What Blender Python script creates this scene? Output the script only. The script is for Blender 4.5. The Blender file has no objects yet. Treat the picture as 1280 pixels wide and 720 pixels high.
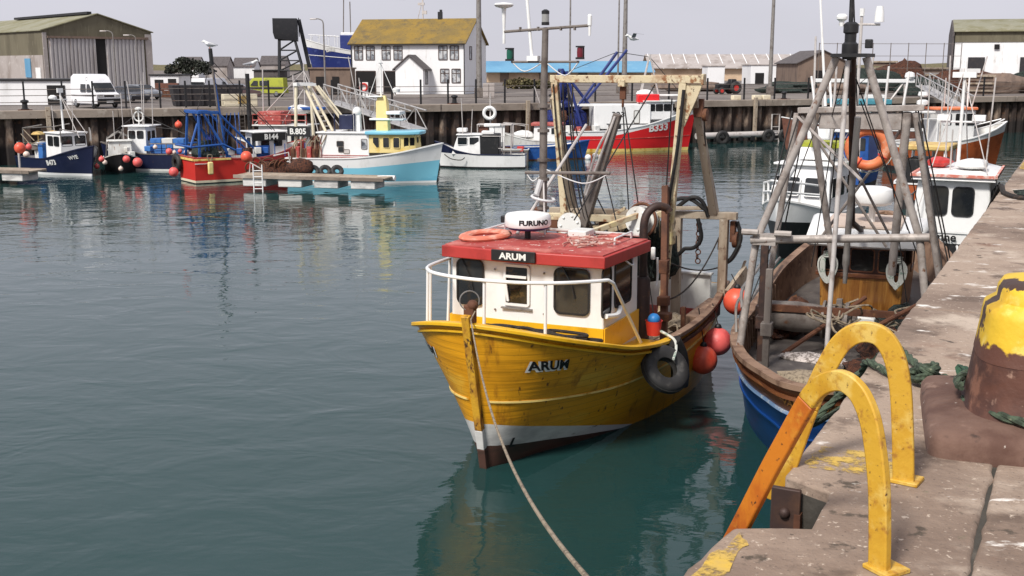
import bpy, math, random
from mathutils import Vector, Matrix
R = math.radians
rnd = random.Random(7)
scn = bpy.context.scene
COL = scn.collection
# ---------------------------------------------------------------- camera maths
F_PX, HC, QZ, LZ = 1400.0, 7.2, 5.25, 4.0
PITCH = math.atan(277 / F_PX)
_c, _s = math.cos(PITCH), math.sin(PITCH)
def ray(px, py):
    a = (px - 640) / F_PX; b = (360 - py) / F_PX
    return Vector((a, _c + b * _s, -_s + b * _c))
def G(px, py, z=0.0):
    r = ray(px, py); t = (z - HC) / r.z
    return Vector((r.x * t, r.y * t, z))
def V(px, py, Y):
    r = ray(px, py); t = Y / r.y
    return Vector((r.x * t, Y, HC + r.z * t))
cam_d = bpy.data.cameras.new('camera'); cam = bpy.data.objects.new('camera', cam_d); COL.objects.link(cam)
cam.location = (0, 0, HC); cam.rotation_euler = (R(90) - PITCH, 0, 0)
cam_d.sensor_width = 36; cam_d.lens = 36 * F_PX / 1280; cam_d.clip_start = .1; cam_d.clip_end = 6000
scn.camera = cam
# ---------------------------------------------------------------- materials
def C(r, g, b):
    f = lambda v: (v / 255 / 12.92) if v <= 10 else ((v / 255 + .055) / 1.055) ** 2.4
    return (f(r), f(g), f(b), 1)
def M(name, base, rough=.6, metal=0., layers=(), bump=None, coat=0., spec=None, trans=0.):
    """layers: (colour, scale, lo, hi, stretch, kind) mixed over the base by noise"""
    m = bpy.data.materials.new(name); m.use_nodes = True
    nt = m.node_tree; N = nt.nodes; L = nt.links
    b = N['Principled BSDF']
    b.inputs['Roughness'].default_value = rough; b.inputs['Metallic'].default_value = metal
    if coat: b.inputs['Coat Weight'].default_value = coat; b.inputs['Coat Roughness'].default_value = .12
    if spec is not None: b.inputs['Specular IOR Level'].default_value = spec
    tc = N.new('ShaderNodeTexCoord'); cur = None
    for i, l in enumerate(layers):
        col, sc, lo, hi = l[:4]; st = l[4] if len(l) > 4 and l[4] else (1, 1, 1); kind = l[5] if len(l) > 5 else 'n'
        mp = N.new('ShaderNodeMapping'); mp.inputs['Scale'].default_value = st
        mp.inputs['Location'].default_value = (i * 3.7, i * 1.9, i * 2.3)
        L.new(tc.outputs['Object'], mp.inputs['Vector'])
        if kind == 'n':
            t = N.new('ShaderNodeTexNoise'); t.inputs['Scale'].default_value = sc; t.inputs['Detail'].default_value = 6; t.inputs['Roughness'].default_value = .6
            out = t.outputs['Fac']
        elif kind == 'w':
            t = N.new('ShaderNodeTexWave'); t.inputs['Scale'].default_value = sc; t.bands_direction = 'X'; t.inputs['Distortion'].default_value = .4
            out = t.outputs['Fac']
        elif kind == 'wz':
            t = N.new('ShaderNodeTexWave'); t.inputs['Scale'].default_value = sc; t.bands_direction = 'Z'; t.inputs['Distortion'].default_value = .3
            out = t.outputs['Fac']
        elif kind == 've':
            t = N.new('ShaderNodeTexVoronoi'); t.inputs['Scale'].default_value = sc; t.feature = 'DISTANCE_TO_EDGE'; out = t.outputs['Distance']
        elif kind == 'z':
            t = N.new('ShaderNodeSeparateXYZ'); out = t.outputs['Z']
        else:
            t = N.new('ShaderNodeTexVoronoi'); t.inputs['Scale'].default_value = sc; out = t.outputs['Distance']
        if kind == 'z':   # height with a noisy edge
            n = N.new('ShaderNodeTexNoise'); n.inputs['Scale'].default_value = sc; n.inputs['Detail'].default_value = 4
            L.new(tc.outputs['Object'], n.inputs['Vector'])
            ad = N.new('ShaderNodeMath'); ad.operation = 'MULTIPLY_ADD'; ad.inputs[1].default_value = .35
            L.new(n.outputs['Fac'], ad.inputs[0]); L.new(tc.outputs['Object'], t.inputs[0]); L.new(out, ad.inputs[2]); out = ad.outputs[0]
        else: L.new(mp.outputs[0], t.inputs['Vector'])
        mr = N.new('ShaderNodeMapRange'); mr.interpolation_type = 'SMOOTHSTEP'
        mr.inputs['From Min'].default_value = lo; mr.inputs['From Max'].default_value = hi
        L.new(out, mr.inputs['Value'])
        mx = N.new('ShaderNodeMix'); mx.data_type = 'RGBA'
        if cur is None: mx.inputs['A'].default_value = base
        else: L.new(cur, mx.inputs['A'])
        mx.inputs['B'].default_value = col; L.new(mr.outputs[0], mx.inputs['Factor']); cur = mx.outputs['Result']
    if cur is None: b.inputs['Base Color'].default_value = base
    else: L.new(cur, b.inputs['Base Color'])
    if bump:
        sc, strg, dist = bump[:3]
        t = N.new('ShaderNodeTexNoise'); t.inputs['Scale'].default_value = sc; t.inputs['Detail'].default_value = 5
        mp = N.new('ShaderNodeMapping')
        if len(bump) > 3: mp.inputs['Scale'].default_value = bump[3]
        L.new(tc.outputs['Object'], mp.inputs['Vector']); L.new(mp.outputs[0], t.inputs['Vector'])
        bp = N.new('ShaderNodeBump'); bp.inputs['Strength'].default_value = strg; bp.inputs['Distance'].default_value = dist
        L.new(t.outputs['Fac'], bp.inputs['Height']); L.new(bp.outputs[0], b.inputs['Normal'])
    return m
RUST, DRUST = C(120, 66, 36), C(70, 42, 30)
GRIME = C(95, 88, 80)
def paint(name, rgb, rust=.62, dirt=.55, rough=.45, sc=1.6, coat=.15):
    base = C(*rgb); dk = tuple(v * .62 for v in base[:3]) + (1,)
    return M(name, base, rough, 0, [(dk, sc, dirt, dirt + .25, (1, 1, .35)), (GRIME, sc * 2.3, .62, .8, (1.5, 1.5, .2)), (RUST, sc * 3, rust, rust + .1), (DRUST, sc * 5, rust + .05, rust + .16)], (9, .25, .02), coat)
m = {}
m['yellow'] = M('yellow_hull_paint', C(228, 160, 24), .42, 0, [(C(204, 140, 16), .9, .42, .68, (.5, .5, 1.6)), (C(228, 178, 60), 1.5, .55, .75, (.4, .4, 1.2)), (C(198, 138, 20), 2.2, .05, .0, None, 'wz'), (C(160, 102, 20), 2.2, .54, .74, (1.4, 1.4, .3)), (C(196, 148, 60), 6, .66, .74, (.6, .6, 2)), (C(110, 70, 28), 4.5, .62, .71, (2.2, 2.2, .22)), (C(96, 62, 30), 15, .69, .76), (C(70, 56, 40), 3, .22, -.05, None, 'z')], (2.2, .4, .03, (.3, .3, 6)), .12)
m['yellowlt'] = M('yellow_trim_paint', C(228, 176, 30), .42, 0, [(C(202, 150, 26), 2, .5, .75), (C(130, 84, 30), 9, .66, .76)], (8, .2, .01), .15)
m['cream'] = M('cream_line_paint', C(226, 200, 120), .5, 0, [(C(190, 140, 40), 3, .5, .7)])
m['white'] = M('white_boat_paint', C(234, 234, 233), .42, 0, [(C(212, 212, 209), 1.4, .5, .8, (1, 1, .5)), (C(176, 150, 120), 6, .68, .8, (1.8, 1.8, .2)), (C(150, 120, 88), 9, .74, .82)], (6, .15, .01), .1)
m['whited'] = M('worn_white_paint', C(220, 220, 216), .5, 0, [(C(176, 172, 164), 1.2, .48, .75, (1, 1, .4)), (C(140, 96, 60), 5, .64, .74, (1.6, 1.6, .25)), (C(120, 112, 104), 3, .64, .78)], (6, .2, .01))
m['boottop'] = M('scuffed_white_boot_top', C(216, 214, 210), .5, 0, [(C(170, 168, 166), 2, .45, .7, (.4, .4, 1)), (C(84, 66, 56), 4, .62, .72, (.5, .5, 2))])
m['antifoul'] = M('brown_antifouling', C(84, 56, 46), .65, 0, [(C(56, 44, 36), 3, .4, .7, (.4, .4, 2)), (C(70, 76, 52), 2, .6, .8)])
m['redroof'] = M('red_roof_paint', C(168, 72, 66), .6, 0, [(C(190, 110, 100), 1.6, .45, .65), (C(150, 52, 48), 2.3, .5, .68), (C(216, 196, 186), 7, .60, .68), (C(110, 56, 46), 5, .62, .74)], (8, .4, .012))
m['redfascia'] = M('red_fascia_paint', C(178, 58, 54), .45, 0, [(C(150, 48, 44), 1.8, .45, .7), (C(214, 150, 140), 9, .7, .78)])
m['glass'] = M('dark_window_glass', C(30, 33, 36), .06, 0, [(C(54, 54, 52), 1.1, .4, .75)], spec=.6)
m['glassb'] = M('pale_window_glass', C(128, 132, 138), .2, 0, [(C(190, 192, 194), 1.1, .45, .56), (C(70, 74, 80), 1.6, .56, .62)], spec=.6)  # sky reflection and white curtains are put into the pane colour
m['rubber'] = M('black_rubber', C(26, 25, 25), .6, 0, [(C(52, 50, 48), 4, .5, .75)], (12, .3, .01))
m['tyre'] = M('tyre_rubber', C(38, 37, 37), .62, 0, [(C(74, 71, 68), 5, .5, .75)], (14, .3, .01))
m['buoy'] = M('orange_buoy_vinyl', C(226, 92, 66), .45, 0, [(C(206, 72, 52), 3, .45, .7), (C(232, 126, 104), 4, .55, .75), (C(150, 70, 52), 9, .66, .8)], (10, .1, .01), .05)
m['buoyp'] = M('pink_buoy_vinyl', C(226, 100, 96), .48, 0, [(C(204, 80, 80), 3, .45, .7), (C(234, 140, 134), 4, .55, .75), (C(150, 80, 76), 9, .66, .8)])
m['buoyw'] = M('pale_buoy_vinyl', C(226, 208, 196), .5, 0, [(C(206, 170, 150), 4, .45, .7)])
m['rusty'] = M('rusty_steel', C(104, 66, 46), .8, .1, [(C(74, 46, 34), 3, .4, .7), (C(140, 96, 62), 6, .56, .74), (C(170, 150, 124), 8, .68, .76)], (20, .5, .01))
m['exh'] = M('brown_exhaust_steel', C(66, 50, 46), .6, .3, [(C(92, 66, 52), 4, .5, .7), (C(44, 36, 34), 3, .5, .7)], (20, .3, .005))
m['gantry'] = M('cream_rust_gantry', C(206, 192, 160), .7, 0, [(C(214, 194, 130), 1.1, .52, .7), (C(176, 150, 120), 2.6, .5, .66), (C(140, 96, 62), 5.2, .54, .66), (C(92, 58, 40), 6.2, .6, .68), (C(60, 42, 34), 12, .64, .72)], (14, .5, .008))
m['gantryw'] = M('worn_pale_timber', C(168, 154, 136), .8, 0, [(C(128, 110, 92), 2, .45, .7, (1, 1, .3)), (C(96, 70, 54), 6, .56, .7), (C(198, 188, 174), 6, .6, .74)], (14, .4, .008))
m['galv'] = M('galvanised_steel', C(142, 138, 134), .5, .35, [(C(112, 104, 98), 3, .45, .7), (C(120, 84, 60), 6, .62, .76)], (18, .2, .005))
m['steelgrey'] = M('grey_steel', C(120, 112, 106), .6, .2, [(C(92, 82, 76), 3, .45, .7), (C(112, 76, 54), 5, .6, .74)], (18, .3, .005))
m['pale'] = M('pale_pole_paint', C(196, 190, 186), .45, .1, [(C(150, 138, 130), 3, .5, .75), (C(120, 86, 64), 7, .68, .78)])
m['whitepl'] = M('white_plastic', C(236, 236, 234), .35, 0, [(C(214, 214, 212), 2, .5, .8)])
m['black'] = M('black_paint', C(28, 28, 30), .5, 0, [(C(56, 54, 54), 4, .55, .75)])
m['ink'] = M('black_lettering', C(24, 22, 24), .5)
m['inkw'] = M('white_lettering', C(230, 230, 226), .5)
m['gold'] = M('faded_gold_lettering', C(190, 130, 60), .5, 0, [(C(110, 60, 34), 30, .5, .6)])
m['wood'] = M('varnished_wood', C(170, 116, 52), .35, 0, [(C(136, 84, 34), 1.5, .4, .65, (6, 6, .6)), (C(190, 142, 72), 2.5, .5, .7, (5, 5, .5)), (C(84, 52, 30), 6, .62, .76)], (6, .2, .005), .3)
m['woodh'] = M('worn_hull_wood', C(120, 72, 42), .5, 0, [(C(92, 50, 30), 1.6, .4, .65, (1, 1, 7)), (C(160, 104, 58), 2, .54, .72, (1, 1, 8)), (C(56, 36, 26), 5, .62, .78)], (4, .3, .01, (1, 1, 8)), .15)
m['rail'] = M('weathered_rail_wood', C(140, 112, 92), .7, 0, [(C(96, 70, 54), 2.4, .42, .68, (1, 1, 1)), (C(186, 160, 136), 5, .58, .74)], (10, .3, .006))
m['deck'] = M('worn_deck', C(122, 98, 84), .8, 0, [(C(90, 70, 60), 1.5, .4, .65), (C(150, 128, 112), 4, .55, .72), (C(124, 56, 46), 1.1, .55, .7)], (12, .4, .008))
m['deckg'] = M('grey_wet_deck', C(92, 86, 82), .55, 0, [(C(64, 58, 56), 1.5, .4, .65), (C(130, 120, 114), 5, .6, .75)], (12, .3, .006))
m['bluehull'] = M('blue_hull_paint', C(22, 72, 140), .4, 0, [(C(16, 52, 108), 1.2, .45, .7, (.5, .5, 2)), (C(60, 110, 170), 5, .62, .78, (.6, .6, 2)), (C(90, 70, 56), 9, .72, .8)], (2, .3, .02, (.4, .4, 5)), .15)
m['lightline'] = M('pale_blue_line', C(120, 150, 186), .5, 0, [(C(190, 196, 200), 4, .5, .7)])
m['navy'] = M('navy_hull_paint', C(26, 32, 62), .4, 0, [(C(40, 46, 76), 1.5, .5, .75, (1, 1, .5)), (C(80, 66, 60), 5, .66, .78)], None, .15)
m['royal'] = M('royal_blue_paint', C(30, 82, 154), .5, 0, [(C(24, 58, 116), 2, .5, .75), (C(70, 110, 160), 3, .58, .75), (C(110, 78, 60), 6, .66, .78)])
m['red'] = paint('red_hull_paint', (206, 52, 44), .68, .6)
m['red333'] = M('bright_red_hull_paint', C(214, 36, 40), .38, 0, [(C(188, 30, 34), .7, .5, .75, (.5, .5, 2))], None, .2)
m['sky_hull'] = M('light_blue_hull_paint', C(130, 200, 222), .42, 0, [(C(108, 180, 206), .8, .5, .75, (.5, .5, 2)), (C(150, 150, 140), 3, .7, .82, (2, 2, .3))], None, .15)
m['butter'] = M('pale_yellow_paint', C(226, 206, 140), .5, 0, [(C(214, 184, 96), 2, .5, .75)])
m['orangeh'] = M('orange_hull_paint', C(164, 84, 44), .5, 0, [(C(136, 64, 30), 1.2, .45, .7), (C(96, 54, 36), 4, .6, .76), (C(180, 110, 70), 3, .6, .75)])
m['orange'] = M('orange_plastic', C(226, 128, 82), .5, 0, [(C(212, 104, 62), 2.5, .48, .7), (C(232, 176, 146), 4, .54, .7), (C(150, 92, 70), 9, .66, .76)])
m['net'] = M('dark_fishing_net', C(50, 62, 56), .95, 0, [(C(26, 32, 32), 9, .42, .6), (C(86, 96, 84), 14, .6, .74)], (26, 1., .05))
m['netb'] = M('brown_fishing_net', C(92, 56, 40), .95, 0, [(C(46, 30, 26), 9, .42, .6), (C(136, 82, 54), 14, .6, .74)], (26, 1., .05))
m['netblue'] = M('blue_fishing_net', C(34, 48, 120), .95, 0, [(C(20, 26, 62), 7, .42, .6), (C(62, 84, 160), 12, .6, .74)], (22, 1., .05))
m['ropeg'] = M('green_mooring_rope', C(74, 88, 70), .9, 0, [(C(48, 58, 46), 18, .42, .6), (C(128, 130, 108), 26, .6, .74)], (60, .6, .006))
m['ropet'] = M('tan_rope', C(150, 136, 116), .9, 0, [(C(104, 92, 78), 16, .45, .65)], (60, .5, .005))
m['ropew'] = M('white_rope', C(202, 204, 196), .9, 0, [(C(140, 160, 146), 9, .5, .62)], (60, .5, .005))
m['ropek'] = M('black_rope', C(40, 36, 34), .9, 0, [(C(70, 56, 46), 12, .5, .7)], (60, .5, .005))
m['wire'] = M('steel_wire', C(50, 48, 48), .6, .3)
m['wirep'] = M('pale_cable', C(206, 206, 206), .6)
m['hoop'] = M('yellow_handrail_paint', C(200, 156, 46), .55, 0, [(C(182, 132, 28), 3.2, .42, .62), (C(212, 180, 92), 8, .5, .68), (C(160, 112, 42), 16, .54, .7), (C(132, 76, 34), 11, .6, .72), (C(84, 54, 32), 40, .62, .72), (C(98, 60, 34), 17, .66, .74)], (34, .5, .004), .02)
m['hooprust'] = M('orange_stained_paint', C(196, 116, 26), .55, 0, [(C(170, 84, 20), 5, .42, .6, (1, 1, .4)), (C(206, 146, 50), 8, .54, .72), (C(120, 64, 28), 12, .6, .7), (C(70, 42, 26), 26, .62, .7)], (30, .4, .004))
m['conc'] = M('cap_concrete', C(150, 138, 126), .9, 0, [(C(118, 106, 96), .35, .42, .66), (C(176, 166, 154), 1.2, .55, .75), (C(96, 84, 76), 3, .6, .78), (C(80, 70, 64), .8, .6, .72, (2.5, 2.5, .3))], (5, .4, .03))
m['concd'] = M('dark_quay_concrete', C(70, 66, 60), .85, 0, [(C(44, 44, 38), 1.2, .42, .66), (C(98, 92, 84), 4, .55, .75)], (6, .6, .04))  # darker tone for the quay sides, notch walls and joint bed
m['pile'] = M('sheet_pile_steel', C(84, 68, 59), .9, 0, [(C(54, 44, 40), .5, .4, .62, (1, 1, .4)), (C(146, 128, 113), .8, .50, .70, (1.2, 1.2, .5)), (C(104, 74, 54), 2.4, .55, .72), (C(40, 34, 32), 1.4, 1.9, 1.3, None, 'z')], (6, .5, .05))
m['tarmac'] = M('worn_yard_tarmac', C(118, 110, 104), .92, 0, [(C(96, 88, 84), .06, .42, .6), (C(140, 132, 124), .4, .55, .72), (C(84, 76, 70), 1.4, .6, .75)], (3, .3, .03))
m['corr'] = M('corrugated_grey_steel', C(172, 168, 168), .6, .0, [(C(150, 144, 142), .5, .5, .7, (1, 1, .3)), (C(134, 118, 106), 1.2, .6, .78, (1, 1, .2))])
m['olive'] = M('olive_cladding', C(108, 102, 84), .85, 0, [(C(90, 84, 68), .4, .42, .66, (1, 1, .3)), (C(126, 120, 100), 2, .55, .74, (3, 3, .3))])
m['mossroof'] = M('mossy_sheet_roof', C(138, 136, 116), .9, 0, [(C(124, 120, 92), .3, .42, .62), (C(156, 152, 134), .9, .52, .74), (C(108, 104, 90), 3, .6, .75)])
m['greywall'] = M('pale_render', C(168, 160, 156), .9, 0, [(C(142, 132, 126), .4, .45, .7, (1, 1, .5)), (C(190, 184, 180), 1.6, .56, .74)])
m['housew'] = M('white_house_render', C(232, 232, 233), .85, 0, [(C(212, 212, 212), .5, .5, .8, (1, 1, .4)), (C(190, 186, 180), 1.6, .6, .78, (1.4, 1.4, .25)), (C(170, 164, 156), 3, .68, .8)], (20, .2, .01))
m['lichen'] = M('lichen_slate_roof', C(126, 106, 58), .95, 0, [(C(148, 120, 50), .5, .4, .62), (C(100, 88, 64), .9, .52, .7), (C(80, 72, 64), 2.6, .58, .72), (C(100, 84, 54), 4.5, .3, .0, None, 'wz'), (C(140, 124, 84), 6, .58, .7)], (9, .6, .04))
m['slate'] = M('dark_slate', C(90, 84, 84), .85, 0, [(C(66, 62, 62), 2, .45, .7)], (9, .4, .02))
m['winframe'] = M('brown_window_frame', C(84, 70, 66), .6)
m['dark'] = M('dark_opening', C(26, 24, 25), .9)
m['blueroof'] = M('blue_sheet_roof', C(104, 158, 190), .6, 0, [(C(88, 144, 180), .15, .45, .7), (C(140, 180, 200), .5, .58, .75)])
m['sandwall'] = M('sandy_block_wall', C(206, 180, 152), .9, 0, [(C(180, 152, 126), .3, .45, .7)])
m['lattice'] = M('black_lattice_steel', C(30, 31, 36), .6, 0, [(C(50, 48, 50), 2, .5, .75)])
m['alu'] = M('brushed_aluminium', C(186, 184, 182), .4, .35, [(C(150, 146, 144), 3, .45, .7)])
m['vanw'] = M('white_vehicle_paint', C(232, 232, 234), .3, 0, [(C(214, 214, 216), 1.2, .5, .8)], None, .4)
m['carg'] = M('dark_grey_vehicle_paint', C(64, 66, 72), .3, .2, [], None, .4)
m['carr'] = M('dull_maroon_vehicle_paint', C(74, 52, 50), .35, .1, [], None, .4)
m['cars'] = M('silver_vehicle_paint', C(140, 144, 150), .35, .4, [], None, .4)
m['bumper'] = M('black_bumper_plastic', C(34, 34, 36), .6)
m['lamp'] = M('headlamp_glass', C(200, 200, 196), .15)
m['hivis'] = M('high_visibility_yellow', C(160, 166, 44), .6, 0, [(C(120, 124, 50), 1.2, .5, .7)])
m['bark'] = M('pine_bark', C(70, 56, 46), .95)
m['leaf'] = M('dark_pine_foliage', C(56, 60, 50), .9, 0, [(C(38, 42, 36), 1.2, .42, .6), (C(74, 76, 60), 2.5, .58, .74)])
m['hedge'] = M('brown_green_scrub', C(110, 100, 70), .95, 0, [(C(86, 84, 56), .7, .42, .6), (C(130, 116, 84), 2, .58, .74)])
m['boxblue'] = M('blue_fish_box', C(62, 116, 184), .5, 0, [(C(44, 92, 156), 3, .5, .7)])
m['teal'] = M('turquoise_paint', C(70, 140, 156), .5, 0, [(C(90, 156, 168), 1.5, .5, .7)])
m['tan'] = M('tan_panel', C(206, 176, 110), .6, 0, [(C(176, 140, 78), 1.5, .5, .7), (C(226, 206, 160), 3, .6, .75)])
m['skip'] = M('dark_skip_steel', C(40, 38, 42), .7, 0, [(C(64, 56, 54), 2, .5, .75)])
m['faded'] = M('faded_red_trim', C(206, 120, 104), .6, 0, [(C(226, 206, 196), 3, .45, .6)])
m['fadedo'] = M('faded_orange_vinyl', C(204, 116, 92), .6, 0, [(C(222, 160, 140), 5, .45, .65), (C(176, 84, 64), 3, .55, .7)])
m['tube'] = M('weathered_tube_steel', C(168, 160, 154), .55, .1, [(C(138, 128, 121), 3, .42, .66), (C(188, 178, 170), 5, .52, .7), (C(112, 78, 58), 7, .6, .72)], (18, .3, .005))
m['cream_p'] = M('cream_gantry_paint', C(226, 216, 190), .5, 0, [(C(196, 180, 150), 2, .5, .75), (C(140, 96, 64), 6, .68, .8)])
m['gull'] = M('white_feathers', C(230, 230, 228), .8)
m['gullw'] = M('grey_feathers', C(150, 152, 158), .8)
m['redpl'] = M('red_plastic', C(196, 54, 48), .45)
m['bluepl'] = M('blue_plastic', C(40, 120, 190), .45)
m['lens_g'] = M('green_lens', C(20, 92, 74), .2)
m['lens_r'] = M('red_lens', C(110, 26, 40), .2)
m['lens_c'] = M('clear_lens', C(150, 150, 148), .15)
m['trawlerblue'] = M('deep_blue_ship_paint', C(38, 52, 116), .5, 0, [(C(28, 38, 88), .6, .5, .7), (C(70, 84, 140), 2, .56, .75), (C(150, 160, 180), 3, .74, .82, (.4, .4, 3))])
m['brown'] = M('brown_rusty_panel', C(110, 70, 56), .8, 0, [(C(84, 54, 44), 2, .45, .7), (C(136, 92, 72), 4, .58, .74)])
m['shed'] = M('weathered_brown_shed', C(122, 104, 92), .9, 0, [(C(96, 82, 74), 1.2, .45, .7, (1, 1, .3))])

# ---------------------------------------------------------------- geometry
def lerp(a, b, t): return a + (b - a) * t
def table(tab):
    """smooth interpolation of (t, value) pairs"""
    xs = [p[0] for p in tab]; ys = [p[1] for p in tab]; n = len(xs)
    d = []
    for i in range(n):
        if i == 0: d.append((ys[1] - ys[0]) / (xs[1] - xs[0]))
        elif i == n - 1: d.append((ys[-1] - ys[-2]) / (xs[-1] - xs[-2]))
        else:
            a = (ys[i] - ys[i - 1]) / (xs[i] - xs[i - 1]); b = (ys[i + 1] - ys[i]) / (xs[i + 1] - xs[i])
            d.append(0 if a * b <= 0 else 2 * a * b / (a + b))
    def f(t):
        if t <= xs[0]: return ys[0]
        if t >= xs[-1]: return ys[-1]
        for i in range(n - 1):
            if t <= xs[i + 1]:
                h = xs[i + 1] - xs[i]; u = (t - xs[i]) / h
                return ((1 + 2 * u) * (1 - u) ** 2 * ys[i] + u * (1 - u) ** 2 * h * d[i] + u * u * (3 - 2 * u) * ys[i + 1] + u * u * (u - 1) * h * d[i + 1])
    return f
def spline(pts, n=6):
    pts = [Vector(p) for p in pts]
    if len(pts) < 3: return pts
    out = []
    for i in range(len(pts) - 1):
        p0 = pts[max(i - 1, 0)]; p1 = pts[i]; p2 = pts[i + 1]; p3 = pts[min(i + 2, len(pts) - 1)]
        for k in range(n):
            t = k / n
            out.append(.5 * ((2 * p1) + (p2 - p0) * t + (2 * p0 - 5 * p1 + 4 * p2 - p3) * t * t + (-p0 + 3 * p1 - 3 * p2 + p3) * t ** 3))
    out.append(pts[-1]); return out
def sag(a, b, s, n=12):
    a = Vector(a); b = Vector(b)
    return [a.lerp(b, i / n) - Vector((0, 0, s * 4 * (i / n) * (1 - i / n))) for i in range(n + 1)]
class MB:
    def __init__(s): s.v = []; s.f = []; s.m = []; s.mi = 0
    def add(s, vs, fs):
        o = len(s.v); s.v += [tuple(p) for p in vs]
        for f in fs: s.f.append([o + i for i in f]); s.m.append(s.mi)
        return s
    def box(s, c, d, rz=0, rx=0, ry=0, taper=1.):
        h = [x / 2 for x in d]; mt = Matrix.Rotation(rz, 3, 'Z') @ Matrix.Rotation(ry, 3, 'Y') @ Matrix.Rotation(rx, 3, 'X')
        vs = []
        for z in (-1, 1):
            k = taper if z > 0 else 1
            for x, y in ((-1, -1), (1, -1), (1, 1), (-1, 1)): vs.append(Vector(c) + mt @ Vector((x * h[0] * k, y * h[1] * k, z * h[2])))
        return s.add(vs, [(3, 2, 1, 0), (4, 5, 6, 7), (0, 1, 5, 4), (1, 2, 6, 5), (2, 3, 7, 6), (3, 0, 4, 7)])
    def loft(s, rings, caps=True, closed=True):
        n = len(rings[0]); vs = [p for r in rings for p in r]; fs = []
        for i in range(len(rings) - 1):
            for j in range(n if closed else n - 1):
                k = (j + 1) % n; fs.append((i * n + j, i * n + k, (i + 1) * n + k, (i + 1) * n + j))
        if caps: fs.append(tuple(range(n - 1, -1, -1))); fs.append(tuple(range((len(rings) - 1) * n, len(rings) * n)))
        return s.add(vs, fs)
    def prism(s, pts, z0, z1, top=None):
        return s.loft([[(p[0], p[1], z0) for p in pts], [(p[0], p[1], z1) for p in (top or pts)]])
    def path(s, pts, r, n=8, r2=None, sx=1., closed=False):
        pts = [Vector(p) for p in pts]; rings = []; up = None; N = len(pts)
        for i, p in enumerate(pts):
            if closed: t = (pts[(i + 1) % N] - pts[i - 1]).normalized()
            else: t = (pts[min(i + 1, N - 1)] - pts[max(i - 1, 0)]).normalized()
            if up is None:
                up = Vector((0, 0, 1)) if abs(t.z) < .9 else Vector((0, 1, 0))
            u = (up - t * up.dot(t)).normalized(); w = t.cross(u); up = u
            rr = r if r2 is None else lerp(r, r2, i / max(N - 1, 1))
            rings.append([p + (u * math.cos(a) * rr + w * math.sin(a) * rr * sx) for a in [2 * math.pi * (k + .5) / n for k in range(n)]])
        if closed: rings.append(rings[0]); return s.loft(rings, False)
        return s.loft(rings)
    def tube(s, a, b, r, r2=None, n=8): return s.path([a, b], r, n, r2)
    def bar(s, a, b, w, h, up=(0, 0, 1)): return s.strip([a, b], w, h, up)
    def strip(s, pts, w, h, up=(0, 0, 1), closed=False):
        """rectangular section swept along pts: w across, h along up"""
        pts = [Vector(p) for p in pts]; up = Vector(up); rings = []; N = len(pts)
        for i, p in enumerate(pts):
            if closed: t = pts[(i + 1) % N] - pts[i - 1]
            else: t = pts[min(i + 1, N - 1)] - pts[max(i - 1, 0)]
            t.normalize()
            uu = up if abs(t.dot(up.normalized())) < .98 else Vector((0, 1, 0))
            sd = t.cross(uu).normalized(); u = sd.cross(t).normalized()
            rings.append([p + sd * (a * w / 2) + u * (b * h / 2) for a, b in ((-1, -1), (1, -1), (1, 1), (-1, 1))])
        if closed: rings.append(rings[0]); return s.loft(rings, False)
        return s.loft(rings)
    def lathe(s, prof, c=(0, 0, 0), n=20, axis=None):
        """prof: (radius, height) pairs about axis through c"""
        q = Vector((0, 0, 1)).rotation_difference(Vector(axis).normalized()).to_matrix() if axis else Matrix.Identity(3)
        rings = [[Vector(c) + q @ Vector((max(r, .0005) * math.cos(2 * math.pi * k / n), max(r, .0005) * math.sin(2 * math.pi * k / n), z)) for k in range(n)] for r, z in prof]
        return s.loft(rings)
    def ball(s, c, r, n=14, sq=1., axis=None):
        k = max(6, n // 2)
        return s.lathe([(r * math.sin(math.pi * i / k), -r * sq * math.cos(math.pi * i / k)) for i in range(k + 1)], c, n, axis)
    def torus(s, c, axis, rr, r, n=28, k=12, sq=1.):
        q = Vector((0, 0, 1)).rotation_difference(Vector(axis).normalized()).to_matrix()
        rings = []
        for i in range(n):
            a = 2 * math.pi * i / n
            rings.append([Vector(c) + q @ Vector(((rr + r * math.cos(b)) * math.cos(a), (rr + r * math.cos(b)) * math.sin(a), r * sq * math.sin(b))) for b in [2 * math.pi * j / k for j in range(k)]])
        rings.append(rings[0]); return s.loft(rings, False)
    def poly(s, pts): return s.add(pts, [tuple(range(len(pts)))])
    def blob(s, c, d, n=14, amp=.12, seed=0):
        """lumpy ellipsoid: nets, heaps"""
        g = random.Random(seed); k = max(6, n // 2); rings = []
        ph = [g.uniform(0, 6.28) for _ in range(8)]
        for i in range(k + 1):
            th = math.pi * i / k; ring = []
            for j in range(n):
                a = 2 * math.pi * j / n
                q = 1 + amp * (math.sin(3 * a + ph[0] + 2 * th) + math.sin(5 * a + ph[1]) * .6 + math.sin(4 * th + ph[2] + a) * .7) + g.uniform(-amp, amp) * .5
                ring.append((c[0] + d[0] / 2 * max(math.sin(th), .02) * math.cos(a) * q, c[1] + d[1] / 2 * max(math.sin(th), .02) * math.sin(a) * q, c[2] - d[2] / 2 * math.cos(th) * (q * .5 + .5)))
            rings.append(ring)
        return s.loft(rings)
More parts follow.
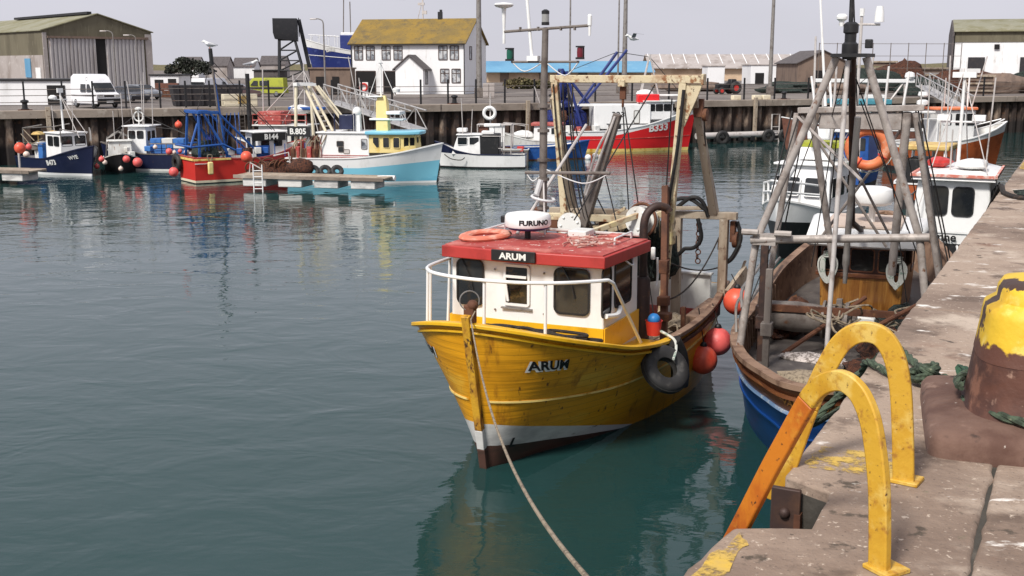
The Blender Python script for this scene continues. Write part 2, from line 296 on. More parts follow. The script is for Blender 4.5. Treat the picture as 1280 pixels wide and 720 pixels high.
    def clusters(s):
        """groups of faces whose pieces touch (bounding boxes overlap)"""
        par = list(range(len(s.v)))
        def find(i):
            while par[i] != i: par[i] = par[par[i]]; i = par[i]
            return i
        for f in s.f:
            a = find(f[0])
            for i in f[1:]: par[find(i)] = a
        bb = {}
        for i, p in enumerate(s.v):
            r = find(i)
            if r not in bb: bb[r] = [list(p), list(p)]
            for k in range(3): bb[r][0][k] = min(bb[r][0][k], p[k]); bb[r][1][k] = max(bb[r][1][k], p[k])
        ks = list(bb); grp = {k: k for k in ks}
        if len(ks) > 60: return None
        def g(k):
            while grp[k] != k: k = grp[k]
            return k
        e = .025
        for i, a in enumerate(ks):
            for b in ks[i + 1:]:
                if all(bb[a][0][k] - e <= bb[b][1][k] and bb[b][0][k] - e <= bb[a][1][k] for k in range(3)): grp[g(a)] = g(b)
        out = {}
        for f, q in zip(s.f, s.m): out.setdefault(g(find(f[0])), []).append((f, q))
        return list(out.values())
    def build(s, name, mats, parent=None, bev=0., ang=38, label=None, whole=False):
        if parent and not whole and len(s.f) < 4000:
            cl = s.clusters()
            if cl and 1 < len(cl) <= 10:
                for c in cl:
                    idx = {}; q = MB()
                    for f, k in c:
                        for i in f:
                            if i not in idx: idx[i] = len(q.v); q.v.append(s.v[i])
                        q.f.append([idx[i] for i in f]); q.m.append(k)
                    o = q.build(name, mats, parent, bev, ang, label, True)
                return o
        me = bpy.data.meshes.new(name); me.from_pydata(s.v, [], s.f); me.update()
        if not isinstance(mats, (list, tuple)): mats = [mats]
        for q in mats: me.materials.append(q)
        me.polygons.foreach_set('material_index', s.m)
        me.polygons.foreach_set('use_smooth', [True] * len(s.f)); me.set_sharp_from_angle(angle=R(ang))
        o = bpy.data.objects.new(name, me); COL.objects.link(o)
        if parent: o.parent = parent
        if bev:
            b = o.modifiers.new('bevel', 'BEVEL'); b.width = bev; b.segments = 2; b.limit_method = 'ANGLE'; b.angle_limit = R(40)
        if label: o['label'] = label
        return o
def tag(o, label, cat, group=None, kind=None):
    if label: o['label'] = label
    if cat: o['category'] = cat
    if group: o['group'] = group
    if kind: o['kind'] = kind
    return o
def thing(name, label, cat, loc=(0, 0, 0), deg=0., group=None, pitch=0., roll=0.):
    o = bpy.data.objects.new(name, None); COL.objects.link(o); o.empty_display_size = .3
    o.location = loc; o.rotation_mode = 'XYZ'; o.rotation_euler = (R(roll), R(pitch), R(deg))
    return tag(o, label, cat, group)
def struct(o, name=None): o['kind'] = 'structure'; return o
def copy_tree(o, parent=None):
    c = o.copy(); COL.objects.link(c)
    if parent: c.parent = parent
    for ch in list(o.children): copy_tree(ch, c)
    return c
_fc = {}
def glyphs(s, size, bold=0.):
    k = (s, size, bold)
    if k not in _fc:
        cu = bpy.data.curves.new('t', 'FONT'); cu.body = s; cu.size = size; cu.offset = bold; cu.align_x = 'CENTER'; cu.resolution_u = 3
        o = bpy.data.objects.new('t', cu); COL.objects.link(o)
        me = bpy.data.meshes.new_from_object(o.evaluated_get(bpy.context.evaluated_depsgraph_get()))
        _fc[k] = ([tuple(v.co) for v in me.vertices], [tuple(p.vertices) for p in me.polygons])
        bpy.data.objects.remove(o); bpy.data.curves.remove(cu); bpy.data.meshes.remove(me)
    return _fc[k]
def text(name, s, size, fn, mat, parent, bold=0.01, sx=1.):
    bpy.context.view_layer.update()
    v, f = glyphs(s, size, bold); mb = MB()
    mb.add([fn(p[0] * sx, p[1]) for p in v], f)
    return mb.build(name, mat, parent, whole=True)
def plane_fn(o, r, u):
    o, r, u = Vector(o), Vector(r).normalized(), Vector(u).normalized()
    return lambda x, y: o + r * x + u * y
def rrect(w, h, rad, k=4):
    pts = []
    for cx, cy, a0 in ((w / 2 - rad, h / 2 - rad, 0), (-w / 2 + rad, h / 2 - rad, 90), (-w / 2 + rad, -h / 2 + rad, 180), (w / 2 - rad, -h / 2 + rad, 270)):
        for i in range(k + 1):
            a = R(a0 + 90 * i / k); pts.append((cx + rad * math.cos(a), cy + rad * math.sin(a)))
    return pts
def window(o, r, u, w, h, parent, rad=.08, fw=.035, fm=None, gm=None, name='window', proud=.02, bars=()):
    """frame standing proud of the wall, glass set back inside it; o = centre on the wall, outward = r x u"""
    o, r, u = Vector(o), Vector(r).normalized(), Vector(u).normalized(); n = r.cross(u)
    A = rrect(w + 2 * fw, h + 2 * fw, rad + fw); B = rrect(w, h, rad); k = len(A)
    T = lambda p, d: o + r * p[0] + u * p[1] + n * d
    mb = MB(); rings = [[T(p, -.01) for p in A], [T(p, proud) for p in A], [T(p, proud) for p in B], [T(p, .004) for p in B]]
    mb.loft(rings, False); mb.mi = 1; mb.poly([T(p, .006) for p in B]); mb.mi = 0
    for kind, q in bars:
        if kind == 'v': mb.bar(T((q * w, -h / 2), .012), T((q * w, h / 2), .012), fw, .02, n)
        else: mb.bar(T((-w / 2, q * h), .012), T((w / 2, q * h), .012), fw, .02, n)
    return mb.build(name, [fm or m['rubber'], gm or m['glass']], parent)
class Hull:
    """local frame: +x bow, +y port, z=0 waterline. t runs 0 (stern) to 1 (bow)"""
    def __init__(s, xs, xb, g, w, z, rake=.6, srake=0., zb=-.6, pw=1.1):
        s.xs, s.xb, s.G, s.W, s.Z, s.rake, s.srake, s.zb, s.pw = xs, xb, table(g), table(w), table(z), rake, srake, zb, pw
    def P(s, t, z, side=1, off=0., inset=0.):
        zs = s.Z(t); f = max(0, min(1.15, (z - s.zb) / (zs - s.zb)))
        y = s.W(t) + (s.G(t) - s.W(t)) * f ** s.pw + off
        x0 = s.xs + s.srake * (1 - f); x1 = s.xb - s.rake * (1 - f)
        return Vector((lerp(x0, x1, t), side * max(y - inset, .0), z))
    def tx(s, x, z):
        t = (x - s.xs) / (s.xb - s.xs)
        for _ in range(5):
            zs = s.Z(t); f = max(0, min(1.15, (z - s.zb) / (zs - s.zb)))
            x0 = s.xs + s.srake * (1 - f); x1 = s.xb - s.rake * (1 - f); t = max(0, min(1, (x - x0) / (x1 - x0)))
        return t
    def on(s, x, z, side, off=.012):
        t = s.tx(x, z); p = s.P(t, z, side); e = .01
        a = s.P(min(t + e, 1), z, side) - s.P(max(t - e, 0), z, side); b = s.P(t, z + .02, side) - s.P(t, z - .02, side)
        n = a.cross(b).normalized()
        if n.y * side < 0: n = -n
        return p + n * off
    def ts(s, n=34):
        return [1 - (1 - i / n) ** 1.7 for i in range(n + 1)]
    def build(s, bands, parent, deckz=None, inner=None, deckm=None, cap=None, capw=.14, caph=.07, split=None, name='hull', dt=(0, 1), n=34, capname='gunwale'):
        """bands: [(top z or function of t, material), ..., (None, material)]"""
        ts = s.ts(n); mb = MB(); mats = []; cols = {1: [], -1: []}; rowm = []
        for i, t in enumerate(ts):
            zs = s.Z(t); lo = s.zb; zz = [lo]
            for j, (b, mt) in enumerate(bands):
                hi = zs if b is None else min(b(t) if callable(b) else b, zs - .01 * (len(bands) - j))
                hi = max(hi, lo + .002); k = 2 if b is not None else 5
                for q in range(1, k + 1):
                    zz.append(lerp(lo, hi, q / k))
                    if i == 0: rowm.append(j)
                lo = hi
            for sd in (1, -1): cols[sd].append([s.P(t, z, sd) for z in zz])
        nr = len(rowm)
        for sd in (1, -1):
            for i in range(len(ts) - 1):
                for j in range(nr):
                    mb.mi = rowm[j]; q = [cols[sd][i][j], cols[sd][i + 1][j], cols[sd][i + 1][j + 1], cols[sd][i][j + 1]]
                    mb.add(q if sd < 0 else q[::-1], [(0, 1, 2, 3)])
        for e, fl in ((0, 0), (-1, 1)):
            for j in range(nr):
                mb.mi = rowm[j]; q = [cols[1][e][j], cols[-1][e][j], cols[-1][e][j + 1], cols[1][e][j + 1]]
                mb.add(q[::-1] if fl else q, [(0, 1, 2, 3)])
        # weld the seams so that shading runs smooth
        key = {}; vv = []; mp = []
        for p in mb.v:
            k = (round(p[0], 4), round(p[1], 4), round(p[2], 4))
            if k not in key: key[k] = len(vv); vv.append(p)
            mp.append(key[k])
        nf, nm = [], []
        for f, q in zip(mb.f, mb.m):
            g = []
            for i in f:
                if mp[i] not in g: g.append(mp[i])
            if len(g) > 2: nf.append(g); nm.append(q)
        mb.v, mb.f, mb.m = vv, nf, nm
        h = mb.build(name, [b[1] for b in bands], parent, ang=46)
        if deckz is not None:
            dz = deckz if callable(deckz) else (lambda t: deckz)
            d = MB(); tt = [t for t in ts if dt[0] <= t <= dt[1]]
            L = [s.P(t, dz(t), 1, 0, .05) for t in tt]; Rr = [s.P(t, dz(t), -1, 0, .05) for t in tt]
            for i in range(len(tt) - 1): d.add([Rr[i], Rr[i + 1], L[i + 1], L[i]], [(0, 1, 2, 3)])
            d.build('deck', deckm, parent)
            if inner:
                b = MB()
                for sd in (1, -1):
                    for i in range(len(tt) - 1):
                        q = [s.P(tt[i], dz(tt[i]), sd, 0, .06), s.P(tt[i + 1], dz(tt[i + 1]), sd, 0, .06), s.P(tt[i + 1], s.Z(tt[i + 1]), sd, 0, .06), s.P(tt[i], s.Z(tt[i]), sd, 0, .06)]
                        b.add(q[::-1] if sd < 0 else q, [(0, 1, 2, 3)])
                t0 = tt[0]
                if dt[0] <= 0:
                    a = [s.P(0, dz(0), 1, 0, .06), s.P(0, dz(0), -1, 0, .06), s.P(0, s.Z(0), -1, 0, .06), s.P(0, s.Z(0), 1, 0, .06)]
                    b.add([p + Vector((.06, 0, 0)) for p in a], [(3, 2, 1, 0)])
                b.build('bulwark_lining', inner, parent)
        if cap:
            mb = MB(); pts = [s.P(t, s.Z(t), 1, 0, .02) for t in ts] + [s.P(t, s.Z(t), -1, 0, .02) for t in reversed(ts)]
            pts = [p + Vector((0, 0, caph / 2 - .01)) for p in pts]
            mb.strip(pts, capw, caph, closed=True); mb.build(capname, cap, parent)
        return h
    def strake(s, zf, mat, parent, w=.05, h=.07, name='rub_strake', t0=0., t1=1., sides=(1, -1), n=30):
        mb = MB()
        for sd in sides:
            mb.strip([s.P(lerp(t0, t1, 1 - (1 - i / n) ** 1.5), zf(lerp(t0, t1, 1 - (1 - i / n) ** 1.5)), sd, w * .3) for i in range(n + 1)], w, h)
        return mb.build(name, mat, parent)
    def letters(s, name, st, size, x, z, side, mat, parent, slope=0., off=.012, bold=.01, sx=1., lean=0.):
        d = -side   # reading direction: on the port side (+1) the text runs towards the stern
        return text(name, st, size, lambda a, b: s.on(x + d * a + lean * b, z + b + slope * a, side, off), mat, parent, bold, sx)
def rope(name, pts, r, mat, label=None, cat='rope', parent=None, n=6, sm=6, group=None):
    o = MB().path(spline(pts, sm), r, n).build(name, mat, parent)
    if label: tag(o, label, cat, group)
    return o
def buoy(p, r, mat, label, group=None, q=None):
    t = thing('fender_buoy', label, 'buoy', p, rnd.uniform(0, 360), group)
    k = 12
    pr = [(r * math.sin(math.pi * i / k) * (1 if i < 8 else 1), -r * math.cos(math.pi * i / k) * (1.03 if i > 6 else 1)) for i in range(k)]
    MB().lathe(pr + [(r * .2, r * 1.06), (r * .16, r * 1.2)], n=24).build('float', mat, t)
    MB().lathe([(r * .25, r * 1.02), (r * .26, r * 1.1), (r * .18, r * 1.25), (r * .12, r * 1.3)], n=12).build('neck', m['black'] if r > .2 else mat, t)
    return t
def tyre(p, axis, rr, label, group=None, sc=.42):
    t = thing('tyre', label, 'tyre', p, 0, group); r = rr * sc
    q = Vector(axis).normalized()
    rot = Vector((0, 0, 1)).rotation_difference(q).to_matrix()
    prof = [(rr - r * .95, -r * .55), (rr - r * .3, -r * .85), (rr + r * .5, -r * .8), (rr + r * .85, -r * .5), (rr + r * .95, 0), (rr + r * .85, r * .5), (rr + r * .5, r * .8), (rr - r * .3, r * .85), (rr - r * .95, r * .55), (rr - r * .8, 0)]
    n = 30; rings = []
    for i in range(n):
        a = 2 * math.pi * i / n; rings.append([rot @ Vector((x * math.cos(a), x * math.sin(a), z)) for x, z in prof])
    rings.append(rings[0]); mb = MB(); mb.loft(rings, False); mb.build('casing', m['tyre'], t, ang=50)
    gr = MB()
    for z in (-.3, 0, .3): gr.torus(rot @ Vector((0, 0, z * r)), q, rr + r * .9, r * .09, 30, 6)
    gr.build('tread', m['tyre'], t)
    return t
def cabin(name, pts, z0, z1, mat, parent, top=None, bev=.02): return MB().prism(pts, z0, z1, top).build(name, mat, parent, bev)
# ================================================================ sky, sun, water, ground
w = bpy.data.worlds.new('World'); scn.world = w; w.use_nodes = True
nt = w.node_tree; N = nt.nodes; L = nt.links; bg = N['Background']
SUN_EL, SUN_AZ = 48.0, 215.0       # compass bearing of the sun, clockwise from +Y: behind the camera and to its left
sky = N.new('ShaderNodeTexSky'); sky.sky_type = 'NISHITA'; sky.sun_disc = False
sky.sun_elevation = R(SUN_EL); sky.sun_rotation = R(SUN_AZ); sky.air_density = 1.; sky.dust_density = 3.; sky.ozone_density = 1.
hs = N.new('ShaderNodeHueSaturation'); hs.inputs['Saturation'].default_value = .12
L.new(sky.outputs[0], hs.inputs['Color'])
tc = N.new('ShaderNodeTexCoord'); sp = N.new('ShaderNodeSeparateXYZ'); L.new(tc.outputs['Generated'], sp.inputs[0])
rp = N.new('ShaderNodeValToRGB'); L.new(sp.outputs['Z'], rp.inputs[0])
e = rp.color_ramp.elements; e[0].position = 0.; e[0].color = (3.55, 3.5, 3.86, 1); e[1].position = .14; e[1].color = (3.0, 3.0, 3.48, 1)
x = rp.color_ramp.elements.new(.6); x.color = (2.7, 2.75, 3.2, 1)
no = N.new('ShaderNodeTexNoise'); no.inputs['Scale'].default_value = 2.2; no.inputs['Detail'].default_value = 4
mp = N.new('ShaderNodeMapping'); mp.inputs['Scale'].default_value = (1, 1, 4); L.new(tc.outputs['Generated'], mp.inputs[0]); L.new(mp.outputs[0], no.inputs['Vector'])
mr = N.new('ShaderNodeMapRange'); mr.inputs['From Min'].default_value = .3; mr.inputs['From Max'].default_value = .7; mr.inputs['To Min'].default_value = .93; mr.inputs['To Max'].default_value = 1.06
L.new(no.outputs['Fac'], mr.inputs[0])
mu = N.new('ShaderNodeMix'); mu.data_type = 'RGBA'; mu.blend_type = 'MULTIPLY'; mu.inputs['Factor'].default_value = 1.
L.new(rp.outputs[0], mu.inputs['A']); L.new(mr.outputs[0], mu.inputs['B'])
mx = N.new('ShaderNodeMix'); mx.data_type = 'RGBA'; mx.inputs['Factor'].default_value = .88    # overcast: the clear sky hardly shows through the cloud sheet
L.new(hs.outputs[0], mx.inputs['A']); L.new(mu.outputs['Result'], mx.inputs['B'])
L.new(mx.outputs['Result'], bg.inputs['Color']); bg.inputs['Strength'].default_value = .1
sd = bpy.data.lights.new('sun', 'SUN'); sun = bpy.data.objects.new('sun', sd); COL.objects.link(sun)
sd.energy = 2.; sd.angle = R(11); sd.color = (1., .95, .88)
az = R(SUN_AZ); el = R(SUN_EL)
dirv = Vector((math.sin(az) * math.cos(el), math.cos(az) * math.cos(el), math.sin(el)))
sun.rotation_euler = dirv.to_track_quat('Z', 'Y').to_euler(); sun.location = (-30, -40, 60)
vs = scn.view_settings; vs.view_transform = 'Standard'; vs.look = 'None'; vs.exposure = 1.03; vs.gamma = 1; vs.use_curve_mapping = False

# water
mw = bpy.data.materials.new('harbour_water'); mw.use_nodes = True
nt = mw.node_tree; N = nt.nodes; L = nt.links; b = N['Principled BSDF']
b.inputs['Base Color'].default_value = (.013, .044, .0425, 1); b.inputs['Roughness'].default_value = .04; b.inputs['IOR'].default_value = 1.37
tc = N.new('ShaderNodeTexCoord'); prev = None
gn = N.new('ShaderNodeTexNoise'); gn.inputs['Scale'].default_value = .055; gn.inputs['Detail'].default_value = 3; gn.inputs['Distortion'].default_value = .8
gm = N.new('ShaderNodeMapping'); gm.inputs['Scale'].default_value = (.6, 1.6, 1); L.new(tc.outputs['Object'], gm.inputs[0]); L.new(gm.outputs[0], gn.inputs['Vector'])
def gust(s_):   # calm slicks and wind patches
    r = N.new('ShaderNodeMapRange'); r.inputs['From Min'].default_value = .38; r.inputs['From Max'].default_value = .64
    r.inputs['To Min'].default_value = s_ * .2; r.inputs['To Max'].default_value = s_ * 1.15; L.new(gn.outputs['Fac'], r.inputs['Value']); return r
for sc, st, dist, strg in ((.5, (1, 1.4, 1), .085, .5), (1.9, (.8, 1.5, 1), .021, .5), (7, (.6, 1.4, 1), .0026, .5)):
    mp = N.new('ShaderNodeMapping'); mp.inputs['Scale'].default_value = st; mp.inputs['Rotation'].default_value = (0, 0, R(12))
    L.new(tc.outputs['Object'], mp.inputs[0])
    t = N.new('ShaderNodeTexNoise'); t.inputs['Scale'].default_value = sc; t.inputs['Detail'].default_value = 3; t.inputs['Roughness'].default_value = .5; t.inputs['Distortion'].default_value = .6
    L.new(mp.outputs[0], t.inputs['Vector'])
    bp = N.new('ShaderNodeBump'); bp.inputs['Strength'].default_value = strg; bp.inputs['Distance'].default_value = dist
    L.new(t.outputs['Fac'], bp.inputs['Height'])
    if sc > 1: L.new(gust(strg).outputs[0], bp.inputs['Strength'])
    if prev: L.new(prev, bp.inputs['Normal'])
    prev = bp.outputs[0]
L.new(prev, b.inputs['Normal'])
mb = MB(); mb.add([(-400, -80, 0), (120, -80, 0), (120, 180, 0), (-400, 180, 0)], [(0, 1, 2, 3)])
struct(mb.build('water', mw))

# land behind the far quay: one sheet to the horizon
FY0, FK = 100., .45
def farline(x): return FY0 + FK * x
def farpt(px, off=0., z=LZ):
    """point on the line 'off' metres behind the far quay edge, in the picture column px"""
    r = ray(px, 120); a = r.x / r.y; y = (FY0 + off) / (1 - FK * a)
    return Vector((a * y, y, z))
FD = Vector((1, FK, 0)).normalized(); FN = Vector((-FD.y, FD.x, 0))
FANG = math.degrees(math.atan2(FD.y, FD.x))
mb = MB(); a = -420; c = 90
mb.add([(a, farline(a) + .5, LZ - .02), (c, farline(c) + .5, LZ - .02), (3000, farline(c) + 300, LZ - .02), (3000, 4000, LZ - .02), (-3500, 4000, LZ - .02), (-3500, farline(a), LZ - .02)], [(0, 1, 2, 3, 4, 5)])
struct(mb.build('ground', m['tarmac']))
# distant low hills and treeline
for nm, Y, x0, x1, h, mt, sd_ in (('hills', 900, -700, 900, 6, 'hedge', 3), ):
    g = random.Random(sd_); mb = MB(); pr = []; n = 90
    for i in range(n + 1):
        x = lerp(x0, x1, i / n); pr.append((x, h * (.45 + .4 * math.sin(i * .21 + 1) ** 2 + .15 * g.random())))
    mb.loft([[(x, Y, LZ - 1) for x, q in pr], [(x, Y + 30, LZ + q) for x, q in pr], [(x, Y + 160, LZ + q * 1.1) for x, q in pr]], False, False)
    struct(mb.build(nm, m['hedge']))

# far quay wall: interlocking sheet piles under a concrete capping beam
t = thing('quay_wall', 'dark sheet pile harbour wall with concrete capping beam behind the far boats', 'wall', (-10, farline(-10), 0), FANG)
mb = MB(); L0, L1, pit, dep = -70., 96., 1.18, .42
top, bot = [], []; u = L0
while u < L1:
    for du, dy in ((0, 0), (.42, 0), (.59, dep), (1.01, dep)): top.append((u + du, dy, 3.42)); bot.append((u + du, dy, -2.))
    u += pit
mb.loft([bot, top], False, False); mb.build('sheet_piling', m['pile'], t, ang=20)
mb = MB(); u = L0
while u < L1:
    mb.box((u + 5.98, .28, 3.7), (11.96, 1.3, .6)); u += 12
mb.build('capping_beam', m['conc'], t, .03)
for px in (58, 445, 657, 941, 1093):
    p = farpt(px); q = (p - t.location); u = q.dot(FD)
    MB().box((u, -.52, 2.2), (.34, .26, 4.1)).build('fender_post', m['gantryw'], t, .02)
for px in (300, 830):
    p = farpt(px); u = (p - t.location).dot(FD); mb = MB()
    for s_ in (-.2, .2): mb.tube((u + s_, -.5, -.5), (u + s_, -.5, 4.1), .03, n=6)
    for k in range(14): mb.tube((u - .2, -.5, .1 + k * .3), (u + .2, -.5, .1 + k * .3), .015, n=5)
    mb.build('wall_ladder', m['steelgrey'], t)

# near quay
QO = Vector((1.35, 5.21, 0)); QS = Vector((.454, .891, 0)); QN = Vector((.891, -.454, 0))
def qp(s, n, z=QZ): return QO + QS * s + QN * n + Vector((0, 0, z))
m['quaytop'] = M('worn_quay_concrete', C(160, 141, 125), .95, 0, [
    (C(124, 106, 93), .5, .42, .60), (C(184, 168, 152), 1.3, .54, .72), (C(102, 86, 75), 2.3, .54, .68), (C(122, 90, 72), 1.1, .60, .74), (C(192, 176, 160), 30, .60, .70), (C(98, 84, 74), 48, .60, .70),
    (C(82, 72, 62), 6, .62, .70), (C(64, 56, 48), 14, .68, .72), (C(92, 98, 70), 3.1, .68, .76), (C(224, 218, 210), 4.6, .625, .70, (.6, 1.3, 1)), (C(226, 222, 214), 16, .71, .76, (.8, 1.2, 1)), (C(218, 210, 200), 2.2, .70, .75, (.7, 1.3, 1))], (22, .9, .012))
qs = [-12, -2.2, 4.3, 12.5, 21, 30, 40, 52, 66, 82, 100, 120, 139]
def worn(pts, seed):
    """outline with the small chips and unevenness of an old stone edge"""
    g = random.Random(seed); out = []
    for k in range(len(pts)):
        p, q = pts[k], pts[(k + 1) % len(pts)]; d = math.hypot(q[0] - p[0], q[1] - p[1]); n = max(1, min(90, int(d / .11)))
        for j in range(n):
            w_ = .004 if j == 0 else (.022 if g.random() < .16 else .006)
            out.append((lerp(p[0], q[0], j / n) + g.uniform(-w_, w_), lerp(p[1], q[1], j / n) + (g.uniform(-.002, w_) if abs(p[1]) < 1 else g.uniform(-w_, w_))))
    return out
def slab(out, seed, near=True):
    out = (worn(out, seed) if near else out)[::-1]; mb = MB()
    mb.loft([[qp(s, n, -2.5) for s, n in out], [qp(s, n, QZ - .06) for s, n in out], [qp(s, n, QZ) for s, n in out]])
    for k in range(len(mb.f)): mb.m[k] = 1 if k < len(out) else 0
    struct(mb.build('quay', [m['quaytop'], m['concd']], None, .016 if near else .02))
for i in range(len(qs) - 1):
    a, b2 = qs[i] + .007, qs[i + 1] - .007
    mb = MB(); o_ = [(a, 1.78), (b2, 1.78), (b2, 60), (a, 60)][::-1]
    mb.loft([[qp(s, n, -2.5) for s, n in o_], [qp(s, n, QZ) for s, n in o_]]); struct(mb.build('quay', m['quaytop'], None, .012))
    w1 = .889 if i < 2 else 1.755
    out = [(a, 0 if i else -1.2), (b2, 0 if i else -.2), (b2, w1), (a, w1)]
    if i == 1: out = [(a, -.2), (-.775, -.05), (-.63, .25), (-.17, .24), (-.05, .0), (b2, 0), (b2, w1), (a, w1)]
    slab(out, i, i < 5)
    if i < 2: slab([(a, .905), (b2, .905), (b2, 1.755), (a, 1.755)], i + 50)
mb = MB(); o_ = [(-12, .5), (-1.2, .4), (.2, .4), (139, .1), (139, 59), (-12, 59)][::-1]
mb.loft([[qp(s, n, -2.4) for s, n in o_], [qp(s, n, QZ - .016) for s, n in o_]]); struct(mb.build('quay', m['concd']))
# painted patches on the quay: thin worn coats of yellow
def patch(outl, mat, seed, name='painted_quay_mark', j=.02):
    g = random.Random(seed); pts = []
    for i in range(len(outl)):
        a, b2 = outl[i], outl[(i + 1) % len(outl)]
        for k in range(5): pts.append((lerp(a[0], b2[0], k / 5) + g.uniform(-j, j), lerp(a[1], b2[1], k / 5) + g.uniform(-j, j)))
    mb = MB(); mb.poly([qp(s, n, QZ + .004) for s, n in pts][::-1]); o = mb.build(name, mat); o['kind'] = 'structure'
m['wornyellow'] = M('worn_yellow_ground_paint', C(196, 164, 84), .85, 0, [(C(206, 170, 70), 6, .5, .7), (C(150, 130, 100), 9, .6, .7)], (26, .5, .006))
_n = m['wornyellow'].node_tree; _t = _n.nodes.new('ShaderNodeTexNoise'); _t.inputs['Scale'].default_value = 9; _t.inputs['Detail'].default_value = 8; _t.inputs['Roughness'].default_value = .7
_r = _n.nodes.new('ShaderNodeMapRange'); _r.inputs['From Min'].default_value = .43; _r.inputs['From Max'].default_value = .55; _c2 = _n.nodes.new('ShaderNodeTexCoord')
_n.links.new(_c2.outputs['Object'], _t.inputs['Vector']); _n.links.new(_t.outputs['Fac'], _r.inputs['Value']); _n.links.new(_r.outputs[0], _n.nodes['Principled BSDF'].inputs['Alpha'])
patch([(.1, .05), (.1, .50), (.52, .47), (.46, .08)], m['wornyellow'], 1)
patch([(-1.5, -.08), (-1.5, .05), (-1.0, .06), (-.83, .03), (-.84, -.02)], m['wornyellow'], 2)
# ================================================================ the yellow trawler
A = thing('fishing_trawler', 'yellow trawler with white wheelhouse, red roof and cream gantry, moored bow towards the viewer', 'fishing boat', (1.42, 23.6, 0), -115)
U = lambda u: (9.5 - u) / 10.15
H = Hull(-5.0, 5.15,
    [(0, 1.95), (U(7), 2.2), (U(4), 2.25), (U(2.2), 2.14), (U(1.1), 1.93), (U(.5), 1.68), (U(0), 1.34), (U(-.3), .98), (U(-.5), .6), (1, .10)],
    [(0, 1.5), (.3, 1.98), (.5, 1.78), (.66, 1.32), (.78, .8), (.9, .26), (1, .05)],
    [(0, 1.92), (U(6), 1.68), (U(3.6), 1.78), (U(2), 2.0), (U(1), 2.25), (U(0), 2.54), (1, 2.78)], rake=.78, zb=-.6, pw=1.05)
def uo(t): return 9.5 - 10.15 * t     # metres aft of the stem
H.build([(lambda t: .36 - max(uo(t), -.6) * .13, m['antifoul']), (lambda t: max(.74 - max(uo(t), -.6) * .235, -.3), m['boottop']), (None, m['yellow'])], A, lambda t: .98, m['whited'], m['deck'], dt=(0, U(4.0)), n=44)
# bow whaleback deck
mb = MB(); ts = [lerp(U(4.0), .995, 1 - (1 - i / 26) ** 1.7) for i in range(27)]
lp = [H.P(t, H.Z(t) - .07, 1, 0, .03) for t in ts]; rp_ = [H.P(t, H.Z(t) - .07, -1, 0, .03) for t in ts]
for i in range(26): mb.add([rp_[i], rp_[i + 1], lp[i + 1], lp[i]], [(0, 1, 2, 3)])
mb.add([H.P(U(4.0), .98, -1, 0, .05), H.P(U(4.0), .98, 1, 0, .05), lp[0], rp_[0]], [(0, 1, 2, 3)])
mb.build('foredeck', m['yellowlt'], A)
def rim(t0, t1, n, sides, w_, h_, dz, mat, name, off=.02):
    mb = MB()
    tt = [lerp(t0, t1, 1 - (1 - i / n) ** 1.6) for i in range(n + 1)]
    if sides == 2: mb.strip([H.P(t, H.Z(t) + dz, 1, off) for t in tt] + [H.P(t, H.Z(t) + dz, -1, off) for t in reversed(tt)], w_, h_)
    else:
        for sd in (1, -1): mb.strip([H.P(t, H.Z(t) + dz, sd, off) for t in tt], w_, h_)
    return mb.build(name, mat, A, .012)
rim(U(3.9), 1, 30, 2, .17, .07, .02, m['yellowlt'], 'bow_gunwale')
rim(U(3.9), 1, 30, 2, .07, .05, -.12, m['yellowlt'], 'rub_strake', .03)
rim(0, U(3.95), 16, 1, .17, .09, .03, m['rail'], 'side_gunwale')
rim(0, U(4.2), 16, 1, .08, .08, -.2, m['rusty'], 'side_fender_rail', .04)
H.strake(lambda t: 1.16 + max(0, (t - .72)) ** 1.5 * 1.2 + max(0, .4 - t) * .3, m['cream'], A, .03, .035, 'painted_bead', .06, .995)
# stem bar
mb = MB(); mb.strip([H.P(1, z, 1, 0, 9) + Vector((.05, 0, 0)) for z in [.78 + i * 2.2 / 8 for i in range(9)]], .15, .12, (1, 0, 0)); mb.mi = 1; mb.strip([H.P(1, z, 1, 0, 9) + Vector((.05, 0, 0)) for z in (.4, .6, .779)], .15, .12, (1, 0, 0)); mb.mi = 2; mb.strip([H.P(1, z, 1, 0, 9) + Vector((.05, 0, 0)) for z in (-.5, .0, .399)], .15, .12, (1, 0, 0))
mb.build('stem_post', [M('rust_streaked_stem', C(216, 164, 44), .6, 0, [(C(170, 116, 40), 2.4, .44, .6, (1, 1, .5)), (C(112, 70, 34), 4, .53, .62, (1.5, 1.5, .4)), (C(70, 46, 30), 9, .58, .66, (1, 1, .5))], (14, .5, .015)), m['boottop'], m['antifoul']], A, .012, whole=True)
mb = MB(); mb.box((5.08, 0, 2.98), (.16, .2, .34)); mb.ball((5.08, .05, 3.14), .1, 10); mb.build('stem_head', m['rusty'], A, .03)
mb = MB(); mb.torus((5.1, 0, 3.22), (.8, .5, .1), .17, .012, 24, 6); mb.build('mooring_ring', m['galv'], A)
# lettering on the bows
for sd, x0, z0, sl in ((1, 4.27, 1.93, -.05), (-1, 4.2, 1.98, .05)):
    H.letters('name_shadow', 'ARUM', .26, x0 + .012, z0 - .018, sd, m['whited'], A, sl, .012, .022, .82, .42)
    H.letters('name_lettering', 'ARUM', .26, x0, z0, sd, m['ink'], A, sl, .018, .008, .82, .42)
H.letters('draught_mark', 'L', .26, 4.22, .36, 1, m['ink'], A, 0, .014, .01)
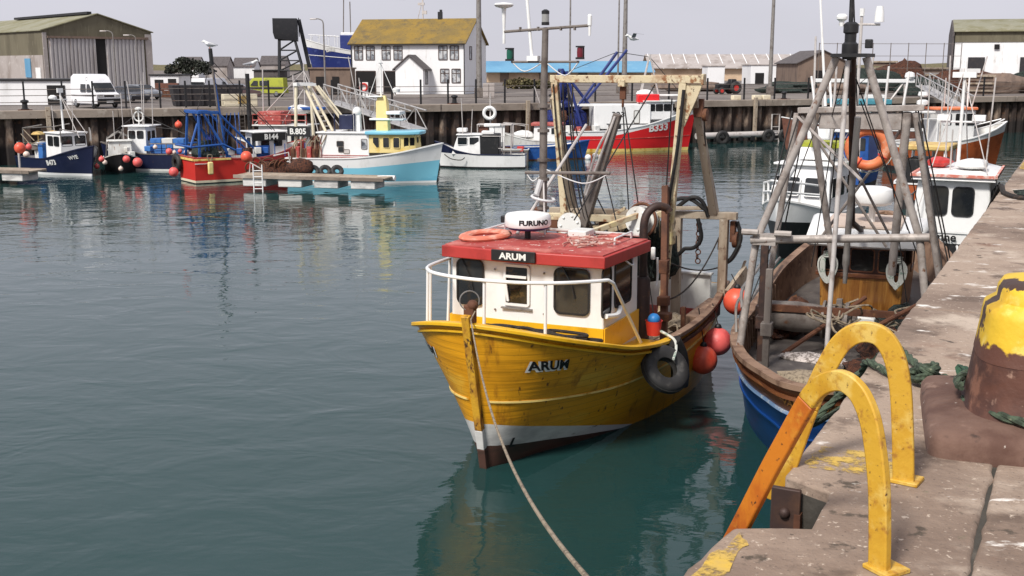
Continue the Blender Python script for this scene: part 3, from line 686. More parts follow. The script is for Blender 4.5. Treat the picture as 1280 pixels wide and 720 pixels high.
# wheelhouse
WX0, WX1, WY0, WY1, WZ = .5, 2.5, -1.76, 1.52, 3.52
wp = [(WX0, WY0), (WX1, WY0), (WX1 + .06, -.1), (WX1, WY1), (WX0, WY1)]
wh = cabin('wheelhouse', wp, 1.0, WZ, m['white'], A, [(x - .02 if x > 1 else x, y * .985) for x, y in wp], .03)
o = MB()
for a, b2 in ((0, 1), (1, 2), (2, 3), (3, 4)):
    p, q = Vector(wp[a] + (2.05,)), Vector(wp[b2] + (2.05,)); n_ = (q - p).cross(Vector((0, 0, 1))).normalized()
    o.strip([p + n_ * .012, q + n_ * .012], .03, .52)
o.build('yellow_base', m['yellowlt'], wh)
rp2 = [(.34, -1.93), (2.72, -1.84), (2.82, -.12), (2.72, 1.6), (.34, 1.72)]
MB().prism(rp2, 3.50, 3.73).build('roof_fascia', m['redfascia'], A, .02)
rc = [(x * .97 + .04, y * .965) for x, y in rp2]
MB().loft([[(x, y, 3.72) for x, y in rc], [(x, y, 3.755) for x, y in rc], [(lerp(x, 1.5, .5), lerp(y, -.1, .5), 3.80) for x, y in rc]]).build('roof', m['redroof'], A)
MB().box((2.835, -.22, 3.64), (.05, .92, .21)).build('name_board', m['black'], A, .008)
text('board_lettering', 'ARUM', .17, plane_fn((2.865, -.22, 3.58), (0, 1, 0), (0, 0, 1)), m['inkw'], A, .006, 1.2)
fr, fu = (0, 1, 0), (0, 0, 1)
m['cabin_in'] = M('wheelhouse_interior_glass', C(38, 36, 34), .07, 0, [(C(96, 72, 40), 1.6, .5, .62, (1, 1, 1.6)), (C(20, 20, 20), 2.2, .55, .62)], spec=.6)
wd = []
for y, z, w_, h_, a in ((-1.3, 3.0, .54, .86, 0), (.87, 2.985, .66, .84, 0)):
    fx = WX1 + (.045 if y < 0 else .04) * .5 + .005
    wd.append(window((fx + .01, y, z), Vector((-.03 if y > 0 else .03, 1, 0)), fu, w_, h_, wh, .1, .035, m['rubber'], m['glass']))
window((WX1 + .055, -.27, 3.02), fr, fu, .46, .72, wh, .02, .05, m['white'], m['cabin_in'], 'opening_window', .03)
mb = MB(); T = lambda y, z, d=0: (WX1 + .1 + d, y, z)
mb.strip([T(-.5, 3.16, .02), T(-.44, 2.7, .0)], .05, .03, (1, 0, 0)); mb.strip([T(-.5, 3.2, .03), T(-.04, 3.2, .03)], .03, .05); mb.build('window_stay', m['white'], wh)
for y in (-1.3, .87): MB().path([(WX1 + .07, y - .18, 3.46), (WX1 + .08, y + .02, 3.1), (WX1 + .075, y + .08, 2.85)], .012, 5).build('wiper', m['black'], wh)
for y, z in ((-.75, 3.3), (.3, 3.3), (-.75, 2.5), (.3, 2.5)): MB().ball((WX1 + .05, y, z), .022, 8).build('bolt_head', m['galv'], wh)
MB().box((WX1 + .07, -.27, 2.56), (.06, .66, .03)).build('window_sill', m['galv'], wh)
for x, z, w_, h_ in ((2.36, 3.0, .44, .9), (1.42, 3.03, .92, .84)): window((x, WY1 - .012, z), (-1, 0, 0), fu, w_, h_, wh, .09, .035, m['rubber'], m['glass'])
for x, z, w_, h_ in ((2.0, 3.0, .6, .8), (1.1, 3.0, .7, .8)): window((x, WY0 + .012, z), (1, 0, 0), fu, w_, h_, wh, .09, .035, m['rubber'], m['glass'])
window((WX0, 0, 2.4), (0, -1, 0), fu, .7, 1.8, wh, .1, .04, m['brown'], m['brown'], 'cabin_door')
mb = MB(); mb.path(spline([(2.5, WY1 + .04, 2.56), (2.1, WY1 + .12, 2.52), (1.7, WY1 + .05, 2.58)]), .05, 8); mb.build('white_handrail', m['white'], wh)
mb = MB(); mb.path(spline([(1.5, WY1 + .03, 3.5), (1.3, WY1 + .14, 3.36), (1.0, WY1 + .03, 3.47)]), .02, 6); mb.build('cable_loop', m['wirep'], wh)
# fittings on the roof
def local(root):
    bpy.context.view_layer.update(); return lambda x, y, z: root.matrix_world @ Vector((x, y, z))
aw = local(A)
mb = MB(); mb.lathe([(.06, -.24), (.06, .02)], (1.6, -.47, 3.98), 12); mb.mi = 1
mb.lathe([(.36, 0), (.43, .03), (.45, .06)], (1.6, -.47, 3.99), 32); mb.mi = 2
mb.lathe([(.45, .06), (.47, .10), (.46, .27), (.43, .31), (.30, .335), (.0, .34)], (1.6, -.47, 3.99), 32)
ra = mb.build('radar', [m['black'], m['trawlerblue'], m['whitepl']], A)
def cyl_fn(cx, cy, z, r, a0): return lambda x, y: Vector((cx + r * math.cos(a0 + x / r), cy + r * math.sin(a0 + x / r), z + y))
text('radar_lettering', 'FURUNO', .14, cyl_fn(1.6, -.47, 4.12, .472, R(42)), m['ink'], ra, .006, 1.15)
mb = MB(); mb.box((1.6, -.98, 4.16), (.1, .16, .14)); mb.box((1.6, -.9, 4.1), (.05, .12, .05)); mb.build('searchlight', m['black'], A, .02)
mb = MB()
for y in (-1.5, 1.35): mb.tube((.5, y, 3.9), (1.5, y, 3.9), .02, n=6); mb.tube((.5, y, 3.74), (.5, y, 3.9), .02, n=6); mb.tube((1.5, y, 3.74), (1.5, y, 3.9), .02, n=6)
mb.build('roof_grab_rail', m['white'], A)
mb = MB(); mb.tube((.45, -1.7, 3.83), (.45, 1.5, 3.83), .035, n=8); mb.build('roof_pipe', m['pale'], A)
MB().box((.75, .35, 3.84), (.5, .4, .16)).build('roof_vent', m['whited'], A, .02); MB().box((.8, 1.1, 3.82), (.3, .24, .12)).build('roof_box', m['redroof'], A, .02)
# wheelhouse mast with its lights and aerials
mb = MB(); mx_, my_ = .6, -.57
mb.tube((mx_, my_, 3.7), (mx_, my_, 6.6), .085, .08, 12); mb.tube((mx_, my_, 6.6), (mx_, my_ + .03, 7.95), .075, .065, 12)
for z in (4.3, 4.9, 5.3, 5.9, 6.4): mb.lathe([(.125, -.03), (.125, .03)], (mx_, my_, z), 12)
mast = mb.build('mast', m['steelgrey'], A)
mb = MB(); mb.tube((mx_, -1.46, 7.9), (mx_, .42, 8.0), .03, n=8); mb.tube((mx_, -1.30, 7.29), (mx_, .2, 7.29), .025, n=8); mb.tube((mx_, -.98, 5.02), (mx_, .9, 5.08), .035, n=8)
for y in (-1.1, -.7, -.2, .1): mb.box((mx_, y, 7.95), (.07, .03, .08))
mb.build('crosstree', m['steelgrey'], mast)
def navlamp(y, z, mat): 
    mb = MB(); mb.box((mx_, y, z - .1), (.14, .14, .04)); mb.box((mx_, y, z + .13), (.14, .14, .03)); mb.mi = 1; mb.lathe([(.06, -.08), (.065, .02), (.06, .11)], (mx_, y, z), 12); mb.mi = 0; mb.box((mx_ - .06, y, z + .01), (.02, .13, .22)); mb.build('navigation_light', [m['black'], mat], mast)
navlamp(-1.34, 7.43, m['lens_g']); navlamp(.22, 7.46, m['lens_r'])
mb = MB(); mb.lathe([(.08, -.14), (.08, -.08)], (mx_, my_ + .03, 8.16), 12); mb.lathe([(.08, .08), (.08, .14), (.03, .17)], (mx_, my_ + .03, 8.16), 12); mb.mi = 1; mb.lathe([(.075, -.08), (.075, .08)], (mx_, my_ + .03, 8.16), 12); mb.build('masthead_light', [m['black'], m['lens_c']], mast)
mb = MB(); mb.lathe([(.03, -.36), (.03, -.2), (.026, -.18), (.03, 0), (.045, .3), (.05, .35), (.17, .38), (.205, .42), (.18, .45), (.0, .47)], (mx_, -1.47, 8.02), 24); mb.build('satellite_aerial', m['whitepl'], mast)
MB().lathe([(.025, -.25), (.03, -.05), (.045, -.05), (.045, .14), (.02, .17)], (mx_, .42, 8.05), 12).build('gps_aerial', m['whitepl'], mast)
mb = MB(); mb.tube((mx_, -.83, 7.31), (mx_ - .1, -1.1, 9.6), .035, .03); mb.box((mx_, -.8, 7.36), (.16, .24, .1)); mb.build('whip_aerial', m['whitepl'], mast)
mb = MB()
for pts in ([(mx_, -1.3, 7.3), (mx_, -1.0, 7.1), (mx_, -.6, 7.28)], [(mx_, .2, 7.3), (mx_, -.1, 7.02), (mx_, -.5, 7.26)], [(mx_, .85, 5.05), (mx_, .3, 4.85), (mx_, -.5, 5.1)], [(mx_, -.95, 5.0), (mx_, -.8, 4.85), (mx_, -.6, 5.0)]): mb.path(spline(pts), .014, 5)
mb.build('light_cable', m['wirep'], mast)
mb = MB(); mb.torus((mx_, my_, 4.5), (0, 0.2, 1), .24, .03, 20, 6); mb.tube((mx_ + .1, my_ - .1, 4.6), (mx_ + .1, my_, 4.9), .06); mb.build('hanging_coil', m['wirep'], mast)
mb = MB(); mb.tube((1.2, -.9, 3.8), (-1.9, -.6, 5.9), .035); mb.tube((1.0, -.35, 3.75), (.6, my_, 5.1), .02); mb.build('mast_stay', m['pale'], A)
# exhaust
mb = MB(); mb.lathe([(.15, -.02), (.16, .1), (.16, 1.62), (.12, 1.68)], (.16, 1.5, 1.25), 18); mb.build('exhaust_casing', m['exh'], A)
mb = MB(); mb.path(spline([(.16, 1.5, 2.8), (.16, 1.5, 3.6), (.16, 1.5, 4.02), (.1, 1.56, 4.26), (-.02, 1.7, 4.38), (-.16, 1.86, 4.34), (-.2, 1.92, 4.26)], 5), .085, 12); mb.build('exhaust_pipe', m['exh'], A)
MB().box((.0, 1.66, 3.4), (.07, .09, .26)).build('white_lamp', m['whitepl'], A, .02)
mb = MB(); mb.path(spline([(-.1, 1.72, 3.3), (-.15, 1.72, 2.9), (-.1, 1.72, 2.7)]), .025, 6); mb.build('white_hose', m['wirep'], A)
# bow rail
zt = lambda x: 3.42 + .035 * (x - 3.2)
rl = [(2.2, -1.93), (3.3, -1.77), (3.85, -1.52), (4.2, -1.12), (4.42, -.5), (4.45, .1), (4.35, .7), (4.05, 1.25), (3.6, 1.68), (3.3, 1.88)]
mb = MB(); pp = spline([(x, y, zt(x)) for x, y in rl] , 4); mb.path(pp + [Vector((3.15, 1.93, 3.34)), Vector((1.72, 2.0, 1.93))], .034, 8)
for x, y in ((3.3, -1.77), (3.85, -1.52), (4.42, -.05), (4.17, 1.03), (3.3, 1.88)) [:4]:
    mb.tube((x, y, zt(x)), (x + .02, y * 1.01, H.Z(H.tx(x + .3, 2.5)) - .06), .03)
mb.tube((2.2, -1.93, zt(2.2)), (2.2, -2.0, 1.95), .03)
mb.build('bow_rail', m['white'], A)
# goalpost gantry amidships
def tapered(mb, a, b, w0, w1):
    a, b = Vector(a), Vector(b); d = (b - a).normalized(); s1 = d.cross(Vector((0, 1, 0))).normalized(); s2 = d.cross(s1).normalized()
    mb.loft([[p + s1 * (i * w / 2) + s2 * (j * w / 2) for i, j in ((-1, -1), (1, -1), (1, 1), (-1, 1))] for p, w in ((a, w0), (b, w1))])
gx = -2.2
mb = MB(); mb.box((gx, .2, 6.92), (.16, 3.6, .17)); mb.box((gx, 2.0, 6.92), (.24, .06, .24)); mb.box((gx, .15, 6.83), (.26, .16, .16)); g0 = mb.build('gantry_beam', m['gantry'], A, .015)
for y0, y1, z1 in ((-1.5, -1.02, .98), (1.55, 1.12, .98)):
    mb = MB(); tapered(mb, (gx, y0, 6.84), (gx - .1, y1, z1), .16, .16); mb.box((gx - .06, lerp(y0, y1, .6), 3.4), (.26, .26, .3)); mb.build('gantry_leg', m['gantry'], A, .015)
mb = MB(); mb.loft([[(gx - .04, 1.45, 6.82), (gx - .04, 1.98, 6.82), (gx - .04, 1.9, 6.6), (gx - .04, 1.6, 5.9), (gx - .04, 1.46, 5.9)], [(gx + .03, 1.45, 6.82), (gx + .03, 1.98, 6.82), (gx + .03, 1.9, 6.6), (gx + .03, 1.6, 5.9), (gx + .03, 1.46, 5.9)]]); mb.build('gantry_gusset', m['gantry'], A)
for y0, y1 in ((1.78, 1.87), (-1.6, -1.75)):
    mb = MB(); tapered(mb, (gx - .15, y0, 6.5), (-4.0, y1, 3.75), .15, .2); mb.tube((gx - .25, y0 + .05, 6.4), (-3.6, y1 + .02, 4.3), .03); mb.build('gantry_stay', m['gantryw'], A, .012)
# hanging blocks and lifting gear
mb = MB(); mb.box((gx, .16, 6.62), (.08, .14, .3)); mb.tube((gx, .16, 6.7), (gx, .16, 6.3), .03); mb.box((gx - .25, 1.85, 6.3), (.14, .2, .4)); mb.lathe([(.14, -.05), (.14, .05)], (gx - .3, 1.98, 6.15), 14, (0, 1, 0)); mb.build('hanging_block', m['rusty'], A, .01)
mb = MB(); tapered(mb, (gx + .1, .08, 6.15), (gx - .05, -.85, 3.35), .17, .24); mb.build('derrick_boom', m['steelgrey'], A, .012)
mb = MB(); mb.tube((gx + .2, .05, 6.1), (gx + .25, -.6, 4.3), .028); mb.path(spline([(gx + .12, .1, 6.1), (gx + .12, 0, 6.0), (gx + .1, -.45, 5.2), (gx, -.85, 3.8)]), .03, 6); mb.build('derrick_hose', m['pale'], A)
mb = MB()
for a, b2 in (((gx, .9, 6.8), (-.6, -.35, 3.9)), ((gx, .16, 6.3), (-2.1, .45, 3.2)), ((gx, .2, 6.3), (-2.4, 1.0, 1.2)), ((gx, -.3, 5.0), (-1.4, .4, 3.6)), ((gx, 1.3, 6.5), (-3.2, .9, 3.9)), ((gx - .3, 1.95, 6.1), (-4.0, 1.75, 3.8)), ((gx, -1.2, 6.8), (-3.4, -.4, 1.2)), ((gx - .2, -.9, 4.9), (-2.4, -.1, 3.5))): mb.tube(a, b2, .016, n=5)
mb.build('warp_wire', m['wire'], A)
# aft gallows and the net beams
mb = MB(); mb.bar((-4.0, -2.35, 3.62), (-4.0, 2.42, 3.74), .2, .17); mb.bar((-3.75, .7, 3.87), (-4.05, 1.9, 3.9), .16, .08); mb.build('gallows_beam', m['gantryw'], A, .012)
for x, y, z0, z1 in ((-4.0, 2.12, 1.75, 3.7), (-4.0, .98, .98, 3.68), (-4.0, -1.0, .98, 3.66), (-4.0, -2.0, 1.75, 3.6)):
    mb = MB(); mb.bar((x, y, z0), (x, y, z1), .2, .2, (0, 1, 0)); mb.build('gallows_post', m['gantryw'], A, .012)
mb = MB(); mb.box((-4.15, 2.3, 3.35), (.2, .12, .5)); mb.lathe([(.2, -.06), (.2, .06)], (-4.2, 2.36, 3.15), 16, (0, 1, 0)); mb.box((-4.1, 2.05, 3.05), (.18, .16, .3)); mb.build('gallows_block', m['rusty'], A, .015)
mb = MB()
for p in ([(-4, .5, 3.8), (-3.9, .9, 4.05), (-3.9, 1.3, 4.1), (-3.9, 1.7, 3.85)], [(-3.9, 1.0, 3.9), (-3.85, 1.35, 4.15), (-3.9, 1.6, 4.05), (-3.9, 1.75, 3.7)], [(-3.9, 1.5, 3.65), (-3.9, 1.6, 3.2), (-3.9, 1.45, 2.95), (-3.9, 1.2, 2.9)], [(-4.1, 2.4, 3.6), (-4.1, 2.5, 3.2), (-4.1, 2.35, 2.8), (-4.1, 2.2, 2.6)], [(-3.9, 1.2, 2.9), (-3.9, 1.0, 2.75), (-3.9, .95, 3.2)]): mb.path(spline(p), .05, 8)
mb.build('hydraulic_hose', m['rubber'], A)
mb = MB(); mb.loft([[(-3.85, lerp(.62, .5, k) + .1 * math.cos(a), z) for a in (0,)] + [(-3.85 + .03 * q, y, z) for q, y in ((-1, w0), (1, w0), (1, w1), (-1, w1))] for k, z, w0, w1 in ((0, 3.6, .72, .95), (.5, 2.9, .62, .82), (1, 2.35, .7, .92), (1, 2.15, .78, .9))] if False else [[(-3.85 - .03, w0, z), (-3.85 + .03, w0, z), (-3.85 + .03, w1, z), (-3.85 - .03, w1, z)] for z, w0, w1 in ((3.6, .72, .95), (3.2, .64, .86), (2.7, .62, .82), (2.35, .7, .92), (2.15, .8, .9))]); mb.build('hanging_fender_strip', m['pale'], A)
# winch beam across the gantry legs, with its cream drums
mb = MB(); mb.bar((gx - .05, -1.9, 3.72), (gx - .05, .9, 3.78), .16, .16); mb.bar((gx - .3, -1.7, 3.5), (gx - .3, .9, 3.5), .12, .12); mb.bar((gx + .4, .0, 3.55), (gx - .3, 1.2, 3.95), .14, .14); mb.bar((.3, -.6, 3.4), (gx + .1, 1.0, 4.05), .1, .12); mb.bar((gx, -1.3, 3.0), (gx - .2, .2, 4.0), .08, .08); mb.build('winch_beam', m['gantry'], A, .012)
def drum(x, y, z, ax, r=.28):
    mb = MB(); mb.lathe([(r, -.2), (r, -.15), (r * .55, -.13), (r * .55, .13), (r, .15), (r, .2)], (x, y, z), 22, ax)
    q = Vector((0, 0, 1)).rotation_difference(Vector(ax).normalized()).to_matrix()
    for k in range(6): 
        a = k * 1.047; mb.ball(Vector((x, y, z)) + q @ Vector((r * .72 * math.cos(a), r * .72 * math.sin(a), .2)), r * .12, 8)
    mb.build('winch_drum', m['whited'], A)
drum(gx + .25, -1.0, 3.6, (.9, .3, .15), .27); drum(gx + .35, .78, 3.82, (.9, -.25, .1), .31)
mb = MB(); mb.torus((gx + .35, .78, 3.82), (.9, -.25, .1), .37, .04, 22, 6); mb.box((gx, -1.9, 3.75), (.3, .3, .35)); mb.box((gx - .1, -1.55, 3.55), (.24, .3, .26)); mb.box((gx - .2, -.2, 3.66), (.3, .4, .24)); mb.box((gx - .3, .2, 3.62), (.2, .3, .2)); mb.build('winch_gear', m['rusty'], A, .02)
mb = MB()
for k in range(14):
    y = -1.8 + k * .2; mb.path(spline([(gx - .2, y, 3.72), (gx - .1 + rnd.uniform(-.3, .3), y + rnd.uniform(-.2, .3), 3.55 + rnd.uniform(-.2, .35)), (gx + rnd.uniform(-.3, .3), y + .3, 3.3 + rnd.uniform(-.3, .3))], 4), .018, 5)
mb.build('tangled_line', m['ropet'], A)
mb = MB(); mb.bar((-.72, 1.72, .98), (-1.9, 1.3, 4.6), .17, .14, (0, 1, 0)); mb.box((-.8, 1.68, 1.9), (.28, .3, .16)); mb.box((-1.0, 1.6, 2.2), (.22, .24, .2)); mb.box((-1.3, 1.5, 2.9), (.2, .2, .3)); mb.build('landing_post', m['rusty'], A, .015)
mb = MB(); mb.blob((-2.9, .45, 2.95), (.9, 1.9, 1.5), 22, .1, 3); mb.build('hanging_net', m['net'], A)
# net mesh texture on the lifted net
mb = MB()
for k in range(9):
    y = -.4 + k * .2
    mb.path([(-2.42, y, 3.7), (-2.40, y + .12, 3.3), (-2.44, y - .05, 2.9), (-2.5, y + .08, 2.4)], .022, 5); mb.path([(-2.42, y + .1, 3.7), (-2.38, y - .1, 3.25), (-2.42, y + .1, 2.8), (-2.5, y, 2.4)], .022, 5)
mb.build('net_strands', m['net'], A)
mb = MB(); mb.path(sag(A.matrix_world.inverted() @ aw(-1.1, 1.6, 2.2), (-4, 2.0, 3.2), .35), .02, 6); mb.build('slack_line', m['ropek'], A)
mb = MB()
for k in range(5): mb.path(spline([(gx + .1, -1.5 + .12 * k, 6.8), (gx + .12, -1.38 + .1 * k + .05 * (k % 2), 5.6), (gx + .08, -1.2 + .16 * k, 4.4 - .2 * k), (gx, -1.0 + .2 * k, 3.6)], 5), .018, 5)
mb.build('hanging_rope', m['ropek'], A)
mb = MB(); mb.path(spline([(gx + .12, 1.6, 6.7), (gx + .16, 1.5, 5.4), (gx + .1, 1.32, 4.2), (gx + .16, 1.3, 3.0), (gx, 1.2, 2.0)], 5), .04, 7); mb.build('gantry_hose', m['rubber'], A)
mb = MB()
for k in range(10): mb.torus((-3.95, 1.5 + .02 * (k % 2), 3.6 - .11 * k), (k % 2, 1 - k % 2, .1), .06, .016, 10, 5)
mb.build('chain', m['rusty'], A, whole=True)
mb = MB(); mb.box((-1.5, -.9, 1.35), (1.3, .9, .7)); mb.build('deck_locker', m['rusty'], A, .03); MB().blob((-3.0, -1.2, 1.3), (1.4, 1.0, .8), 16, .2, 31).build('deck_net', m['netb'], A); MB().blob((-3.4, 1.2, 1.15), (1.0, .9, .4), 14, .25, 33).build('coiled_gear', m['ropet'], A)
for x, y in ((-2.9, -.3), (-3.6, -.2)): MB().box((x, y, 1.2), (.62, .45, .36), x).build('fish_box', m['boxblue' if x > -3 else 'redpl'], A, .03)
# stern and side fittings
mb = MB(); mb.bar((-2.0, 1.95, 1.5), (-3.9, 1.98, 1.55), .3, .4); mb.build('side_bin', m['rail'], A, .02)
mb = MB(); mb.bar((-1.7, 1.85, 1.0), (-1.7, 1.85, 1.95), .09, .09, (0, 1, 0)); mb.bar((-2.3, 1.2, 1.0), (-2.3, 1.2, 1.7), .08, .08, (0, 1, 0)); mb.build('bulwark_post', m['rusty'], A)
mb = MB(); mb.box((-4.55, 0, 1.7), (.12, 3.4, 1.0)); mb.box((-4.47, .75, 1.55), (.16, .22, 1.1)); mb.box((-4.5, 0, 2.22), (.22, 3.5, .06)); mb.build('stern_bulwark', m['whited'], A, .015)
mb = MB(); mb.box((-4.46, .0, 1.15), (.06, 3.2, .34)); mb.build('stern_red_band', m['redroof'], A)
mb = MB(); mb.box((-2.6, .5, 1.0), (1.6, 1.4, .07)); mb.box((-.5, .7, 1.02), (1.2, .8, .06)); mb.build('hatch_cover', m['deck'], A, .01)
mb = MB(); 
for k in range(3): mb.path(spline([(-1.2 - k * .5, 1.0, 1.05), (-1.8 - k * .4, 1.4, 1.12 + .1 * k), (-2.6, 1.2 + .1 * k, 1.06), (-3.2, .7, 1.05), (-2.4, .3, 1.06), (-1.6, .5, 1.05)]), .022, 6)
mb.build('deck_line', m['ropet'], A)
mb = MB(); mb.loft([[(-4.3, 2.25, 1.7), (-4.36, 2.32, 1.7), (-4.5, 2.25, 1.7)], [(-4.5, 2.5, 2.6), (-4.55, 2.56, 2.6), (-4.62, 2.5, 2.6)]]); mb.bar((-3.9, 2.3, 1.85), (-4.6, 2.55, 2.35), .1, .3); mb.build('quarter_plank', m['gantryw'], A)
# ---- loose things on board, top level
def rootthing(name, label, cat, loc, deg=0): return thing(name, label, cat, loc, deg)
o = MB().torus((0, 0, 0), (0, 0, 1), .3, .085, 32, 10, .7).build('lifebuoy', m['fadedo']); tag(o, 'faded orange lifebuoy lying flat on the red wheelhouse roof', 'lifebuoy'); o.location = aw(1.95, -1.25, 3.86); o.rotation_euler = (R(4), R(-3), R(20)); o.scale = (1.45, 1, 1)
mb = MB(); g = random.Random(4)
for k in range(12):
    cx, cy = g.uniform(.6, 2.0), g.uniform(.2, 1.3); mb.path(spline([(cx + .28 * math.cos(a) * g.uniform(.6, 1.4), cy + .22 * math.sin(a) * g.uniform(.6, 1.4), 3.80 + g.uniform(0, .05)) for a in (0, 1.5, 3, 4.4, 5.8)], 4), .016, 5)
o = mb.build('rope_heap', M('pink_white_rope', C(190, 142, 130), .9, 0, [(C(160, 96, 86), 3, .45, .6), (C(208, 190, 180), 6, .5, .6)])); tag(o, 'tangle of pink and white rope on the red wheelhouse roof', 'rope'); o.matrix_world = A.matrix_world
mb = MB(); g = random.Random(9)
for k in range(12):
    cx, cy = g.uniform(2.85, 3.5), g.uniform(-.9, 1.3); mb.path(spline([(cx + .22 * math.cos(a) * g.uniform(.6, 1.5), cy + .42 * math.sin(a) * g.uniform(.6, 1.4), 2.12 + .13 * (cx - 2.8) + .055 * g.random() + .04 * (k % 3)) for a in (0, 1.2, 2.4, 3.6, 4.8, 6.0)], 4), .033, 6)
o = mb.build('rope_heap', m['ropek']); tag(o, 'black rope heap lying on the yellow foredeck in front of the white wheelhouse', 'rope'); o.matrix_world = A.matrix_world
mb = MB(); mb.lathe([(.13, 0), (.17, .3), (.18, .3), (.165, .28), (.12, .03)], (0, 0, 0), 18); bk = thing('bucket', 'red bucket with a blue float in it beside the brown exhaust', 'bucket', aw(.75, 1.95, 1.86)); mb.build('pail', m['redpl'], bk)
MB().ball((0, 0, .32), .13, 12).build('blue_float', m['bluepl'], bk)
ty = tyre(aw(1.55, 2.46, 1.40), (A.matrix_world.to_3x3() @ Vector((.5, .62, .62))), .36, 'black tyre fender hanging from the yellow bow by the rope end'); 
mb = MB(); mb.path(spline([(.75, 2.1, 1.95), (.9, 2.42, 1.85), (1.15, 2.55, 1.72), (1.55, 2.62, 1.62)]), .028, 6); o = mb.build('fender_lashing', m['ropew']); tag(o, 'white lashing tying the black tyre to the yellow trawler', 'rope'); o.matrix_world = A.matrix_world
mb = MB(); mb.path(spline([(.95, 2.40, 1.80), (.8, 2.5, 1.5), (.72, 2.52, 1.1), (.7, 2.5, .85)], 3), .2, 14, sx=.8); o = mb.build('flat_fender', m['rubber']); tag(o, 'dark flattened fender hanging behind the tyre on the yellow hull', 'fender'); o.matrix_world = A.matrix_world
gb = 'orange fender buoys on the yellow trawler'
for (px, py, z, r, mt, lb) in ((921, 377, 1.75, .32, 'buoy', 'orange buoy hung highest, by the yellow trawler stern'), (897, 427, 1.02, .32, 'buoyp', 'pinkish orange buoy between the two other buoys of the yellow trawler'), (879, 450, .72, .32, 'buoy', 'orange buoy hung lowest, closest to the black tyre')):
    p = G(px, py, z); buoy(p, r, m[mt], lb, gb)
    q = Vector((p.x - .1, p.y + .25, 1.86 + (.5 if z > 1.5 else 0))); o = MB().path([p + Vector((0, 0, r * 1.2)), q], .014, 5).build('buoy_lanyard', m['ropek']); tag(o, 'dark lanyard of the ' + ('highest' if z > 1.5 else 'middle' if z > .9 else 'lowest') + ' orange buoy beside the yellow trawler', 'rope')
o = MB().path([aw(5.12, .12, 3.05)] + sag(aw(5.25, .1, 2.92), (.45, 3.5, 5.3), .69, 24), .014, 7).build('mooring_rope', m['ropet']); tag(o, 'thin tan mooring rope running from the yellow bow down to the near quay', 'rope')
for a, b2, lb in ((aw(-1.2, 1.7, 3.0), Vector((5.2, 27.5, 2.3)), 'upper dark line between the yellow trawler and the wooden trawler'), (aw(-4.0, 2.2, 2.6), Vector((6.0, 29.0, 2.6)), 'lower dark line between the yellow trawler and the wooden trawler')):
    o = MB().path(sag(a, b2, .12), .018, 6).build('mooring_line', m['ropek']); tag(o, lb, 'rope')
# ================================================================ the wooden trawler astern of the ladder
B = thing('fishing_trawler', 'wooden trawler with blue lower hull, varnished wheelhouse and steel tripod, moored along the near quay', 'fishing boat', (7.3, 23.4, 0), 68)
bw = local(B)
HB = Hull(-6.55, 8.9,
    [(0, .16), (.008, .42), (.03, .7), (.065, 1.0), (.1, 1.3), (.142, 1.58), (.2, 1.86), (.243, 2.0), (.31, 2.12), (.45, 2.17), (.6, 2.13), (.75, 1.85), (.87, 1.3), (.95, .7), (1, .1)],
    [(0, .05), (.06, .12), (.12, .5), (.22, 1.3), (.35, 1.95), (.55, 1.98), (.75, 1.4), (.9, .5), (1, .05)],
    [(0, 2.08), (.15, 1.96), (.4, 1.9), (.7, 2.35), (1, 3.1)], rake=1.0, srake=1.3, zb=-.6, pw=.5)
HB.ts = lambda n=34: [(.5 - .5 * math.cos(math.pi * i / n)) for i in range(n + 1)]
HB.build([(lambda t: -.1, m['antifoul']), (lambda t: HB.Z(t) - .56, m['bluehull']), (lambda t: HB.Z(t) - .50, m['lightline']), (None, m['woodh'])], B, lambda t: 1.28 + max(0, t - .55) * 1.5, m['rail'], m['deckg'], m['rail'], .2, .09, n=48)
def lines(h, off, mat, nm, w_, hh): 
    mb = MB(); tt = h.ts(44); pts = [h.P(t, h.Z(t) - off, 1, .02) for t in tt] + [h.P(t, h.Z(t) - off, -1, .02) for t in reversed(tt)]; mb.strip(pts, w_, hh, closed=True); return mb.build(nm, mat, B)
lines(HB, .20, m['woodh'], 'rub_strake', .09, .07); lines(HB, .53, m['lightline'], 'pale_strake', .05, .05); lines(HB, .98, m['bluehull'], 'plank_bead', .03, .03)
for i in range(26):      # bulwark stanchions
    t = .02 + i * .022
    for sd in (1, -1): MB().bar(HB.P(t, 1.28, sd, 0, .1), HB.P(t, HB.Z(t), sd, 0, .1), .08, .1, (0, 1, 0)).build('bulwark_frame', m['rail'], B)
sgx = lambda a, b, side=1: HB.P(0, 1.5, 1) * 0 + Vector((0, 0, 0))
def stern_fn(z0):
    def f(x, y):
        # text across the rounded stern, starting a little to port of the middle
        s_ = x; best = None
        yy = .05 - s_
        sd = 1 if yy >= 0 else -1; lo, hi = 0., .3
        for _ in range(24):
            mid = (lo + hi) / 2
            if HB.P(mid, z0 + y, 1).y < abs(yy): lo = mid
            else: hi = mid
        p = HB.P(lo, z0 + y, sd); return Vector((p.x - .02, yy, z0 + y))
    return f
text('name_lettering', 'VALLEY LIGHT', .17, stern_fn(1.70), m['gold'], B, .004, .9)
text('port_lettering', 'BALLYHALBERT', .12, stern_fn(1.56), m['gold'], B, .003, .8)
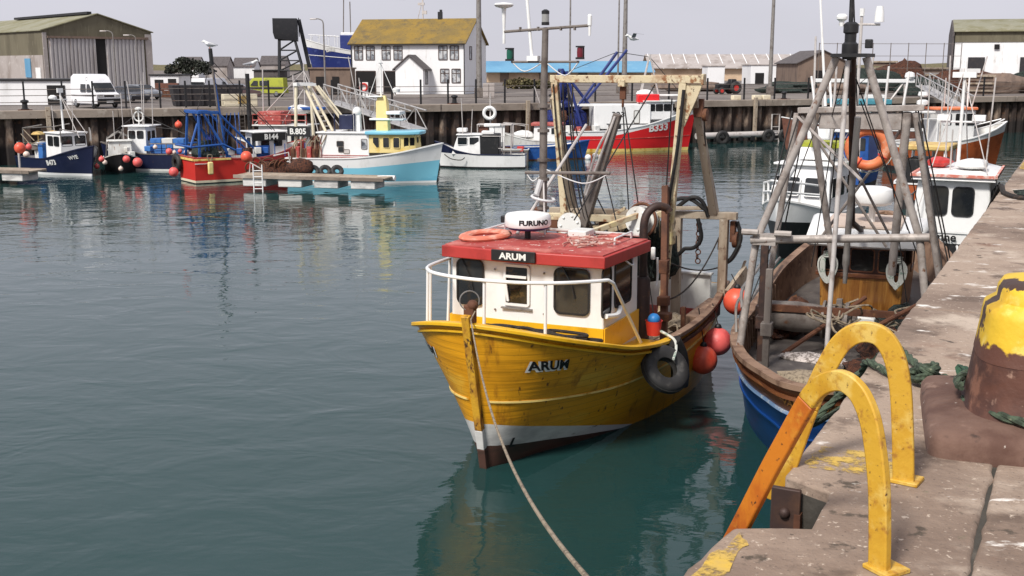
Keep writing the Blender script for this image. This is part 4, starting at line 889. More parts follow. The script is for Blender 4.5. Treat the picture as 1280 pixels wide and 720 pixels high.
# wheelhouse
bx0, bx1, bh = 2.3, 4.7, 1.0; by = .06
wpb = [(bx0, by - bh + .12), (bx1, by - bh), (bx1 + .3, by), (bx1, by + bh), (bx0, by + bh - .12)]
wb = cabin('wheelhouse', wpb, 1.3, 2.42, m['wood'], B, [(x, lerp(by, y, 1.06)) for x, y in wpb], .03)
wq = [(x, lerp(by, y, 1.06)) for x, y in wpb]
cabin('window_band', wq, 2.42, 3.16, M('dark_varnish', C(62, 34, 26), .3, 0, [(C(40, 24, 20), 2, .45, .7)], None, .3), B, None, .02)
mb = MB(); mb.strip([(bx0 - .03, by - bh + .04, 2.44), (bx0 - .03, by + bh - .04, 2.44)], .07, .1); mb.strip([(bx0, by + bh + .0, 2.44), (bx1, by + bh + .1, 2.44)], .07, .1); mb.build('sill_rail', m['woodh'], B, .01)
for y in (-.62, 0, .62): window((bx0 - .004, by + y, 2.8), (0, -1, 0), (0, 0, 1), .5, .5, wb, .06, .03, m['woodh'], m['glass'])
for y in (1, -1): window((3.4, by + y * (bh * 1.06 - .005), 2.8), (-y, 0, 0), (0, 0, 1), 1.4, .5, wb, .06, .03, m['woodh'], m['glass'])
rf = [(bx0 - .45, by - 1.18), (bx0 - .55, by), (bx0 - .45, by + 1.2), (bx1 + .2, by + 1.45), (bx1 + .6, by), (bx1 + .2, by - 1.4)]
k9 = lambda q, z: [(lerp(3.3, x, q), lerp(by, y, q), z) for x, y in rf]
MB().loft([k9(.97, 3.15), k9(1.02, 3.2), k9(1.03, 3.36), k9(1.0, 3.47), k9(.93, 3.53), k9(.5, 3.58)]).build('roof', m['whitepl'], B, ang=50)
mb = MB(); mb.prism([(2.1, -.75), (2.1, .95), (4.3, .95), (4.3, -.75)], 3.56, 3.63); mb.build('roof_panel', M('tan_roof_cloth', C(196, 178, 164), .8, 0, [(C(160, 140, 126), 2, .5, .75)]), B, .02)
text('roof_marks', 'ooo   oo', .1, plane_fn((2.094, .2, 3.575), (0, -1, 0), (0, 0, 1)), m['ink'], B, .004)
# tripod mast with its pole
ax_ = -3.6
mb = MB(); mb.tube((ax_, .03, 7.1), (ax_, .06, 9.6), .042, .035, 10); mb.lathe([(.12, -.1), (.14, .0), (.14, .16), (.1, .2), (.1, .34), (.13, .36), (.13, .5), (.08, .54)], (ax_, .03, 7.42), 14); mb.build('pole_mast', m['black'], B)
MB().prism([(ax_ - .25, -.28), (ax_ + .25, -.38), (ax_ + .25, .38), (ax_ - .25, .32)], 7.36, 7.42).build('tripod_plate', m['black'], B)
for nm, pts, r, mt in (('tripod_leg', [(ax_, .25, 7.36), (ax_ + .02, 1.52, 4.02), (ax_ - .1, 1.72, 2.0)], .07, 'tube'), ('tripod_leg', [(ax_, -.25, 7.36), (ax_ + .1, -1.34, 4.2), (ax_, -1.68, 2.0)], .07, 'tube'),
                   ('tripod_leg', [(ax_ + .2, .0, 7.36), (-.2, .12, 4.0), (1.9, .1, 3.56)], .065, 'exh'), ('white_pole', [(ax_ - .05, .05, 7.3), (ax_ - .45, .09, 2.2), (ax_ - .48, .09, 1.3)], .045, 'pale')):
    MB().path(pts, r, 12).build(nm, m[mt], B)
mb = MB(); mb.path([(ax_ + .5, -.13, 6.3), (ax_ + .9, -.04, 4.2), (ax_ + .95, -.03, 3.6)], .06, 12); mb.lathe([(.04, -.3), (.05, 0), (.07, .06), (.07, .25)], (ax_ + .95, -.03, 3.45), 10); mb.build('polished_ram', m['galv'], B)
mb = MB(); mb.tube((ax_ - .1, 1.6, 4.04), (ax_ + .05, -1.5, 4.24), .075, n=12); mb.box((ax_ - .02, 1.35, 4.06), (.24, .42, .2)); mb.tube((ax_ - .2, 1.75, 4.2), (ax_ - .2, 1.45, 4.2), .06); mb.tube((ax_ - .2, 1.15, 4.2), (ax_ - .2, .85, 4.2), .06); mb.build('cross_pipe', m['tube'], B)
# second frame ahead of it
fx = -.6
mb = MB(); mb.bar((fx, 1.28, 6.31), (fx, -1.16, 6.4), .16, .12); mb.box((fx + .02, .05, 6.12), (.1, 1.6, .34)); mb.build('frame_beam', m['tube'], B, .012)
for a, b2, r in (((fx, 1.0, 6.25), (.3, .5, 3.0), .1), ((fx, -.85, 6.3), (.1, -.72, 2.9), .12), ((fx, 1.3, 6.25), (-.3, 1.85, 1.9), .09), ((fx, -1.0, 6.3), (.2, -1.85, 1.9), .09)):
    MB().tube(a, b2, r * .72, n=12).build('frame_leg', m['tube'], B)
for a, b2 in (((fx, 1.2, 6.2), (.6, -.55, 3.4)), ((fx, -.9, 6.2), (.6, .9, 3.4)), ((fx, 1.3, 6.2), (ax_, -.3, 5.2)), ((.1, .2, 5.2), (1.6, -.6, 3.4))):
    MB().tube(a, b2, .03, n=6).build('brace', m['tube'], B)
mb = MB()
for a, b2 in (((fx, 1.25, 6.25), (-3.0, 1.5, 4.1)), ((fx, 1.4, 6.3), (-1.4, 2.15, 1.95)), ((fx, -1.05, 6.35), (-2.2, -2.05, 1.95)), ((fx, -1.0, 6.35), (-.8, -2.2, 1.95)), ((ax_, .1, 9.3), (7.0, .6, 4.0)), ((fx, -1.1, 6.3), (.5, -1.9, 3.0)), ((fx, 1.1, 6.3), (-.2, 1.5, 3.8))): mb.tube(a, b2, .016, n=5)
for a, b2 in (((fx, .5, 6.3), (-.2, .9, 3.0)), ((fx, -.4, 6.3), (.3, -1.1, 2.0)), ((ax_, .1, 7.2), (fx, .6, 6.2)), ((ax_, -.1, 7.0), (2.0, -.9, 3.6)), ((ax_, -.2, 6.6), (-1.6, -1.9, 2.1)), ((fx, .8, 6.3), (-2.2, 2.0, 2.0)), ((ax_ + .3, .2, 6.0), (1.6, .8, 3.5)), ((fx, -.7, 6.3), (2.6, -1.2, 3.5))): mb.tube(a, b2, .012, n=5)
mb.build('rigging_wire', m['wire'], B)
for y, k in ((.62, 1), (.98, 2), (-.72, 3), (-.35, 4)):
    MB().tube((fx + .3 * k - .3, y, 6.35), (fx + .2 * k, y * 1.12, 6.8 + .1 * k), .022).build('aerial_stub', m['whitepl'], B)
for x, y, h_ in ((-1.9, 1.62, 3.9), (-2.5, 1.42, 3.3), (-.9, 1.8, 3.7), (-1.2, -1.85, 3.2)):
    mb = MB(); mb.bar((x, y, 1.22), (x + .05, y, h_), .13, .13, (0, 1, 0)); mb.box((x, y, 2.1), (.24, .22, .26)); mb.build('deck_post', m['exh'] if h_ > 3.5 else m['steelgrey'], B, .01)
mb = MB()
for y0, z in ((1.75, 2.25), (2.0, 2.75)): mb.path(spline([(-2.6, 1.9, z - .25), (-2.0, 2.02, z), (.2, 2.1, z + .05), (1.8, 2.15, z + .15), (3.4, 2.1, z + .3)]), .035, 7)
mb.build('side_rail', m['galv'], B)
mb = MB()
for z in (2.15, 2.45, 2.75): mb.path(spline([(-.4, -2.1, z), (.8, -2.1, z + .05), (2.4, -2.05, z + .1), (3.6, -1.95, z + .3)]), .03, 7)
mb.build('guard_rail', m['whited'], B)
# winch
mb = MB(); mb.lathe([(.42, -1.0), (.42, -.93), (.33, -.92), (.33, -.52), (.42, -.51), (.42, -.46), (.30, -.45), (.34, .1), (.30, .75), (.42, .76), (.42, .84)], (.1, 1.1, 1.82), 22, (0, 1, .02)); mb.build('winch_drum', m['steelgrey'], B)
for y in (.3, 1.95):
    mb = MB(); mb.bar((.05, y, 1.28), (.05, y, 2.3), .16, .12, (0, 1, 0)); mb.box((.05, y, 2.1), (.3, .14, .2)); mb.build('winch_stand', m['steelgrey'], B, .01)
mb = MB(); mb.tube((-1.6, 1.2, 1.4), (.4, -.2, 2.3), .05); mb.tube((-1.6, -.4, 2.0), (-.2, -1.3, 2.35), .05); mb.bar((-.2, 1.9, 2.05), (-.2, -1.3, 2.1), .1, .14); mb.build('winch_bar', m['rusty'], B)
mb = MB(); g = random.Random(5)
for k in range(12):
    cx, cy, cz = g.uniform(-1.2, .2), g.uniform(-1.3, .6), g.uniform(1.9, 2.2); mb.path(spline([(cx + .3 * math.cos(a) * g.uniform(.6, 1.3), cy + .35 * math.sin(a), cz + .12 * math.sin(a * 2 + k)) for a in (0, 1.3, 2.6, 3.9, 5.2)], 4), .022, 5)
mb.build('loose_line', m['ropet'], B)
mb = MB(); mb.blob((-1.0, -.9, 1.55), (1.1, 1.2, .8), 14, .2, 8); mb.blob((-2.2, -.5, 1.4), (.9, .9, .4), 12, .2, 9); mb.build('deck_gear', m['netb'], B)
for k, (x, y, z, d, mt, sd_) in enumerate(((1.3, -1.0, 1.6, (1.4, 1.2, .8), 'net', 41), (.6, 1.5, 1.5, (1.2, .8, .6), 'netb', 42), (-2.4, -1.1, 1.5, (1.6, .9, .7), 'net', 43), (1.6, 1.4, 1.6, (.8, .6, .7), 'rusty', 44), (-3.6, .2, 1.42, (1.0, 1.4, .35), 'ropet', 45))): MB().blob((x, y, z), d, 18, .2, sd_).build('deck_heap', m[mt], B)
for x, y in ((-.3, -1.5), (.5, -1.5), (1.4, -.1)): MB().box((x, y, 1.5), (.62, .5, .4), x).build('fish_box', m['boxblue' if y < -1 else 'whited'], B, .03)
mb = MB(); mb.box((1.2, .55, 1.5), (.9, 1.1, .45)); mb.build('hatch', m['steelgrey'], B, .03)
mb = MB(); mb.blob((-1.6, .5, 1.33), (.7, 1.3, .25), 16, .25, 6); mb.build('white_net_bundle', M('pale_net', C(206, 196, 190), .95, 0, [(C(120, 110, 104), 12, .45, .6)], (26, 1, .04)), B)
mb = MB(); mb.box((-2.6, .7, 1.305), (2.2, 1.5, .04)); mb.build('deck_mat', m['deckg'], B)
mb = MB(); mb.path(spline([(-2.6, 2.0, 2.0), (-2.4, 2.06, 2.4), (-2.0, 2.1, 2.5), (-1.4, 2.14, 2.5)]), .03, 7); mb.build('grab_rail', m['galv'], B)
# loose on the wooden boat
def coil(p, label, root):
    t = MB(); g = random.Random(int(p.x * 100))
    for k in range(16):
        w_ = .05 + .16 * g.random(); t.path(spline([(-.0, g.uniform(-.03, .03), .0), (-.05, -w_, -.2), (-.06, -w_ * .9, -.5), (-.06, 0, -.6 - .16 * g.random()), (-.06, w_ * .9, -.5), (-.05, w_, -.2), (0, g.uniform(-.03, .03), .0)], 4), .015, 6)
    for k in range(3): t.torus((0, 0, -.02 - .05 * k), (0, .1, 1), .1, .025, 16, 6)
    o = t.build('rope_coil', m['ropew']); tag(o, label, 'rope coil'); o.location = p; o.rotation_euler = (0, 0, R(68)); return o
coil(bw(2.12, .8, 3.0), 'green and white rope coil hanging left on the varnished wheelhouse back', B); coil(bw(2.12, -.72, 2.95), 'green and white rope coil hanging right on the varnished wheelhouse back', B)
t = thing('lifebuoy', 'large orange lifebuoy hanging in the steel frame of the wooden trawler', 'lifebuoy', bw(-.45, -.13, 5.57), 68)
mb = MB(); mb.torus((0, 0, 0), (1, .0, .06), .36, .105, 36, 12); mb.build('ring', m['orange'], t)
mb = MB()
for k in range(4): mb.torus((0, .34 * math.cos(k * 1.571 + .5), .34 * math.sin(k * 1.571 + .5)), (0, -math.sin(k * 1.571 + .5), math.cos(k * 1.571 + .5)), .105, .014, 14, 6)
mb.build('band', m['redpl'], t)
MB().torus((0, 0, 0), (1, 0, .06), .5, .012, 32, 6).build('grab_line', m['ropew'], t)
mb = MB(); mb.path(spline([bw(-.6, .1, 6.26), bw(-.5, -.08, 6.15), bw(-.45, -.13, 6.0)]), .02, 6); o = mb.build('lifebuoy_lanyard', m['ropek']); tag(o, 'short dark lanyard holding up the large orange lifebuoy', 'rope')

# ================================================================ ladder hoops, bollard and ropes on the near quay
def hoop(o, deg, pts, label, dz, w_):
    t = thing('ladder_hoop', label, 'handrail', o, deg, 'yellow hoops at the quay ladder')
    P3 = [Vector((0, p.x, p.y - QZ)) for p in spline([(a, b, 0) for a, b in pts], 5)]
    k = int(len(P3) * dz); rings = []
    for i, p in enumerate(P3):
        tg = (P3[min(i + 1, len(P3) - 1)] - P3[max(i - 1, 0)]).normalized(); nn = Vector((0, -tg.z, tg.y))
        rings.append([p + nn * (a * w_ / 2) + Vector((b * .019, 0, 0)) for a, b in ((-1, -1), (1, -1), (1, 1), (-1, 1))])
    MB().loft(rings[:k + 1]).build('hoop_bar', m['hoop'], t, .006)
    MB().loft(rings[k:]).build('stained_leg', m['hooprust' if dz < .7 else 'hoop'], t, .006)
    MB().box((.03, -.01, .01), (.13, .13, .02), R(-8)).build('foot_plate', m['hoop'], t, .005)
hoop(Vector((1.445, 4.107, QZ)), 35.85, [(0, 5.25), (.01, 5.42), (.03, 5.62), (.075, 5.82), (.125, 5.92), (.18, 5.965), (.24, 5.975), (.31, 5.945), (.37, 5.885), (.43, 5.78), (.505, 5.635), (.58, 5.49), (.71, 5.22), (.78, 5.08)], 'yellow steel ladder hoop nearest the viewer, left leg stained orange', .64, .084)
hoop(qp(.1, .53), 63, [(0, 5.25), (.02, 5.5), (.045, 5.72), (.085, 5.87), (.15, 5.955), (.24, 5.965), (.32, 5.91), (.38, 5.80), (.44, 5.64), (.5, 5.44), (.56, 5.22), (.6, 5.05)], 'yellow steel ladder hoop farther off, beside the yellow painted patch', .75, .098)
t = thing('quay_ladder', 'steel ladder in the notch of the quay edge between the yellow hoops', 'ladder', qp(-.37, .09, -.5), 63)
for s in (-.26, .24): MB().box((s, 0, 2.8), (.05, .03, 5.6)).build('stile', m['rusty'], t)
for k in range(18): MB().tube((-.26, 0, .3 + k * .3), (.24, 0, .3 + k * .3), .014, n=6).build('rung', m['rusty'], t)
mb = MB(); mb.box((.235, .06, 5.42), (.03, .14, .6))
for z in (5.2, 5.4, 5.6): mb.ball((.215, .06, z), .028, 8)
mb.build('bolted_plate', m['exh'], t, .006)
# bollard
t = thing('bollard', 'big rusty mooring bollard with flaking yellow top on the near quay', 'bollard', Vector((2.9, 5.82, QZ)), 72)
def sq(h, k, z, n=8, ex=3.2):
    out = []
    for i in range(n * 4):
        a = 2 * math.pi * i / (n * 4); c_, s_ = math.cos(a), math.sin(a)
        out.append((h * math.copysign(abs(c_) ** (2 / ex), c_), k * math.copysign(abs(s_) ** (2 / ex), s_), z))
    return out
m['bollrust'] = M('bollard_rust', C(92, 58, 46), .7, .1, [(C(66, 42, 36), 3, .4, .62), (C(128, 88, 70), 5, .55, .7), (C(150, 120, 104), 9, .64, .74)], (16, .6, .012))
m['bolltop'] = M('flaking_yellow_paint', C(220, 182, 48), .55, 0, [(C(202, 158, 34), 3, .5, .7), (C(232, 206, 110), 4.5, .56, .7), (C(70, 50, 42), 3.2, .56, .585), (C(52, 38, 34), 8, .64, .67), (C(92, 58, 46), 9, .70, .668, None, 'z')], (13, .7, .01))
m['plinth'] = M('rust_stained_plinth', C(112, 86, 74), .85, 0, [(C(88, 62, 52), 2.4, .42, .64), (C(138, 112, 98), 5, .55, .72), (C(190, 180, 170), 9, .66, .7), (C(60, 46, 40), 7, .6, .72)], (15, .7, .012))
MB().loft([sq(.63, .63, -.02, 10, 14), sq(.63, .63, .08, 10, 14), sq(.61, .61, .115, 10, 12), sq(.57, .57, .13, 10, 9), sq(.45, .45, .15, 10)]).build('plinth', m['plinth'], t, ang=60)
MB().loft([sq(.46, .46, .12), sq(.425, .425, .16), sq(.405, .405, .3), sq(.38, .38, .5)]).build('post', m['bollrust'], t, ang=60)
mb = MB(); mb.loft([sq(.3915, .3915, .43), sq(.3812, .3812, .498), sq(.368, .368, .6), sq(.362, .362, .66), sq(.355, .355, .695), sq(.30, .30, .735), sq(.295, .295, .79), sq(.27, .27, .83), sq(.2, .2, .845)]); mb.build('yellow_cap', m['bolltop'], t, ang=50)
def laid(name, pts, R_, mat, label, sm=8, turns=9.):
    """three-strand laid rope"""
    c = spline(pts, sm); mb = MB(); L_ = [0]
    for i in range(1, len(c)): L_.append(L_[-1] + (c[i] - c[i - 1]).length)
    dn = []; n = max(20, int(L_[-1] / .018)); j = 0
    for k in range(n + 1):
        d = L_[-1] * k / n
        while j < len(c) - 2 and L_[j + 1] < d: j += 1
        dn.append(c[j].lerp(c[j + 1], (d - L_[j]) / max(L_[j + 1] - L_[j], 1e-6)))
    for st in range(3):
        pp = []; 
        for k in range(n + 1):
            tg = (dn[min(k + 1, n)] - dn[max(k - 1, 0)]).normalized(); u = (Vector((0, 0, 1)) - tg * tg.z)
            u = u.normalized() if u.length > .1 else Vector((1, 0, 0)); w_ = tg.cross(u); a = st * 2.094 + turns * L_[-1] * k / n * 2
            pp.append(dn[k] + (u * math.cos(a) + w_ * math.sin(a)) * R_ * .5)
        mb.path(pp, R_ * .58, 6)
    o = mb.build(name, mat); tag(o, label, 'rope'); return o
cc = Vector((2.9, 5.82, QZ)); ww = []
for i in range(26):
    a = R(63) + math.pi * 2 * (i / 20) + 2.2; q = .46; ww.append(cc + Vector((q * math.cos(a), q * math.sin(a), .20 + .05 * i / 26)))
laid('mooring_rope', [bw(-3.4, -1.9, 2.1), qp(4.4, -.5, 4.4), qp(3.5, -.12, 5.0), qp(3.05, -.015, 5.27), qp(2.7, .12, 5.285), qp(2.2, .33, 5.29), qp(1.98, .46, 5.3), qp(1.7, .62, 5.36), qp(1.45, .70, 5.42)] + ww[6:20], .026, m['ropeg'], 'green mooring rope wound round the rusty bollard and led along the quay')
laid('mooring_rope', [bw(-5.0, -1.2, 2.15), qp(3.2, -.5, 4.5), qp(2.6, -.12, 5.05), qp(2.25, -.01, 5.27), qp(1.95, .2, 5.28), qp(1.88, .34, 5.29), qp(1.6, .55, 5.33), qp(1.1, .72, 5.40), qp(.82, .9, 5.43), qp(.72, 1.25, 5.42), qp(.85, 1.6, 5.42)], .024, m['ropeg'], 'greyish green mooring rope passing in front of the rusty bollard')
g = random.Random(2); kk = []
for i in range(16): kk.append(qp(1.9 + g.uniform(-.1, .1), .38 + g.uniform(-.09, .09), 5.29 + g.uniform(0, .1)))
laid('rope_knot', kk, .024, m['ropeg'], 'bunched knot of dark green rope on the quay by the yellow hoop', 5)
kk = [qp(1.7 + g.uniform(-.12, .1), .63 + g.uniform(-.08, .08), 5.33 + g.uniform(0, .1)) for i in range(10)]
laid('rope_knot', kk, .022, M('bright_green_rope', C(50, 84, 62), .9, 0, [(C(40, 60, 50), 20, .45, .6)]), 'bright green knotted rope end against the bollard foot', 5)
# rope and rag lying on the quay edge farther along
mb = MB(); mb.path(spline([qp(16, -.3, 4.6), qp(14.5, -.02, 5.28), qp(13.6, .1, 5.28), qp(13.0, .35, 5.28), qp(12.9, .8, 5.28), qp(12.7, 1.6, 5.28)]), .04, 7); o = mb.build('mooring_rope', m['ropek']); tag(o, 'dark rope crossing the quay edge far along on the right', 'rope')
mb = MB(); mb.blob(qp(13.25, .55, 5.3), (.5, .4, .16), 14, .3, 4); o = mb.build('net_rag', m['net']); tag(o, 'small dark heap of netting on the quay beside the dark rope', 'net')
# ================================================================ the boats across the harbour
def fboat(label, px, py, deg, L_, beam, sheer, bands, dz=.7, rake=.5, full=.5, deckm='deckg', cap='white', inner='whited', capw=.1, name='fishing_boat', cat='fishing boat', root=None, group=None, srake=0., tw=.8):
    """px, py: pixel of the waterline amidships"""
    p = root if root is not None else G(px, py, 0)
    t = thing(name, label, cat, p, deg, group)
    h = beam / 2
    H_ = Hull(-L_ / 2, L_ / 2, [(0, h * tw), (.25, h * .97), (.5, h), (.72, h * .86), (.88, h * .5), (.96, h * .2), (1, .05)], [(0, h * tw * .8), (.3, h * .88), (.5, h * .86), (.7, h * .58), (.86, h * .22), (1, .03)], sheer, rake=rake, srake=srake, zb=-.4, pw=.9)
    H_.build(bands, t, dz, m[inner], m[deckm], m[cap] if cap else None, capw, .07, n=24)
    return t, H_
def simple_cabin(t, x0, x1, hw, z0, z1, mat='white', roof='white', over=.12, rake=.12, roofh=.09, name='wheelhouse', y=0.):
    pts = [(x0, y - hw), (x1, y - hw), (x1, y + hw), (x0, y + hw)]; tp = [(x0, y - hw * .95), (x1 - rake, y - hw * .93), (x1 - rake, y + hw * .93), (x0, y + hw * .95)]
    c_ = cabin(name, pts, z0, z1, m[mat], t, tp, .03)
    if roof: MB().prism([(x0 - over, y - hw - over * .4), (x1 - rake + over, y - hw - over * .4), (x1 - rake + over, y + hw + over * .4), (x0 - over, y + hw + over * .4)], z1, z1 + roofh).build('roof', m[roof], t, .03)
    return c_
def side_windows(c_, xs, y, z, w_, h_, sd, fm='rubber', gm='glass', rad=.06, bars=()):
    for x in xs: window((x, y, z), (-sd, 0, 0), (0, 0, 1), w_, h_, c_, rad, .03, m[fm], m[gm], bars=bars)
def front_windows(c_, x, ys, z, w_, h_, back=False, fm='rubber', gm='glass'):
    for y in ys: window((x, y, z), (0, -1 if back else 1, 0), (0, 0, 1), w_, h_, c_, .05, .03, m[fm], m[gm])
def tubes(name, segs, r, mat, t, n=6):
    mb = MB()
    for a in segs: mb.path([Vector(q) for q in a], r, n)
    return mb.build(name, m[mat], t)
def each(name, segs, r, mat, t, n=6):
    for a in segs: MB().path([Vector(q) for q in a], r, n).build(name, m[mat], t)
Zs = lambda a, b_, c_: [(0, a), (.5, b_), (1, c_)]

# B473: dark blue, bow towards the viewer
t, h = fboat('dark blue boat B473 with white wheelhouse, bow turned towards the viewer', 0, 0, -40, 8.2, 3.4, Zs(1.0, 1.05, 2.0), [(lambda t: .16, m['white']), (None, m['navy'])], .8, .5, root=Vector((-30.9, 77.3, 0)), cap='navy')
h.letters('registration', 'B473', .46, 1.2, .72, -1, m['inkw'], t, .1, .03, .02, .9); h.letters('name_lettering', 'WYE', .34, 2.9, 1.15, -1, m['inkw'], t, .2, .03, .01, .8)
h.letters('registration', 'B473', .4, 2.5, .9, 1, m['inkw'], t, -.1, .03, .015, .9)
c_ = simple_cabin(t, -.3, 1.7, 1.0, .9, 2.75)
front_windows(c_, 1.62, (-.48, .48), 2.25, .72, .62); side_windows(c_, (.35, 1.15), -.98, 2.25, .6, .6, -1); side_windows(c_, (.35, 1.15), .98, 2.25, .6, .6, 1)
tubes('gallows', [[(-3.2, -1.1, .9), (-3.1, -1.1, 3.0), (-.6, -1.0, 3.3)], [(-3.2, 1.1, .9), (-3.1, 1.1, 3.0), (-.6, 1.0, 3.3)], [(-3.1, -1.1, 3.0), (-3.1, 1.1, 3.0)], [(1.9, 1.05, 2.2), (1.9, 1.05, 3.1), (3.0, .5, 2.9), (3.2, .4, 2.3)], [(1.9, -1.05, 2.2), (1.9, -1.05, 3.1), (3.0, -.5, 2.9)]], .045, 'galv', t)
mb = MB(); mb.tube((.4, 0, 2.8), (.3, 0, 5.6), .08, .05); mb.tube((.3, -.5, 5.0), (.3, .5, 5.0), .03); mb.lathe([(.2, 0), (.28, .08), (.26, .2), (.1, .3)], (.3, -.55, 5.0), 12); mb.box((.3, .0, 5.6), (.12, .4, .3)); mb.build('mast', m['white'], t)
tubes('mast_stay', [[(.3, 0, 5.3), (2.4, 0, 2.5)], [(.3, 0, 5.3), (1.8, .9, 2.7)]], .025, 'pale', t)
for y in (-.6, .5):
    mb = MB(); mb.lathe([(.42, 0), (.46, .05), (.3, .2), (.05, .26)], (-2.0, y, 2.55), 14); mb.tube((-2.0, y, .8), (-2.0, y, 2.6), .05); mb.build('hauler_hood', m['tan'], t)
for x, y, mt in ((-1.2, -.7, 'boxblue'), (-1.9, -.6, 'whited'), (-1.5, .5, 'boxblue'), (-2.6, 0, 'whited')): MB().box((x, y, 1.45), (.6, .5, 1.2)).build('gear_locker', m[mt], t, .03)

g = random.Random(21)
for k in range(7): MB().box((g.uniform(-3.4, -.8), g.uniform(-1.0, 1.0), 1.15 + g.uniform(0, .7)), (.55, .4, .36), g.uniform(0, 3)).build('creel', m[('net', 'netb', 'whited', 'steelgrey')[k % 4]], t, .04)
tubes('deck_line', [[(-3.2, -1.2, 2.6), (-2.0, -1.2, 1.9), (-.6, -1.0, 2.4)], [(-3.0, -1.1, 2.9), (-1.4, -1.2, 2.2)], [(-3.2, 1.1, 2.2), (-.6, 1.0, 2.6)], [(-3.1, -1.1, 2.0), (-.5, -1.1, 2.0)]], .03, 'ropet', t)
each('aerial', [[(.9, .4, 2.8), (1.1, .4, 5.0)], [(-.1, -.4, 2.8), (-.2, -.4, 4.6)]], .025, 'pale', t)
# the cluttered potting boat
t, h = fboat('small dark potting boat heaped with white crates and gear between the two navy boats', 0, 0, -70, 6.0, 2.3, Zs(.85, .85, 1.35), [(None, m['black'])], .5, .35, root=Vector((-27.6, 79.2, 0)), cap='whited')
simple_cabin(t, .3, 1.5, .8, .55, 2.1, 'whited', 'whited')
for k in range(9):
    g = random.Random(k); MB().box((g.uniform(-2, 1.9), g.uniform(-.8, .8), 1.2 + g.uniform(0, .8)), (.5, .4, .35), g.uniform(0, 3)).build('crate', m[('whited', 'net', 'whited', 'brown')[k % 4]], t, .03)
each('hoop_frame', [[(x, -.95, .8), (x, -.8, 2.2), (x, 0, 2.65), (x, .8, 2.2), (x, .95, .8)] for x in (-2.2, -1.2, -.2)], .04, 'galv', t)
tubes('aerial', [[(.9, .3, 2.1), (.9, .3, 5.4)], [(1.2, -.3, 2.1), (1.3, -.3, 4.2)]], .03, 'pale', t)
MB().blob((-1.5, 0, 1.3), (1.6, 1.4, .9), 16, .2, 3).build('net_heap', m['net'], t)

# navy boat with blue fish boxes
t, h = fboat('navy boat with white wheelhouse and stacked blue fish boxes on deck', 0, 0, 176, 8.6, 3.0, Zs(1.15, 1.15, 1.9), [(lambda t: .14, m['whited']), (None, m['navy'])], .7, .4, root=Vector((-25.0, 80.0, 0)), cap='steelgrey')
c_ = simple_cabin(t, .6, 2.0, 1.0, .8, 3.05, 'white', 'white', .35); side_windows(c_, (1.0, 1.6), .97, 2.5, .42, .5, 1); front_windows(c_, .6, (-.4, .4), 2.4, .5, .6, True)
for i in range(3):
    for j in range(4): MB().box((-.1 - i * .82, .55, 1.0 + j * .36), (.78, 1.0, .33)).build('fish_box', m['boxblue' if (i + j) % 4 else 'whited'], t, .03)
MB().box((-1.0, .9, .95), (2.2, .5, .4)).build('red_box', m['redpl'], t, .02)
tubes('deck_rail', [[(-3.9, 1.3, 1.1), (-3.9, 1.3, 1.9), (.2, 1.45, 1.9)], [(-2.4, 1.45, 1.1), (-2.4, 1.45, 1.9)], [(-1, 1.45, 1.1), (-1, 1.45, 1.9)], [(2.2, 1.2, 1.4), (2.2, 1.2, 2.9)], [(3.0, .8, 1.6), (2.2, .9, 2.9)]], .04, 'galv', t)
each('aerial', [[(1.0, .2, 3.1), (.8, .2, 6.8)], [(1.3, -.3, 3.1), (1.2, -.3, 6.2)], [(1.6, .5, 3.1), (1.9, .5, 6.2)], [(.2, .6, 3.1), (.1, .6, 5.8)]], .035, 'pale', t)
mb = MB(); mb.torus((1.3, .3, 3.75), (0, 1, .0), .34, .05, 16, 6); mb.tube((1.3, .3, 3.1), (1.3, .3, 4.2), .05); mb.lathe([(.22, 0), (.25, .1), (.1, .2)], (1.3, .3, 4.2), 12); mb.build('radar_frame', m['whited'], t)

g = random.Random(22)
for k in range(8): MB().box((g.uniform(-3.6, 3.0), g.uniform(-.2, 1.2), 1.2 + g.uniform(0, .5)), (.55, .4, .36), g.uniform(0, 3)).build('creel', m[('net', 'netb', 'whited', 'boxblue')[k % 4]], t, .04)
tubes('deck_line', [[(-3.9, 1.3, 1.9), (-1.6, 1.2, 2.9), (.6, 1.0, 3.1)], [(2.2, 1.2, 2.9), (3.6, .6, 2.0)], [(1.3, .3, 4.0), (-3.4, .6, 1.9)], [(1.3, .3, 4.0), (3.9, 0, 2.2)]], .022, 'wire', t)
# B144: red steel boat, blue gantry
t, h = fboat('red steel trawler B144 with blue gantry at its stern', 0, 0, 35, 8.2, 3.4, Zs(1.62, 1.45, 2.4), [(.05, m['black']), (.2, m['cream_p']), (None, m['red'])], .7, .4, root=Vector((-17.2, 73.2, 0)), cap='redroof', srake=.1, tw=.94)
h.strake(lambda t: 1.25, m['white'], t, .05, .05, 'white_line', 0, .1)
MB().box((-4.14, 0, 1.5), (.06, 2.9, .14)).build('transom_band', m['cream'], t, .01)
MB().box((-3.0, -1.72, 1.5), (2.4, .05, .12)).build('pale_plank', m['cream'], t, .01)
B1 = [[(-3.7, s_ * 1.35, .8), (-3.5, s_ * 1.0, 4.4)] for s_ in (1, -1)] + [[(-1.5, s_ * 1.3, 1.2), (-3.2, s_ * .95, 4.35)] for s_ in (1, -1)]
for a in B1:
    mb = MB(); tapered(mb, a[0], a[1], .16, .13); mb.build('gantry_leg', m['royal'], t, .02)
mb = MB(); mb.bar((-3.5, 1.3, 4.4), (-3.5, -1.3, 4.4), .24, .2); mb.bar((-3.5, .95, 4.42), (-2.2, .9, 4.35), .2, .2); mb.bar((-3.5, -.95, 4.42), (-2.2, -.9, 4.35), .2, .2); mb.build('gantry_beam', m['royal'], t, .02)
